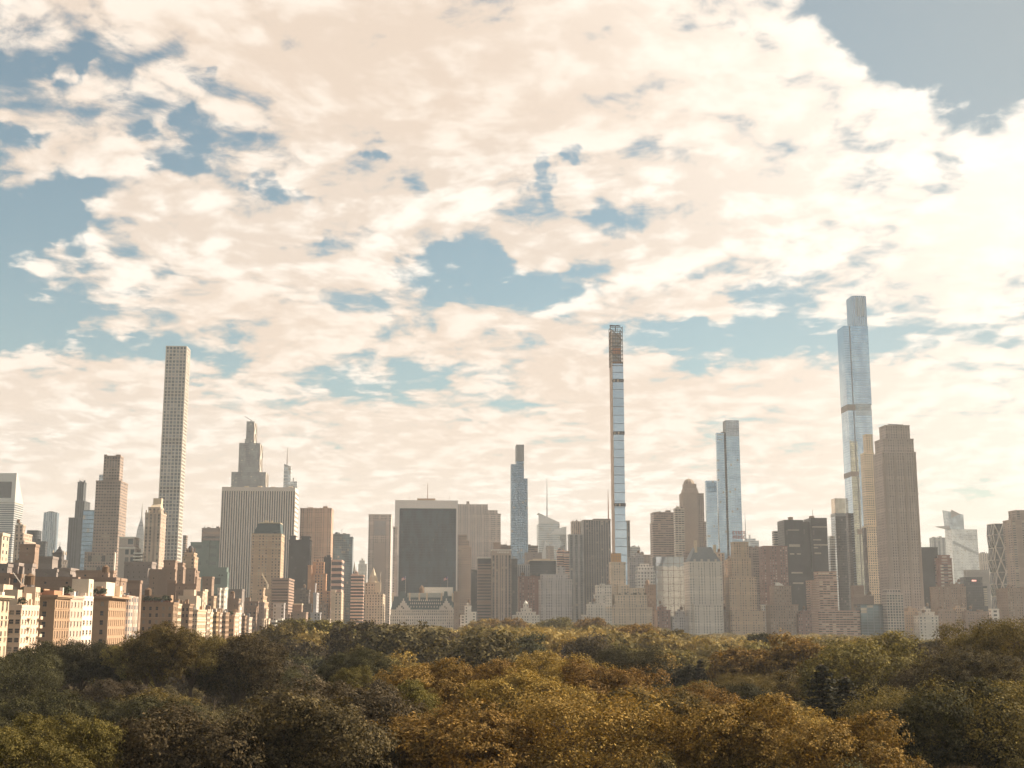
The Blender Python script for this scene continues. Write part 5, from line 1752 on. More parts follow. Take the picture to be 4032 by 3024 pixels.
# black twin shaft tower
(X, Y0), wd, d, z = rect(3087, 3256, None, 2047, 2050, 45)
r_ = thing('office_tower', 'broad black glass office tower with a deep central recess and a few lit floors', 'skyscraper', (X, Y0, 0), GRID)
u = lambda px: (px - 3087) / 169 * wd
mm = M()
mm.box(0, u(3162), 0, 40, -4, z, 2.6, 3.9)
mm.box(u(3162) + .05, u(3192), 9, 40, -4, z - 2, 2.6, 3.9)
mm.box(u(3192) + .1, wd, .2, 40, -4, z + 3.5, 2.6, 3.9)
mm.obj('wall', F_('black_glass'), r_)
pale_m = plain('pale_window_strip', (.50, .45, .36), .7)
for (a, b, y, hh) in ((3103, 3146, 2146, 2.4), (3103, 3146, 2151, 2.0), (3105, 3122, 2181, 2), (3132, 3148, 2181, 2), (3108, 3152, 2255, 2.4), (3112, 3153, 2296, 2.2), (3200, 3255, 2145, 2), (3200, 3217, 2156, 2), (3202, 3228, 2178, 2.4), (3196, 3255, 2074, 1.6), (3100, 3145, 2087, 1.2), (3198, 3230, 2125, 1.5)):
    mm = M()
    zz_ = zat(y, 2050)
    yo = 0 if a < 3170 else .2
    mm.box(u(a) , u(b), yo - .1, yo - .002, zz_ - hh / 2, zz_ + hh / 2)
    mm.obj('painted_lit_floor', pale_m, r_)  # lit floors painted as pale strips, nothing emits here
mm = M()
mm.box(u(3112), u(3126), 5, 14, z - .1, z + 5)
mm.box(u(3196), u(3210), 5, 14, z + 3.4, z + 7)
mm.bar((u(3207), 8, z + 6), (u(3207), 8, z + 17), .25)
mm.obj('bulkhead', brownB, r_)

r_, wd, d, z, ab = B('apartment_building', 1800, (3032, 3143, None, 2383), 'brown_brick_f', 'brown apartment house with pale gabled penthouse, in front of the black tower', [(3048, 3115, None, 2309, 5, 26)], cat='apartment tower', bay=3.6, roof=None)
q = ab[1]
mm = M()
a, b = q[0] + 2, q[0] + (q[1] - q[0]) * .68
mm.prism([(a, q[2] + 1), (b, q[2] + 1), (b, q[3] - 3), (a, q[3] - 3)], q[4] - .05, q[4] + .2)
mm.face([(a, q[2] + 1, q[4]), (b, q[2] + 1, q[4]), (b - 9, q[2] + 1, q[4] + 5.6), (a, q[2] + 1, q[4] + 5.6)])
mm.face([(a, q[2] + 1, q[4] + 5.6), (b - 9, q[2] + 1, q[4] + 5.6), (b - 9, q[3] - 4, q[4] + 5.6), (a, q[3] - 4, q[4] + 5.6)])
mm.face([(b - 9, q[2] + 1, q[4] + 5.6), (b, q[2] + 1, q[4]), (b, q[3] - 4, q[4]), (b - 9, q[3] - 4, q[4] + 5.6)])
mm.obj('gabled_penthouse', whitem, r_)
B('apartment_building', 1795, (3143, 3196, None, 2420), 'red_brick_f', 'low red brick house with leafy roof terrace, left of the curved-balcony apartments', [(3150, 3190, None, 2410, 6, 14)], cat='apartment building', roof='stone')
r_, wd, d, z, ab = B('apartment_building', 1800, (3193, 3387, None, 2407), 'balcony_brick', 'brick apartment block with rounded stacked balconies, stepping up to the left', [(3197, 3296, None, 2287, 4, 30), (3220, 3294, None, 2253, 8, 20)], cat='apartment tower', bay=5, fl=3.2, roof=None)
for k in range(30):
    mm = M()
    zz_ = ab[1][4] - 2 - k * 3.2
    if zz_ < ab[0][4]:
        xo, yo = ab[0][0], ab[0][2]
    else:
        xo, yo = ab[1][0], ab[1][2]
    pr = [(xo - 1.2 + .0, yo + 6), (xo - 1.6, yo + 2), (xo - .6, yo - 1.2), (xo + 4, yo - 1.8), (xo + 9, yo - 1.6), (xo + 9, yo - .05), (xo + .5, yo + .3)]
    mm.prism(pr, zz_, zz_ + 1.2)
    mm.obj('rounded_balcony', plain('balcony_pink', (.52, .36, .28), .8), r_)
# glass box topped tower
(X, Y0), wd, d, z = rect(3289, 3337, 3271, 2020, 2100)
r_ = thing('office_tower', 'dark glass tower topped by a glass lantern box, left of the tallest blue tower', 'skyscraper', (X, Y0, 0), GRID)
mm = M()
mm.box(0, wd, 0, d, -4, z - 5, 2.8, 3.9)
mm.obj('wall', F_('brown_glass'), r_)
mm = M()
mm.box(-.3, wd + .3, -.3, d + .3, z - 5, z)
mm.obj('roof_band', plain('band_grey', (.46, .45, .43), .6), r_)
mm = M()
mm.box(-.25, -.02, .3, d - .3, 0, z - 5.2, 4, 3.9)
mm.obj('pale_side', F_('pale_glass'), r_)
(X2, Y2), w2, d2, z2 = rect(3287, 3328, 3283, 1962, 2104, 20)
lx, ly = loc(r_, X2, Y2)
mm = M()
mm.box(lx, lx + w2, ly, ly + 20, z + .01, z2, 5, 9)
mm.obj('glass_lantern', fac('lantern_glass', (.45, .35, .26), (.58, .48, .37), wf=.94, hf=.94, rough=.15, metal=.6, blind=0), r_)
(X2, Y2), w2, d2, z2 = rect(3266, 3286, None, 2110, 2090, 16)
lx, ly = loc(r_, X2, Y2)
mm = M()
mm.box(lx, lx + w2, ly, ly + 9, -4, z2, 3, 3.9)
mm.obj('side_wing', F_('pale_glass'), r_)
B('office_tower', 2060, (3338, 3372, None, 2023), 'brown_glass', 'brown glass tower hugging the left side of the tallest blue tower', cat='office tower', nokit=True)

# the tallest blue tower
(X, Y0), wd, d, z = rect(3353, 3412, 3313, 1281, 2050, 34)
r_ = thing('office_tower', 'tallest glass tower, pale blue with brown mechanical bands and a notched shoulder', 'skyscraper', (X, Y0, 0), GRID)
sk = F_('sky_glass')
z1 = zat(585 / 1.307 + 1130, 2050)
z2_ = zat(945 / 1.307 + 1130, 2050)
z3_ = zat(1250 / 1.307 + 1130, 2050)
Z = lambda zy: zat(1130 + zy / 1.307, 2050)
XX = lambda zx, zy: loc(r_, xat(3250 + zx / 1.307, 2050, Z(zy)), 2050)
# outer corners (left-front x, right-front x) at a series of heights
sec = [(-4, None), (Z(1240), (148, 296)), (Z(955), (137, 262)), (Z(620), (122, 238)), (Z(200), (106, 220))]
tiers_ = []
a_t, b_t = XX(134, 60)[0], XX(212, 60)[0]
a_s = XX(100, 205)[0]
x_r0 = XX(220, 250)[0]
x_r1 = XX(240, 640)[0]
x_r2 = XX(258, 960)[0]
x_r3 = XX(285, 1240)[0]
x_l0 = XX(104, 215)[0]
x_l1 = XX(128, 560)[0]
x_l2 = XX(130, 700)[0]
x_l3 = XX(150, 1240)[0]
mm = M()
mm.box(x_l3 - 1, x_r3, -1.2, 36, -4, Z(1250), 2.4, 3.9)
mm.box(x_l2 - 3, x_r2, -.8, 35, Z(1250) - .01, Z(975), 2.4, 3.9)
mm.box(x_l1 - 5, x_r1, -.4, 34, Z(950), Z(635), 2.4, 3.9)
mm.box(x_l0 - 3.5, x_r0 + .8, 0, 33, Z(605), Z(200), 2.4, 3.9)
mm.obj('glass_wall', sk, r_)
mm = M()
mm.box(a_t, b_t, .6, 26, Z(200) - .01, Z(46), 3, 5)
mm.obj('top_block', fac('top_fins', (.42, .47, .52), (.50, .60, .68), wf=.75, hf=1.1, rough=.15, metal=.85, blind=0, rowvar=.05), r_)
mm = M()
for i in range(8):
    x_ = a_t + (b_t - a_t) * (.25 + .09 * i)
    mm.box(x_ - .25, x_ + .25, .1, .598, Z(150), Z(52))
mm.obj('top_fin', whitem, r_)
mm = M()
mm.box(a_t + 4, b_t - .5, 3, 20, Z(46) - .01, Z(42))
mm.obj('roof_screen', steelm, r_)
xs_ = XX(153, 620)[0]
mm = M()
mm.box(x_l1 - 5.5, xs_, -.7, 33.5, Z(635) - .01, Z(605) + .01)
mm.obj('mechanical_band', plain('taupe_band', (.36, .31, .28), .6), r_)
mm = M()
mm.box(xs_ + .01, x_r1, .2, 33, Z(635) - .01, Z(605) + .01, 2.4, 3.9)
mm.obj('band_glazing', sk, r_)
mm = M()
xs2 = XX(170, 960)[0]
mm.box(x_l2 - 4, xs2, -1.0, 34.5, Z(975) - .01, Z(950) + .01)
mm.obj('mechanical_band', plain('taupe_band', (.36, .31, .28), .6), r_)
mm = M()
mm.box(xs2 + .01, x_r2, .1, 34, Z(975) - .01, Z(950) + .01, 2.4, 3.9)
mm.obj('band_glazing', sk, r_)
mm = M()
for i in range(14):
    x_ = xs_ + 1 + (x_r1 - xs_ - 2) * i / 13
    mm.box(x_ - .3, x_ + .3, -.8, -.41, Z(660), Z(600))
mm.obj('band_fin', whitem, r_)
mm = M()
mm.box(x_l3 + 4, x_r3 + .3, -1.7, -1.201, Z(1272), Z(1245))
mm.obj('mechanical_band', plain('taupe_band', (.36, .31, .28), .6), r_)
# vertical seam
mm = M()
for (za, zb_, xx_, yy) in ((Z(605), Z(200), XX(133, 400)[0], -.25), (Z(950), Z(635), XX(153, 800)[0], -.65), (Z(1250), Z(975), XX(172, 1100)[0], -1.05), (60, Z(1250), XX(182, 1400)[0], -1.45)):
    mm.box(xx_ - .9, xx_ + .9, yy, yy + .24, za, zb_)
mm.obj('seam', plain('seam_grey', (.27, .29, .31), .4, .5), r_)

B('apartment_building', 2000, (3412, 3472, None, 2073), 'cream_reflection_wall', 'slender sunlit cream stone tower with jagged balconied edge, overlapping the tallest glass tower',
  [(3402, 3442, None, 1785, 3, 18), (3408, 3436, None, 1712, 6, 14)], cat='apartment tower', bay=3.2, fl=3.6, roof=None) if fac('cream_reflection_wall', (.86, .68, .47), (.10, .08, .07), wf=.42, hf=.5, blind=.25, bcol=(.45, .36, .26)) else None  # tower added in place of a glass reflection, wall colour raised to look sunlit
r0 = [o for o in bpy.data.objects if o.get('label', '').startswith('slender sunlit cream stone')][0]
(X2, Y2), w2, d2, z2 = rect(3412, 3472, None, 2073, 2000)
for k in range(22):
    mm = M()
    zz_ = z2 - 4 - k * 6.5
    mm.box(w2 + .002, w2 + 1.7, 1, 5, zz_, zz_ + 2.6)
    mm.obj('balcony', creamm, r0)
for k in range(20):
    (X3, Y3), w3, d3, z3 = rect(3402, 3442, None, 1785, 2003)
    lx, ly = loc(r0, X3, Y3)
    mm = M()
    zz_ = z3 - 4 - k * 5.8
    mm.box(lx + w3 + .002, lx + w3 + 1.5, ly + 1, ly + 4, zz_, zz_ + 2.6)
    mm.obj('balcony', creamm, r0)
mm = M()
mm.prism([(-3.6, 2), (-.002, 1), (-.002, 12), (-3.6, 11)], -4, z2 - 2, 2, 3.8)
mm.obj('dark_bay', F_('brown_glass'), r0)  # dark strip along the left edge of the stand-in tower
B('office_tower', 2250, (3455, 3483, None, 2007), 'tower_brown', 'brown office block in the slot between the cream slender tower and the big limestone tower', cat='office tower')

# big limestone tower
r_, wd, d, z, ab = B('apartment_building', 1850, (3474, 3606, None, 1781), 'tower_limestone', 'big taupe limestone apartment skyscraper with stepped crown, right of the tallest glass tower',
  [(3475, 3597, None, 1729, 5, 34), (3485, 3582, None, 1676, 9, 26)], cat='skyscraper', bay=3.6, fl=3.8, roof=None) if fac('tower_limestone', (.40, .32, .27), (.15, .125, .11), wf=.42, hf=.5, blind=.35, bcol=(.36, .29, .24), spand=(.36, .285, .24)) else None
mm = M()
mm.bar((wd * .42, 20, ab[2][4]), (wd * .42, 20, ab[2][4] + 4), .4)
mm.bar((wd * .36, 20, ab[2][4] + 4), (wd * .80, 20, ab[2][4] + 3), .5)
mm.bar((wd * .8, 20, ab[2][4]), (wd * .8, 20, ab[2][4] + 4), .5)
mm.obj('window_cleaning_rig', darkm, r_)
mm = M()
for fx in (.02, .33, .62, .93):
    mm.box(wd * fx, wd * (fx + .05), -.7, -.002, -4, z - 6, None)
mm.obj('bay_pier', plain('taupe_stone', (.36, .28, .23), .8), r_)
courses(r_, wd, d, [z - 16, z - 60, z - 130], plain('taupe_stone', (.36, .28, .23), .8), .5, 1.4)
B('apartment_building', 1785, (3490, 3556, None, 2340), 'park_grid', 'lower glassy apartment wing at the left foot of the big limestone tower', [(3492, 3545, None, 2322, 4, 16)], cat='apartment building', bay=4, roof=None)

B('office_building', 1850, (3360, 3402, None, 2308), 'blank_brown', 'blank brown party-wall block below the tallest glass tower', cat='office building', nokit=True)
B('office_building', 1870, (3402, 3441, None, 2348), 'blank_brown', 'lower tan block with roof plants, beneath the cream slender tower', cat='office building', roof='stone')
B('office_building', 1800, (3388, 3488, None, 2382), 'slate_glass', 'low dark grid-fronted block with planted roof line, left of the big limestone tower foot', cat='office building', bay=8, fl=3.8, roof=None, trim=darkm)

B('apartment_building', 1790, (3618, 3694, None, 2427), 'pale_stone', 'small stone apartment house with stepped penthouse, at the tree line right of the limestone tower', [(3632, 3680, None, 2412, 5, 16), (3636, 3664, None, 2400, 8, 10)], cat='apartment building', bay=5, fl=4, roof='stone')
B('apartment_building', 1810, (3556, 3620, None, 2408), 'buff_brick', 'ruddy low apartment house clinging to the right foot of the big limestone tower', [(3575, 3610, None, 2398, 5, 14)], cat='apartment building', roof='stone')
B('office_tower', 2000, (3625, 3692, None, 2157), 'black_glass', 'dark maroon-black glass block right of the big limestone tower', cat='office tower', nokit=True)
r_, wd, d, z, ab = B('apartment_building', 1990, (3690, 3747, None, 2200), 'red_brick_f', 'dark red brick apartment tower with two columns of pale windows', [(3696, 3740, None, 2188, 5, 16)], cat='apartment tower', bay=60, roof=None)
for (f0, f1) in ((.19, .40), (.70, .94)):
    for k in range(8):
        mm = M()
        zz_ = z - 12 - k * 3.95 * 1.25
        mm.box(wd * f0, wd * f1, -.3, -.002, zz_, zz_ + 2.3)
        mm.obj('window_band', pale_m, r_)
B('office_building', 2050, (3637, 3752, None, 2305), 'fins', 'wide brown hall with tall vertical fins under a pale flat roof line', cat='office building', bay=5, roof=None, trim=whitem)
B('office_building', 1960, (3694, 3802, None, 2312), 'brown_brick_f', 'dull brown block behind trees, right of the finned hall', [(3735, 3795, None, 2302, 5, 16)], cat='office building', roof='stone')
B('apartment_building', 1830, (3692, 3765, None, 2405), 'brown_brick_f', 'shaded brown apartment house above the dark evergreen crowns', cat='apartment building', roof='stone')
B('apartment_building', 1850, (3762, 3802, None, 2396), 'buff_brick', 'reddish tan narrow apartment house between two shaded brown ones', cat='apartment building', roof='stone')
B('apartment_building', 1840, (3800, 3890, None, 2410), 'brown_brick_f', 'broad shaded brown apartment house left of the small white-windowed block', cat='apartment building', roof='stone')

# far west side towers
(X, Y0), wd, d, z = rect(3747, 3847, 3720, 2084, 3800)
r_ = thing('office_tower', 'far pale glass tower with angular cut crown and a pointed deck jutting left', 'skyscraper', (X, Y0, 0), GRID)
u = lambda px: (px - 3747) / 100 * wd
v_ = lambda py: zat(py, 3800)
pg = fac('hazy_glass', (.50, .50, .48), (.52, .54, .54), wf=.9, hf=.7, rough=.25, metal=.5, blind=.05, tilt=.02, rowvar=.06)
mm = M()
mm.box(0, wd, 0, d, -4, z, 4, 4.5)
mm.obj('lower_block', pg, r_)
mm = M()
xa, xb = u(3742), u(3797)
dd = d * .8
zL, zR = v_(2004), v_(2026)
mm.face([(xa, 0.3, z), (xb, .3, z), (xb, .3, zR), (xa - 4, .3 + 2, v_(2012))], [(0, 0), (12, 0), (12, 12), (0, 14)])
mm.face([(xb, .3, z), (xb, dd, z), (xb, dd, zR - 5), (xb, .3, zR)])
mm.face([(xa, dd, z), (xa, .3, z), (xa - 4, 2.3, v_(2012)), (xa - 4, dd, v_(2004))], [(0, 0), (9, 0), (9, 14), (0, 14)])
mm.face([(xa - 4, 2.3, v_(2012)), (xb, .3, zR), (xb, dd, zR - 5), (xa - 4, dd, v_(2004))])
mm.face([(xb, dd, z), (xa, dd, z), (xa - 4, dd, v_(2004)), (xb, dd, zR - 5)])
mm.obj('cut_crown', fac('crown_blue', (.33, .38, .40), (.36, .44, .48), wf=1.1, hf=.7, rough=.2, metal=.6, blind=0), r_)
mm = M()
tri = [(u(3744), .2), (u(3756), -.1), (u(3750), 2.6)]
mm.face([(u(3749), .0, v_(2006)), (u(3748), .0, v_(2040)), (u(3785), .0, v_(2024))])
mm.obj('crown_facet', plain('facet_brown', (.30, .25, .22), .5), r_)
mm = M()
p0 = (u(3682), 6, v_(2073))
A_ = [(u(3739), 0, v_(2070)), (u(3739), 22, v_(2070)), (u(3739), 22, v_(2083)), (u(3739), 0, v_(2083))]
for i in range(4):
    j = (i + 1) % 4
    mm.face([A_[i], A_[j], p0])
mm.obj('sky_deck', plain('deck_grey', (.30, .26, .24), .6), r_)
mm = M()
pts = [(-8, v_(2112)), (0, v_(2128)), (u(3757), v_(2140)), (u(3790), v_(2155)), (u(3815), v_(2168)), (u(3846), v_(2182))]
for i in range(9):
    t0 = i / 9
    xx = wd * t0
    zz_ = v_(2133) + (v_(2181) - v_(2133)) * t0
    mm.box(xx, xx + wd / 9 + .5, -.4, -.002, zz_ - 7, zz_ + 1.5)
mm.obj('diagonal_notch', plain('notch_grey', (.25, .26, .26), .5), r_)
mm = M()
mm.box(wd * .40, wd * .98, -.3, -.003, v_(2110), v_(2103), 5, 9)
mm.obj('vent_row', F_('alu_bands'), r_)
B('office_tower', 3700, (3672, 3722, 3659, 2118), 'piers_grey', 'far grey tower with dark vertical strips, left of the tower with pointed deck', cat='skyscraper', bay=12)
B('office_tower', 3300, (3860, 3892, 3853, 2180), 'tower_tan', 'far hazy tan tower just left of the diagrid tower', cat='office tower', bay=5)
B('office_building', 2650, (3804, 3894, 3794, 2246), 'blank_grey', 'pale blank box building venting faint steam, below the far angular tower', cat='office building', bay=80, roof=None)
r_, wd, d, z, ab = B('office_building', 2020, (3797, 3886, None, 2310), 'dark_glass', 'dark glass office block with a black top box bearing a small red glowing sign', [(3795, 3868, None, 2275, 3, 16)], cat='office building', bay=3, roof=None)
mm = M()
q = ab[1]
xc = q[0] + (q[1] - q[0]) * .54
mm.box(xc - 3.6, xc + 3.6, q[2] - .3, q[2] - .01, q[4] - 5.4, q[4] - 3.2)
em = bpy.data.materials.new('sign_glow')
em.use_nodes = True
em.node_tree.nodes['Principled BSDF'].inputs['Base Color'].default_value = (.8, .3, .25, 1)
em.node_tree.nodes['Principled BSDF'].inputs['Emission Color'].default_value = (1, .45, .35, 1)
em.node_tree.nodes['Principled BSDF'].inputs['Emission Strength'].default_value = .7
mm.obj('lit_sign', em, r_)
for k in range(8):
    mm = M()
    zz_ = zat(2316 + 9 * k, 2020)
    mm.box(wd * .84, wd * .99, -.3, -.002, zz_ - 2.6, zz_)
    mm.obj('window_band', pale_m, r_)

# diagrid tower
(X, Y0), wd, d, z = rect(3912, 3985, 3884, 2062, 2100)
r_ = thing('office_tower', 'dark glass tower wrapped in a pale triangular diagrid with zigzag corners, near the right edge', 'skyscraper', (X, Y0, 0), GRID)
lev = [zat(y, 2100) for y in (2062, 2106, 2157, 2205, 2253, 2300, 2349, 2397, 2445)]
dg = fac('diagrid_glass', (.03, .03, .03), (.03, .036, .038), wf=.85, hf=.8, rough=.2, metal=.4, blind=.06, bcol=(.16, .14, .12))
mm = M()
nm_ = M()


def prof(k):
    e = 1.6 if k % 2 else -1.6
    c = 3.2 if k % 2 else .2
    return [(c * .6 - e * .3, 0), (wd - c, 0), (wd + (0 if k % 2 else 0), c), (wd, d - 1), (0 - e * .5, d), (-e, c)]


for k in range(8):
    mm.prism(prof(k + 1), lev[k + 1], lev[k], 3, 4, top=prof(k), cap=(k == 0))
mm.obj('glass_wall', dg, r_)
nbay = 2
for k in range(8):
    za, zb_ = lev[k + 1], lev[k]
    for i in range(-1, 2):
        x0_ = wd * (i + (.5 if k % 2 else 0)) / 2
        pts = [(x0_ + wd * .25, x0_), (x0_ + wd * .25, x0_ + wd * .5)]
        for (xa_, xb_) in (pts if True else []):
            xa2, xb2 = (xa_, xb_)
            if k % 2 == 0:
                b0, t0 = xa2, xb2
            else:
                b0, t0 = xa2, xb2
            if -0.5 <= b0 <= wd + .5 and -0.5 <= t0 <= wd + .5:
                nm_.bar((b0, -.6, za), (t0, -.6, zb_), .75)
    nm_.bar((0, -.4, zb_), (wd * .98, -.4, zb_), .32)
    e, e2 = (1.6 if k % 2 else -1.6), (1.6 if (k + 1) % 2 else -1.6)
    nm_.bar((-e, 3, zb_), (-e * .5, d, zb_), .5)
    nm_.bar((-e, 1, zb_), (-e2, 1, za), .5)
    nm_.bar((-e - .3, d * .33, zb_), (-e2 - .3, d * .5 if k % 2 else d * .1, za), .4)
    nm_.bar((-e - .3, d * .33, zb_), (-e2 - .3, d * .1 if k % 2 else d * .5, za), .4)
    nm_.bar((-e - .3, d * .9, zb_), (-e2 - .3, d * .6, za), .4)
nm_.obj('diagrid', plain('diagrid_steel', (.62, .55, .48), .6, .1), r_)

B('apartment_building', 2000, (3982, 4075, None, 2048), 'tower_brown', 'tall brown apartment slab with columns of pale windows, cut by the right edge', [(3999, 4075, None, 2011, 5, 26), (3984, 3998, None, 2040, 2, 12)], cat='apartment tower', bay=7, fl=3.6, roof=None)
B('office_building', 1900, (3966, 4090, None, 2318), 'brown_brick_f', 'dim brown block at the right edge, between the diagrid tower and the nearest golden crowns', cat='office building', roof='stone')
B('apartment_building', 1850, (3903, 3933, None, 2400), 'white_grid', 'small block with four bright white window rows, at the foot of the diagrid tower', cat='apartment building', bay=8, fl=5, roof=None)
B('office_building', 1800, (3884, 3968, None, 2441), 'blank_grey', 'low pale grey flat-roofed building just above the right-hand treetops', cat='office building', bay=30, roof=None)
# park-side lodge
r_, wd, d, z, ab = B('hotel', 1790, (2022, 2124, None, 2424), 'pale_stone', 'ornate whitish hotel stepping up to a small central turret, behind the golden crowns', [(2036, 2110, None, 2412, 4, 18), (2052, 2094, None, 2398, 7, 12), (2060, 2082, None, 2380, 9, 7)], cat='hotel', bay=3.4, roof=None)
mm = M()
q = ab[3]
mm.lathe((q[0] + q[1]) / 2, q[2] + 3.5, [(2.6, q[4]), (2.6, q[4] + 2.4), (1.2, q[4] + 4), (0, q[4] + 6)], 8)
mm.obj('turret', whitem, r_)
# small park-edge infill
B('apartment_building', 1795, (1830, 1856, None, 2388), 'white_grid', 'small white house with one large gable, right of the buff pier building', [(1812, 1832, None, 2424, -3, 14), (1856, 1876, None, 2412, 3, 14)], cat='apartment building', bay=5, roof='stone')
B('office_building', 1795, (1806, 1832, None, 2440), 'red_brick_f', 'tiny brick house with white windows at the tree line near the chateau hotel', cat='apartment building', roof='stone')
B('apartment_building', 1800, (2588, 2640, None, 2405), 'red_brick_f', 'small dark red brick house with white dormers below the mirror-glass building', [(2594, 2624, None, 2392, 5, 12)], cat='apartment building', bay=3, roof='stone')
B('apartment_building', 1800, (2648, 2726, None, 2430), 'grey_stone', 'low grey stone apartment house with curved corner, left of the pyramid-roofed tower', [(2662, 2698, None, 2410, 5, 16)], cat='apartment building', roof='stone')
B('office_tower', 1960, (2692, 2716, None, 2175), 'tower_brown', 'dark shaft between the mirror-glass building and pyramid-roofed tower', [(2694, 2734, None, 2385, -60, 20)], cat='office tower', nokit=True)
B('apartment_building', 1810, (2842, 2884, None, 2424), 'brown_brick_f', 'low brown house in shade between two stone apartment towers', [(2850, 2872, 2876, 2412, 5, 14)], cat='apartment building', roof='stone')
B('office_tower', 1900, (2858, 2890, None, 2208), 'buff_brick', 'hazy tan tower flank immediately left of the sign-topped stone house', cat='apartment tower', roof='stone')
B('apartment_building', 1810, (2998, 3014, None, 2384), 'pale_stone', 'slim sunlit cream house sliver left of the gabled-penthouse block', [(2984, 3000, None, 2420, -4, 16)], cat='apartment building', roof=None)

# ================================================================== TREES
ENVX = [0, 100, 200, 560, 640, 720, 900, 1050, 1200, 1500, 1720, 1800, 1850, 2000, 2350, 2450, 2560, 2650, 2720, 3000, 3300, 3500, 3600, 3750, 3850, 4032]
ENVY = [2565, 2560, 2535, 2520, 2480, 2496, 2490, 2462, 2446, 2446, 2452, 2470, 2446, 2438, 2438, 2450, 2452, 2474, 2484, 2484, 2487, 2492, 2508, 2500, 2480, 2470]


def env(px):
    return float(np.interp(px, ENVX, ENVY))


def pxof(X, Y):
    return 2016 + F * X / (Y * CP)


def sm(a, b, x):
    t = min(max((x - a) / (b - a), 0), 1)
    return t * t * (3 - 2 * t)


def ground(X, Y):
    if Y < 60:
        return 0.0
    px = pxof(X, Y)
    h = max(0.0, min(16.0, zat(env(px) + 8, Y) - 24.0)) * sm(250, 800, Y) * (1 - sm(1600, 1760, Y))
    h *= 1 - sm(3900, 4700, px) * .5
    # knoll in the right foreground
    h += 8.0 * math.exp(-((X - 92) / 34) ** 2 - ((Y - 245) / 75) ** 2)
    h += 3.0 * math.exp(-((X + 60) / 40) ** 2 - ((Y - 260) / 90) ** 2)
    return h * (1 - sm(0, 60, -X - .82 * 150 - Y * .0 - 0) if False else 1.0)


def leaf_material(name, a, b, trans=0.22):
    m_ = bpy.data.materials.new(name)
    m_.use_nodes = True
    t = NT(m_.node_tree)
    at = t.n('ShaderNodeAttribute', attribute_name='lv')
    oi = t.n('ShaderNodeObjectInfo')
    geo = t.n('ShaderNodeNewGeometry')
    nz = t.noise(geo.outputs['Position'], 0.35, 3.0, 0.6)
    f = t.m('ADD', t.m('ADD', .12, t.m('MULTIPLY', t.m('POWER', at.outputs['Fac'], 2.2), .75)), t.m('MULTIPLY', t.m('SUBTRACT', nz, .5), .9), clamp=True)
    c = t.mix(f, a, b)
    hs = t.n('ShaderNodeHueSaturation')
    t.put(hs.inputs['Hue'], t.m('ADD', .488, t.m('MULTIPLY', oi.outputs['Random'], .024)))
    t.put(hs.inputs['Value'], t.m('ADD', .75, t.m('MULTIPLY', oi.outputs['Random'], .5)))
    t.t.links.new(c, hs.inputs['Color'])
    d = t.n('ShaderNodeBsdfPrincipled')
    t.t.links.new(hs.outputs[0], d.inputs['Base Color'])
    d.inputs['Roughness'].default_value = .8
    d.inputs['Specular IOR Level'].default_value = .1
    tr = t.n('ShaderNodeBsdfTranslucent')
    t.t.links.new(t.mix(1.0, hs.outputs[0], (1.2, 1.1, .7), 'MULTIPLY'), tr.inputs[0])
    mx_ = t.n('ShaderNodeMixShader')
    mx_.inputs[0].default_value = trans
    t.t.links.new(d.outputs[0], mx_.inputs[1])
    t.t.links.new(tr.outputs[0], mx_.inputs[2])
    o = t.n('ShaderNodeOutputMaterial')
    t.t.links.new(mx_.outputs[0], o.inputs[0])
    return m_


LEAF = {
    'gold': leaf_material('golden_leaves', (.085, .056, .015), (.47, .300, .082)),
    'olive': leaf_material('olive_leaves', (.055, .046, .016), (.31, .235, .075)),
    'green': leaf_material('dark_green_leaves', (.019, .020, .010), (.125, .110, .045)),
    'brown': leaf_material('brown_leaves', (.024, .020, .011), (.19, .145, .068)),
    'grey': leaf_material('grey_green_leaves', (.034, .028, .018), (.21, .160, .090)),
    'lime': leaf_material('yellow_green_leaves', (.050, .044, .012), (.25, .200, .055)),
    'spruce': leaf_material('spruce_needles', (.020, .022, .015), (.08, .07, .045), .1),
}
bark = plain('bark', (.09, .065, .045), .95, var=.4, scale=1.5)


def leaf_mesh(name, P, N, S, rg, extra=None):
    """one small folded leaf quad per point"""
    n = len(P)
    a = rg.normal(size=(n, 3))
    a -= N * (a * N).sum(1, keepdims=True)
    a /= np.linalg.norm(a, axis=1, keepdims=True) + 1e-9
    b = np.cross(N, a)
    S = S[:, None]
    V = np.empty((n, 4, 3), np.float32)
    V[:, 0] = P - a * S
    V[:, 1] = P - b * S * .62 + N * S * .12
    V[:, 2] = P + a * S
    V[:, 3] = P + b * S * .62 + N * S * .12
    me = bpy.data.meshes.new(name)
    me.vertices.add(n * 4)
    me.vertices.foreach_set('co', V.ravel())
    me.loops.add(n * 4)
    me.loops.foreach_set('vertex_index', np.arange(n * 4, dtype=np.int32))
    me.polygons.add(n)
    me.polygons.foreach_set('loop_start', np.arange(n, dtype=np.int32) * 4)
    me.update(calc_edges=True)
    at = me.attributes.new('lv', 'FLOAT', 'FACE')
    at.data.foreach_set('value', (rg.random(n) if extra is None else extra).astype(np.float32))
    me.materials.append(LEAF['olive'])
    return me


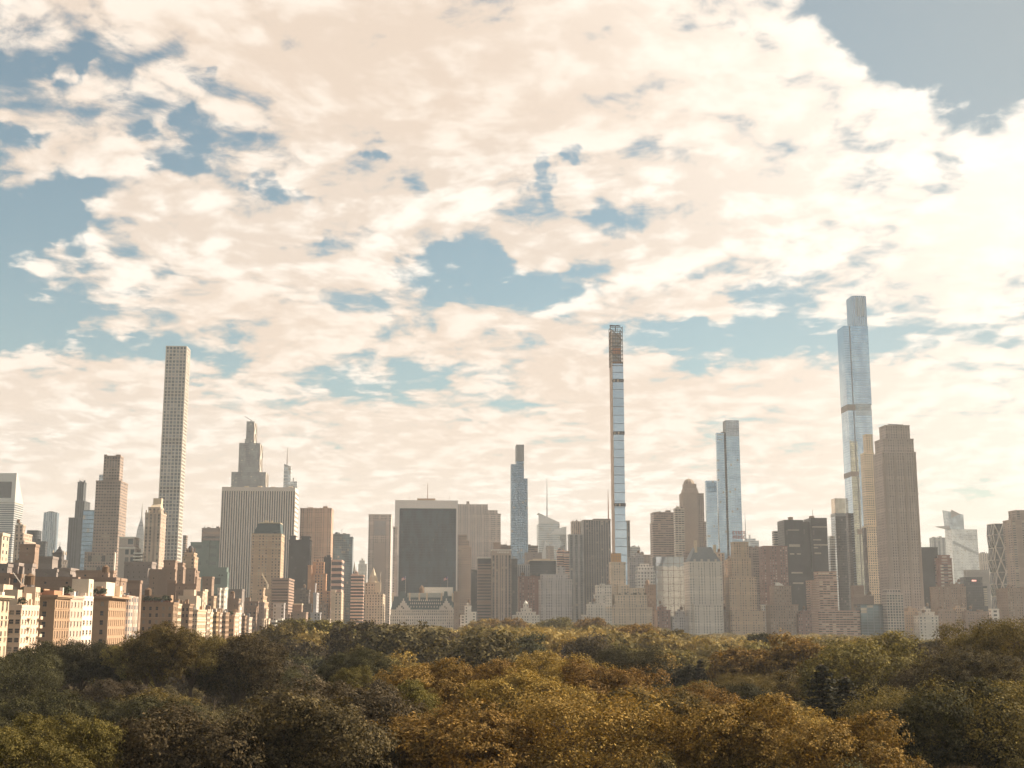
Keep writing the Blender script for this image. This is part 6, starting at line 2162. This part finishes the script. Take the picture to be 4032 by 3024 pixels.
def crown_points(rg, nl, nc, nleaf, R_=8.0, hz=.8, ragged=.25, spread=.07):
    """lobes on a dome, clumps on lobes, leaves in clumps. origin = crown centre"""
    # even directions
    i = np.arange(nl) + .5
    ph = i * 2.39996
    zz = 1 - 1.45 * i / nl
    rr = np.sqrt(np.maximum(0, 1 - zz * zz))
    L = np.stack([rr * np.cos(ph), rr * np.sin(ph), zz], 1)
    L += rg.normal(size=L.shape) * .13
    rad = R_ * rg.uniform(.27, .42, nl)
    C = L * (R_ * rg.uniform(.52, .52 + ragged * 1.1, nl))[:, None]
    C[:, 2] *= hz
    P, N = [], []
    for k in range(nl):
        d = rg.normal(size=(nc, 3))
        d /= np.linalg.norm(d, axis=1, keepdims=True)
        out = C[k] / (np.linalg.norm(C[k]) + 1e-6)
        keep = (d @ out) > -.35
        d = d[keep]
        cc = C[k] + d * (rad[k] * rg.uniform(.72, 1.12, len(d)))[:, None] * np.array([1, 1, .85])
        p = np.repeat(cc, nleaf, 0) + rg.normal(size=(len(cc) * nleaf, 3)) * R_ * spread * np.array([1, 1, .7])
        nn = np.repeat(d, nleaf, 0) + rg.normal(size=(len(cc) * nleaf, 3)) * .42 + np.array([0, 0, .15])
        P.append(p)
        N.append(nn)
    # loose inner leaves so that the crown is not hollow
    q = rg.normal(size=(nl * nc * nleaf // 14, 3))
    q /= np.linalg.norm(q, axis=1, keepdims=True)
    q *= (R_ * .62 * rg.random(len(q)) ** .4)[:, None]
    q[:, 2] *= hz
    P.append(q)
    N.append(rg.normal(size=q.shape))
    P, N = np.concatenate(P), np.concatenate(N)
    N /= np.linalg.norm(N, axis=1, keepdims=True)
    return P.astype(np.float32), N.astype(np.float32), C


def limbs(C, rg, base=-21.0):
    mm = M()
    rs_ = random.Random(int(rg.integers(1e6)))
    # trunk
    segs = [(0, 0, base, .62), (.1, .1, -9.0, .5), (.0, .2, -3.0, .34)]
    for k in range(2):
        a, b = segs[k], segs[k + 1]
        n_ = 8
        for i in range(n_):
            t0, t1 = 2 * math.pi * i / n_, 2 * math.pi * (i + 1) / n_
            mm.face([(a[0] + a[3] * math.cos(t0), a[1] + a[3] * math.sin(t0), a[2]), (a[0] + a[3] * math.cos(t1), a[1] + a[3] * math.sin(t1), a[2]),
                     (b[0] + b[3] * math.cos(t1), b[1] + b[3] * math.sin(t1), b[2]), (b[0] + b[3] * math.cos(t0), b[1] + b[3] * math.sin(t0), b[2])])

    def taper(p, q, r0, r1):
        d = (q - p).normalized()
        s = d.orthogonal().normalized()
        t = d.cross(s)
        for i in range(5):
            a0, a1 = 2 * math.pi * i / 5, 2 * math.pi * (i + 1) / 5
            u0, u1 = s * math.cos(a0) + t * math.sin(a0), s * math.cos(a1) + t * math.sin(a1)
            mm.face([p + u0 * r0, p + u1 * r0, q + u1 * r1, q + u0 * r1])

    for c in C:
        c = Vector(c) * .72
        s0 = Vector((0, .1, rs_.uniform(-8, -3.2)))
        mid = s0.lerp(c, .5) + Vector((rs_.uniform(-.6, .6), rs_.uniform(-.6, .6), rs_.uniform(-.3, .9)))
        taper(s0, mid, .22, .12)
        taper(mid, c, .12, .05)
        for _ in range(4):
            e = c + Vector((rs_.uniform(-1, 1), rs_.uniform(-1, 1), rs_.uniform(-.2, 1))).normalized() * rs_.uniform(1.0, 2.2)
            taper(c, e, .05, .02)
    return mm


PROTO = []
for k, (nl, nc, nlf, hz, rg_) in enumerate(((26, 75, 34, .82, .34), (20, 90, 34, .74, .42), (32, 60, 34, .9, .30), (24, 75, 24, .84, .46), (18, 95, 34, .68, .30))):
    g = np.random.default_rng(20 + k)
    P, N, C = crown_points(g, nl, nc, nlf, 8.0, hz, rg_, .042 if k != 3 else .06)
    me = leaf_mesh('crown', P, N, g.uniform(.10, .215, len(P)) * (1.0 if k != 3 else .9), g)
    lm = limbs(C, g)
    o = lm.obj('trunk', bark)
    PROTO.append((me, o.data))
    bpy.data.objects.remove(o)
    print('crown', k, len(P))
# lighter versions for the middle distance
PROTO_MID = []
for k in range(4):
    g = np.random.default_rng(60 + k)
    P, N, C = crown_points(g, (26, 22, 30, 20)[k], 40, 15, 8.0, (.8, .7, .9, .65)[k], (.36, .42, .3, .3)[k], .06)
    me = leaf_mesh('crown', P, N, g.uniform(.26, .46, len(P)), g)
    o = limbs(C[:12], g).obj('trunk', bark)
    PROTO_MID.append((me, o.data))
    bpy.data.objects.remove(o)
# conifer: whorls of drooping sprays
g = np.random.default_rng(5)
P, N = [], []
mmc = M()
mmc.lathe(0, 0, [(.35, -13), (.25, -4), (.05, 9)], 7)
for lv in range(26):
    t = lv / 25
    zc = 9.2 - 19 * t
    rr_c = .3 + 5.6 * t ** .85
    nb = 7 + int(9 * t)
    for b in range(nb):
        a = b * 2 * math.pi / nb + lv * .7 + g.uniform(-.2, .2)
        ln = rr_c * g.uniform(.72, 1.12)
        m_n = int(40 + 190 * t)
        s = g.random(m_n) ** .7
        px_ = np.stack([np.cos(a) * ln * s, np.sin(a) * ln * s, zc - .10 * ln * s - .22 * ln * s * s + .18 * ln * s ** 4], 1)
        px_ += g.normal(size=px_.shape) * np.array([.28, .28, .16]) * (0.4 + .6 * s[:, None])
        P.append(px_)
        nn = g.normal(size=px_.shape) * .6 + np.array([np.cos(a) * .4, np.sin(a) * .4, .8])
        N.append(nn)
        if lv % 2 == 0:
            mmc.bar((0, 0, zc), (math.cos(a) * ln * .9, math.sin(a) * ln * .9, zc - .28 * ln), .05)
P, N = np.concatenate(P), np.concatenate(N)
N /= np.linalg.norm(N, axis=1, keepdims=True)
CONE = (leaf_mesh('crown', P.astype(np.float32), N.astype(np.float32), g.uniform(.12, .26, len(P)), g), None)
o = mmc.obj('trunk', bark)
CONE = (CONE[0], o.data)
bpy.data.objects.remove(o)

TR = []


def tree(label, X, Y, ztop, rad, sp, proto=None, group=None, kind='tree', name='park_tree', hk=1.0):
    """crown centre so that its top reaches ztop"""
    g0 = ground(X, Y)
    s = rad / 8.0
    if sp == 'spruce':
        sh = max(.6, (ztop - g0) / 22.2)
        pr = CONE
        s = rad / 5.6
        zc = ztop - 9.2 * sh
        zs = sh
    else:
        pr = proto or random.choice(PROTO if Y < 330 else PROTO_MID)
        zs = s * hk
        zc = ztop - 8.0 * .80 * zs
    root = thing(name, label, kind, (X, Y, g0), random.uniform(0, 6.28), group)
    c = bpy.data.objects.new('crown', pr[0])
    t_ = bpy.data.objects.new('trunk', pr[1])
    for ob in (c, t_):
        COL.objects.link(ob)
        ob.parent = root
        ob.location = (0, 0, zc - g0)
    c.scale = (s, s, zs)
    tb = (zc - g0 + .6) / 13.0
    t_.scale = (s, s, tb if sp == 'spruce' else zs)
    c.material_slots[0].link = 'OBJECT'
    c.material_slots[0].material = LEAF[sp]
    TR.append((X, Y, rad, ztop))
    return root


HERO = [
    # px, ytop, Y, radius, species, hk, label
    (640, 2471, 250, 6.5, 'olive', 1.1, 'twiggy olive tree crown standing against the wide brown brick apartment house'),
    (760, 2498, 255, 6.0, 'olive', 1.0, 'loose twiggy crown in front of the brightest cream avenue fronts'),
    (950, 2492, 260, 9.0, 'brown', 1.0, 'broad brownish dome crown in front of the low sunlit avenue roofs'),
    (1210, 2446, 560, 14.0, 'lime', .8, 'broad bright green-gold crown just left of the centre skyline, below the balconied tan tower'),
    (1110, 2462, 520, 10.0, 'olive', .9, 'green-gold crown at the right foot of the avenue row'),
    (1330, 2450, 600, 11.0, 'lime', .9, 'green-gold crown under the dark sliver tower'),
    (30, 2600, 250, 8.0, 'green', 1.0, 'dark green crown at the left edge under the cut-off mansion block'),
    (205, 2533, 300, 7.0, 'green', 1.0, 'dark green crown under the white brick apartment house'),
    (330, 2528, 300, 7.5, 'green', .9, 'dark green crown under the slit-windowed tan apartment house'),
    (470, 2524, 300, 7.5, 'green', .9, 'dark green crown under the bowed bay windows'),
    (100, 2562, 270, 6.5, 'green', .9, 'dark green crown under the stepped terraces with balconies'),
    (580, 2505, 290, 7.0, 'olive', .9, 'olive crown left of the twiggy one under the wide brown house'),
    (1590, 2440, 430, 16.0, 'brown', .85, 'large hazy brown elm crown in front of the chateau hotel'),
    (1440, 2452, 470, 11.0, 'brown', .9, 'brown shoulder crown left of the large hazy elm'),
    (1890, 2497, 360, 12.0, 'brown', .9, 'brown feathery crown right of the large hazy elm'),
    (1405, 2560, 250, 5.5, 'green', 1.0, 'small dark green crown beneath the large hazy elm'),
    (1382, 2618, 215, 3.2, 'lime', 1.3, 'little bright green bushy crown beneath the small dark green one'),
    (2012, 2437, 950, 13.0, 'gold', .9, 'distant golden crown under the ornate whitish hotel'),
    (2180, 2436, 930, 14.0, 'lime', .9, 'distant yellow-green crown under the broad taupe apartment house'),
    (2330, 2438, 900, 13.0, 'gold', .9, 'distant golden crown under the pink-grey stepped house'),
    (1900, 2440, 980, 12.0, 'gold', .9, 'distant golden crown right of the blank buff pier building'),
    (2498, 2448, 640, 12.5, 'gold', .9, 'golden domed crown under the large stepped limestone house'),
    (2645, 2471, 640, 9.0, 'olive', 1.0, 'olive crown left of the pyramid-roofed tower foot'),
    (2470, 2552, 290, 8.0, 'green', .95, 'dense dark green oak crown right of centre with billowing clumps'),
    (2345, 2520, 420, 8.0, 'brown', .9, 'brown crown behind the dense dark green oak'),
    (2134, 2566, 330, 5.0, 'gold', .9, 'small golden crown behind the big golden group in the centre'),
    (2060, 2520, 480, 9.0, 'green', .9, 'grey-green crown between brown feathery and distant golden crowns'),
    (1660, 2622, 185, 7.5, 'gold', .9, 'leftmost crown of the big golden group in the centre'),
    (1872, 2624, 190, 8.0, 'gold', .85, 'golden crown second from left in the big central group'),
    (2073, 2634, 180, 8.0, 'gold', .85, 'golden crown in the middle of the big central group'),
    (2232, 2594, 195, 7.0, 'gold', 1.0, 'tallest peaked crown of the big golden central group'),
    (2390, 2632, 185, 8.0, 'gold', .9, 'rightmost crown of the big golden central group'),
    (2260, 2735, 130, 8.5, 'gold', .8, 'near golden crown below the peaked one, its underside in shade'),
    (1790, 2762, 125, 8.0, 'gold', .8, 'near golden crown left of the dark hollow at bottom centre'),
    (1380, 2662, 150, 8.0, 'grey', .9, 'grey-olive speckled crown left of the big golden group'),
    (1240, 2760, 120, 8.0, 'brown', .9, 'speckled brown crown at bottom centre left'),
    (1560, 2700, 165, 5.0, 'lime', 1.0, 'small yellow-lit crown between the speckled grey-olive crown and golden group'),
    (2620, 2702, 155, 7.5, 'olive', .95, 'gold-brown crown right of the big golden group'),
    (2735, 2690, 170, 6.5, 'gold', .95, 'golden crown beneath the dark spire conifer'),
    (2755, 2606, 290, 5.2, 'spruce', 1.0, 'dark spire-shaped conifer right of the dense dark green oak'),
    (2715, 2625, 285, 3.6, 'spruce', 1.0, 'shorter dark conifer leaning on the spire-shaped one'),
    (3052, 2748, 150, 6.5, 'gold', 1.05, 'peaked golden crown left of the broad dark spruce'),
    (2900, 2770, 130, 7.0, 'gold', .9, 'golden crown sloping down left of the peaked one'),
    (3235, 2630, 190, 8.5, 'spruce', 1.0, 'broad dark spruce with drooping limbs in the right half'),
    (3330, 2680, 180, 7.2, 'spruce', 1.0, 'second dark spruce at the right shoulder of the broad one'),
    (3390, 2524, 265, 13.5, 'olive', .9, 'largest golden-olive dome crown, right half, behind the broad dark spruce'),
    (3150, 2530, 330, 9.0, 'gold', .9, 'golden crown left of the largest golden-olive dome'),
    (2943, 2540, 340, 9.0, 'gold', .9, 'golden crown above the dark hollow right of the spire conifer'),
    (2992, 2497, 560, 6.0, 'green', .95, 'round dark crown in the far yellow-green woods'),
    (3535, 2497, 640, 9.0, 'grey', .9, 'grey-green far crown under the big limestone tower'),
    (3725, 2528, 300, 7.0, 'grey', .95, 'rounded grey-brown crown with bright rim, left of the tall golden right-hand trees'),
    (3640, 2512, 430, 9.0, 'green', .9, 'dark green crown behind the rounded grey-brown one'),
    (3880, 2458, 245, 8.5, 'olive', 1.0, 'tall golden-brown crown peaking under the diagrid tower'),
    (4000, 2447, 235, 9.0, 'olive', 1.05, 'tallest golden-brown crown at the right edge'),
    (3800, 2570, 215, 7.5, 'brown', .9, 'shaded brown crown below the tall golden-brown pair'),
    (3905, 2698, 150, 8.0, 'olive', .9, 'dark olive crown at lower right edge'),
    (3722, 2712, 150, 7.5, 'green', 1.0, 'dark olive-green crown in the lower right'),
    (3300, 2842, 120, 6.5, 'gold', .9, 'low golden crown beneath the broad dark spruce'),
    (3560, 2720, 165, 7.0, 'olive', .9, 'sunlit olive crown below the right flank of the largest dome'),
    (60, 2880, 100, 4.2, 'lime', .9, 'yellow-green bush crown in the bottom left corner'),
    (245, 2822, 108, 4.0, 'lime', 1.0, 'small yellow-green crown right of the bottom left corner one'),
    (730, 2805, 118, 7.5, 'brown', .9, 'rust-brown speckled crown at bottom left'),
]
for (px, yt, Y, rad, sp, hk, lab) in HERO:
    zt = zat(yt, Y)
    X = xat(px, Y, zt)
    tree(lab, X, Y, zt, rad, sp, hk=hk)


def clear_of(X, Y, rad, k=.62):
    for (x, y, r, z) in TR:
        if (x - X) ** 2 + (y - Y) ** 2 < ((r + rad) * k) ** 2:
            return False
    return True


def zone(px, Y):
    a = 'left' if px < 1300 else 'centre' if px < 2650 else 'right'
    b = 'near' if Y < 170 else 'middle' if Y < 320 else 'far'
    return a, b


SPN = {'gold': 'golden', 'olive': 'olive', 'green': 'dark green', 'brown': 'brown', 'grey': 'grey-green', 'lime': 'yellow-green'}
LAND = [(60, 'the slanted-crown tower'), (200, 'the blue ribbed tower'), (440, 'the brown setback tower'), (600, 'the buff setback tower'),
        (705, 'the white grid tower'), (830, 'the copper green blocks'), (950, "the striped slab's left half"), (1110, "the striped slab's right end"), (1250, 'the reddish slab'),
        (1360, 'the slate glass tower'), (1500, 'the four-panel tower'), (1620, "the dark framed slab's left half"), (1750, "the dark framed slab's right half"), (1880, 'the pale grid tower'), (2050, 'the blue faceted tower'),
        (2180, 'the far crystal-shaped tower'), (2340, 'the dark pier tower'), (2440, 'the needle tower'), (2620, 'the mirror-glass building'), (2750, 'the domed tower'),
        (2880, 'the blue three-slab tower'), (3050, 'the gabled penthouse'), (3170, 'the black recessed tower'), (3300, 'the glass lantern tower'), (3400, 'the tallest glass tower'),
        (3540, 'the big limestone tower'), (3680, 'the finned hall'), (3790, 'the far angular tower'), (3940, 'the diagrid tower'), (4060, 'the right edge')]
ROWN = ['first', 'second', 'third', 'fourth', 'fifth', 'sixth', 'seventh', 'eighth', 'ninth', 'tenth', 'eleventh', 'twelfth', 'thirteenth', 'fourteenth', 'fifteenth', 'sixteenth', 'seventeenth', 'eighteenth', 'nineteenth', 'twentieth', 'twenty-first', 'twenty-second', 'twenty-third']
ri = 0
rt = random.Random(31)
Yr = 86.0
count = 0
while Yr < 560 and count < 236:
    sp_ = 11.5 if Yr < 150 else 13.5 if Yr < 260 else 17.0 if Yr < 400 else 22
    half = .415 * Yr + 8
    n_ = int(2 * half / sp_)
    for i in range(n_ + 1):
        X = -half + 2 * half * (i + rt.uniform(.1, .9)) / (n_ + 1)
        Y = Yr * rt.uniform(.95, 1.05)
        rad = rt.uniform(.42, .56) * sp_
        if not clear_of(X, Y, rad):
            continue
        px = pxof(X, Y)
        if px < 1300 and Y > 1.0 * fav(min(max(px, -40), 1200)) - 40:
            continue
        g0 = ground(X, Y)
        zt = min(g0 + (rt.uniform(14.5, 21.0) if Y < 330 else rt.uniform(15, 23)), zat(env(px) + 28 + 9000.0 / Y, Y))
        lo = zat(2620 if px > 1300 else 2600, Y)
        if zt < g0 + 8:
            continue
        # species by area
        if px < 1200:
            sp = rt.choice(['green', 'brown', 'olive', 'brown', 'green', 'grey'])
        elif px < 2650:
            sp = rt.choice(['gold', 'gold', 'olive', 'gold', 'brown'] if Y < 260 else ['olive', 'gold', 'brown', 'lime', 'grey'])
        else:
            sp = rt.choice(['gold', 'olive', 'olive', 'green'] if px < 3500 else ['olive', 'green', 'brown', 'olive'])
        a, b = zone(px, Y)
        col = min(LAND, key=lambda q: abs(q[0] - px))[1]
        rowi = ROWN[min(ri, len(ROWN) - 1)]
        lab = '%s crown in the %s row from the bottom, under %s' % (SPN[sp], rowi, col)
        for extra in ('', 'fuller ', 'rounder ', 'broader ', 'looser ', 'denser '):
            if extra + lab not in LABELS:
                lab = extra + lab
                break
        tree(lab, X, Y, zt, rad, sp, group='%s canopy trees, %s, %s' % (SPN[sp], a, b), hk=rt.uniform(.8, 1.1))
        count += 1
    ri += 1
    Yr *= 1.085 if Yr < 200 else 1.11
print('TREES', len(TR), 'last row', Yr)

# the woods beyond: one uncountable mass
g = np.random.default_rng(77)
PP, NN, SS, LV = [], [], [], []
base = []
for k in range(4):
    P, N, C = crown_points(np.random.default_rng(90 + k), 16, 16, 6, 1.0, .8, .3, .085)
    base.append((P, N))
nfar = 0
yfar = 520.0
while yfar < 1735:
    half = .43 * yfar
    n_ = int(2 * half / 17)
    for i in range(n_):
        X = -half + 2 * half * (i + g.uniform(0, 1)) / n_
        Y = yfar + g.uniform(-14, 14)
        px = pxof(X, Y)
        if px < 1290 and Y > fav(min(max(px, -40), 1230)) - 30:
            continue
        if not clear_of(X, Y, 8, .7):
            continue
        r_t = g.uniform(7, 12)
        tt = (Y - 520) / 1200
        zt = zat(env(px) + 8 + 38 * (1 - tt) * g.uniform(.35, 1.0) + g.uniform(-2, 7), Y)
        P, N = base[g.integers(4)]
        th = g.uniform(0, 6.28)
        c_, s_ = math.cos(th), math.sin(th)
        Rm = np.array([[c_, -s_, 0], [s_, c_, 0], [0, 0, 1]], np.float32)
        PP.append(P @ Rm.T * np.array([r_t, r_t, r_t * .85]) + np.array([X, Y, zt - r_t * .72]))
        NN.append(N @ Rm.T)
        SS.append(np.full(len(P), r_t * .085) * g.uniform(.7, 1.3, len(P)))
        tone = g.uniform(0, 1)
        LV.append(np.clip(tone + g.normal(size=len(P)) * .15, 0, 1))
        nfar += 1
    yfar += 22 + (yfar - 520) * .03
PP, NN, SS, LV = np.concatenate(PP), np.concatenate(NN), np.concatenate(SS), np.concatenate(LV)
print('FAR', nfar, len(PP))
me = leaf_mesh('distant_woods', PP.astype(np.float32), NN.astype(np.float32), SS, g, LV)
me.materials.clear()
me.materials.append(leaf_material('distant_leaves', (.12, .105, .035), (.50, .38, .13)))
o = bpy.data.objects.new('distant_woods', me)
COL.objects.link(o)
o['kind'] = 'stuff'
o['label'] = 'hazy green and gold woods filling the park up to the towers'
o['category'] = 'woods'

# ground sheet: park floor with gentle rises, flat under the city
xs = np.concatenate([np.linspace(-9000, -900, 14), np.linspace(-800, 800, 81), np.linspace(900, 9000, 14)])
ys = np.concatenate([np.linspace(-3000, -100, 6), np.linspace(-60, 1800, 94), np.linspace(1900, 14000, 14)])
vv = [(x, y, ground(x, y) if abs(x) < 850 and 60 < y < 1780 and pxof(x, y) > -600 and pxof(x, y) < 4700 else 0.0) for y in ys for x in xs]
nx = len(xs)
ff = [(j * nx + i, j * nx + i + 1, (j + 1) * nx + i + 1, (j + 1) * nx + i) for j in range(len(ys) - 1) for i in range(nx - 1)]
me = bpy.data.meshes.new('park_ground')
me.from_pydata(vv, [], ff)
me.materials.append(plain('lawn', (.06, .065, .025), .95, var=.5, scale=.08))
for p_ in me.polygons:
    p_.use_smooth = True
o = bpy.data.objects.new('park_ground', me)
COL.objects.link(o)
o['kind'] = 'structure'

# ================================================================== air
mm = M()
mm.box(-9300, 9300, -3200, 14200, -8, 700)
hz_ = mm.obj('haze', [])
hz_['kind'] = 'stuff'
hz_['label'] = 'pale warm haze softening the far towers'
hz_['category'] = 'haze'
hm = bpy.data.materials.new('haze_air')
hm.use_nodes = True
t = NT(hm.node_tree)
pv = t.n('ShaderNodeVolumePrincipled')
pv.inputs['Color'].default_value = (.90, .93, .97, 1)
pv.inputs['Density'].default_value = 0.00007
pv.inputs['Anisotropy'].default_value = 0.1
o = t.n('ShaderNodeOutputMaterial')
t.t.links.new(pv.outputs[0], o.inputs['Volume'])
hz_.data.materials.append(hm)
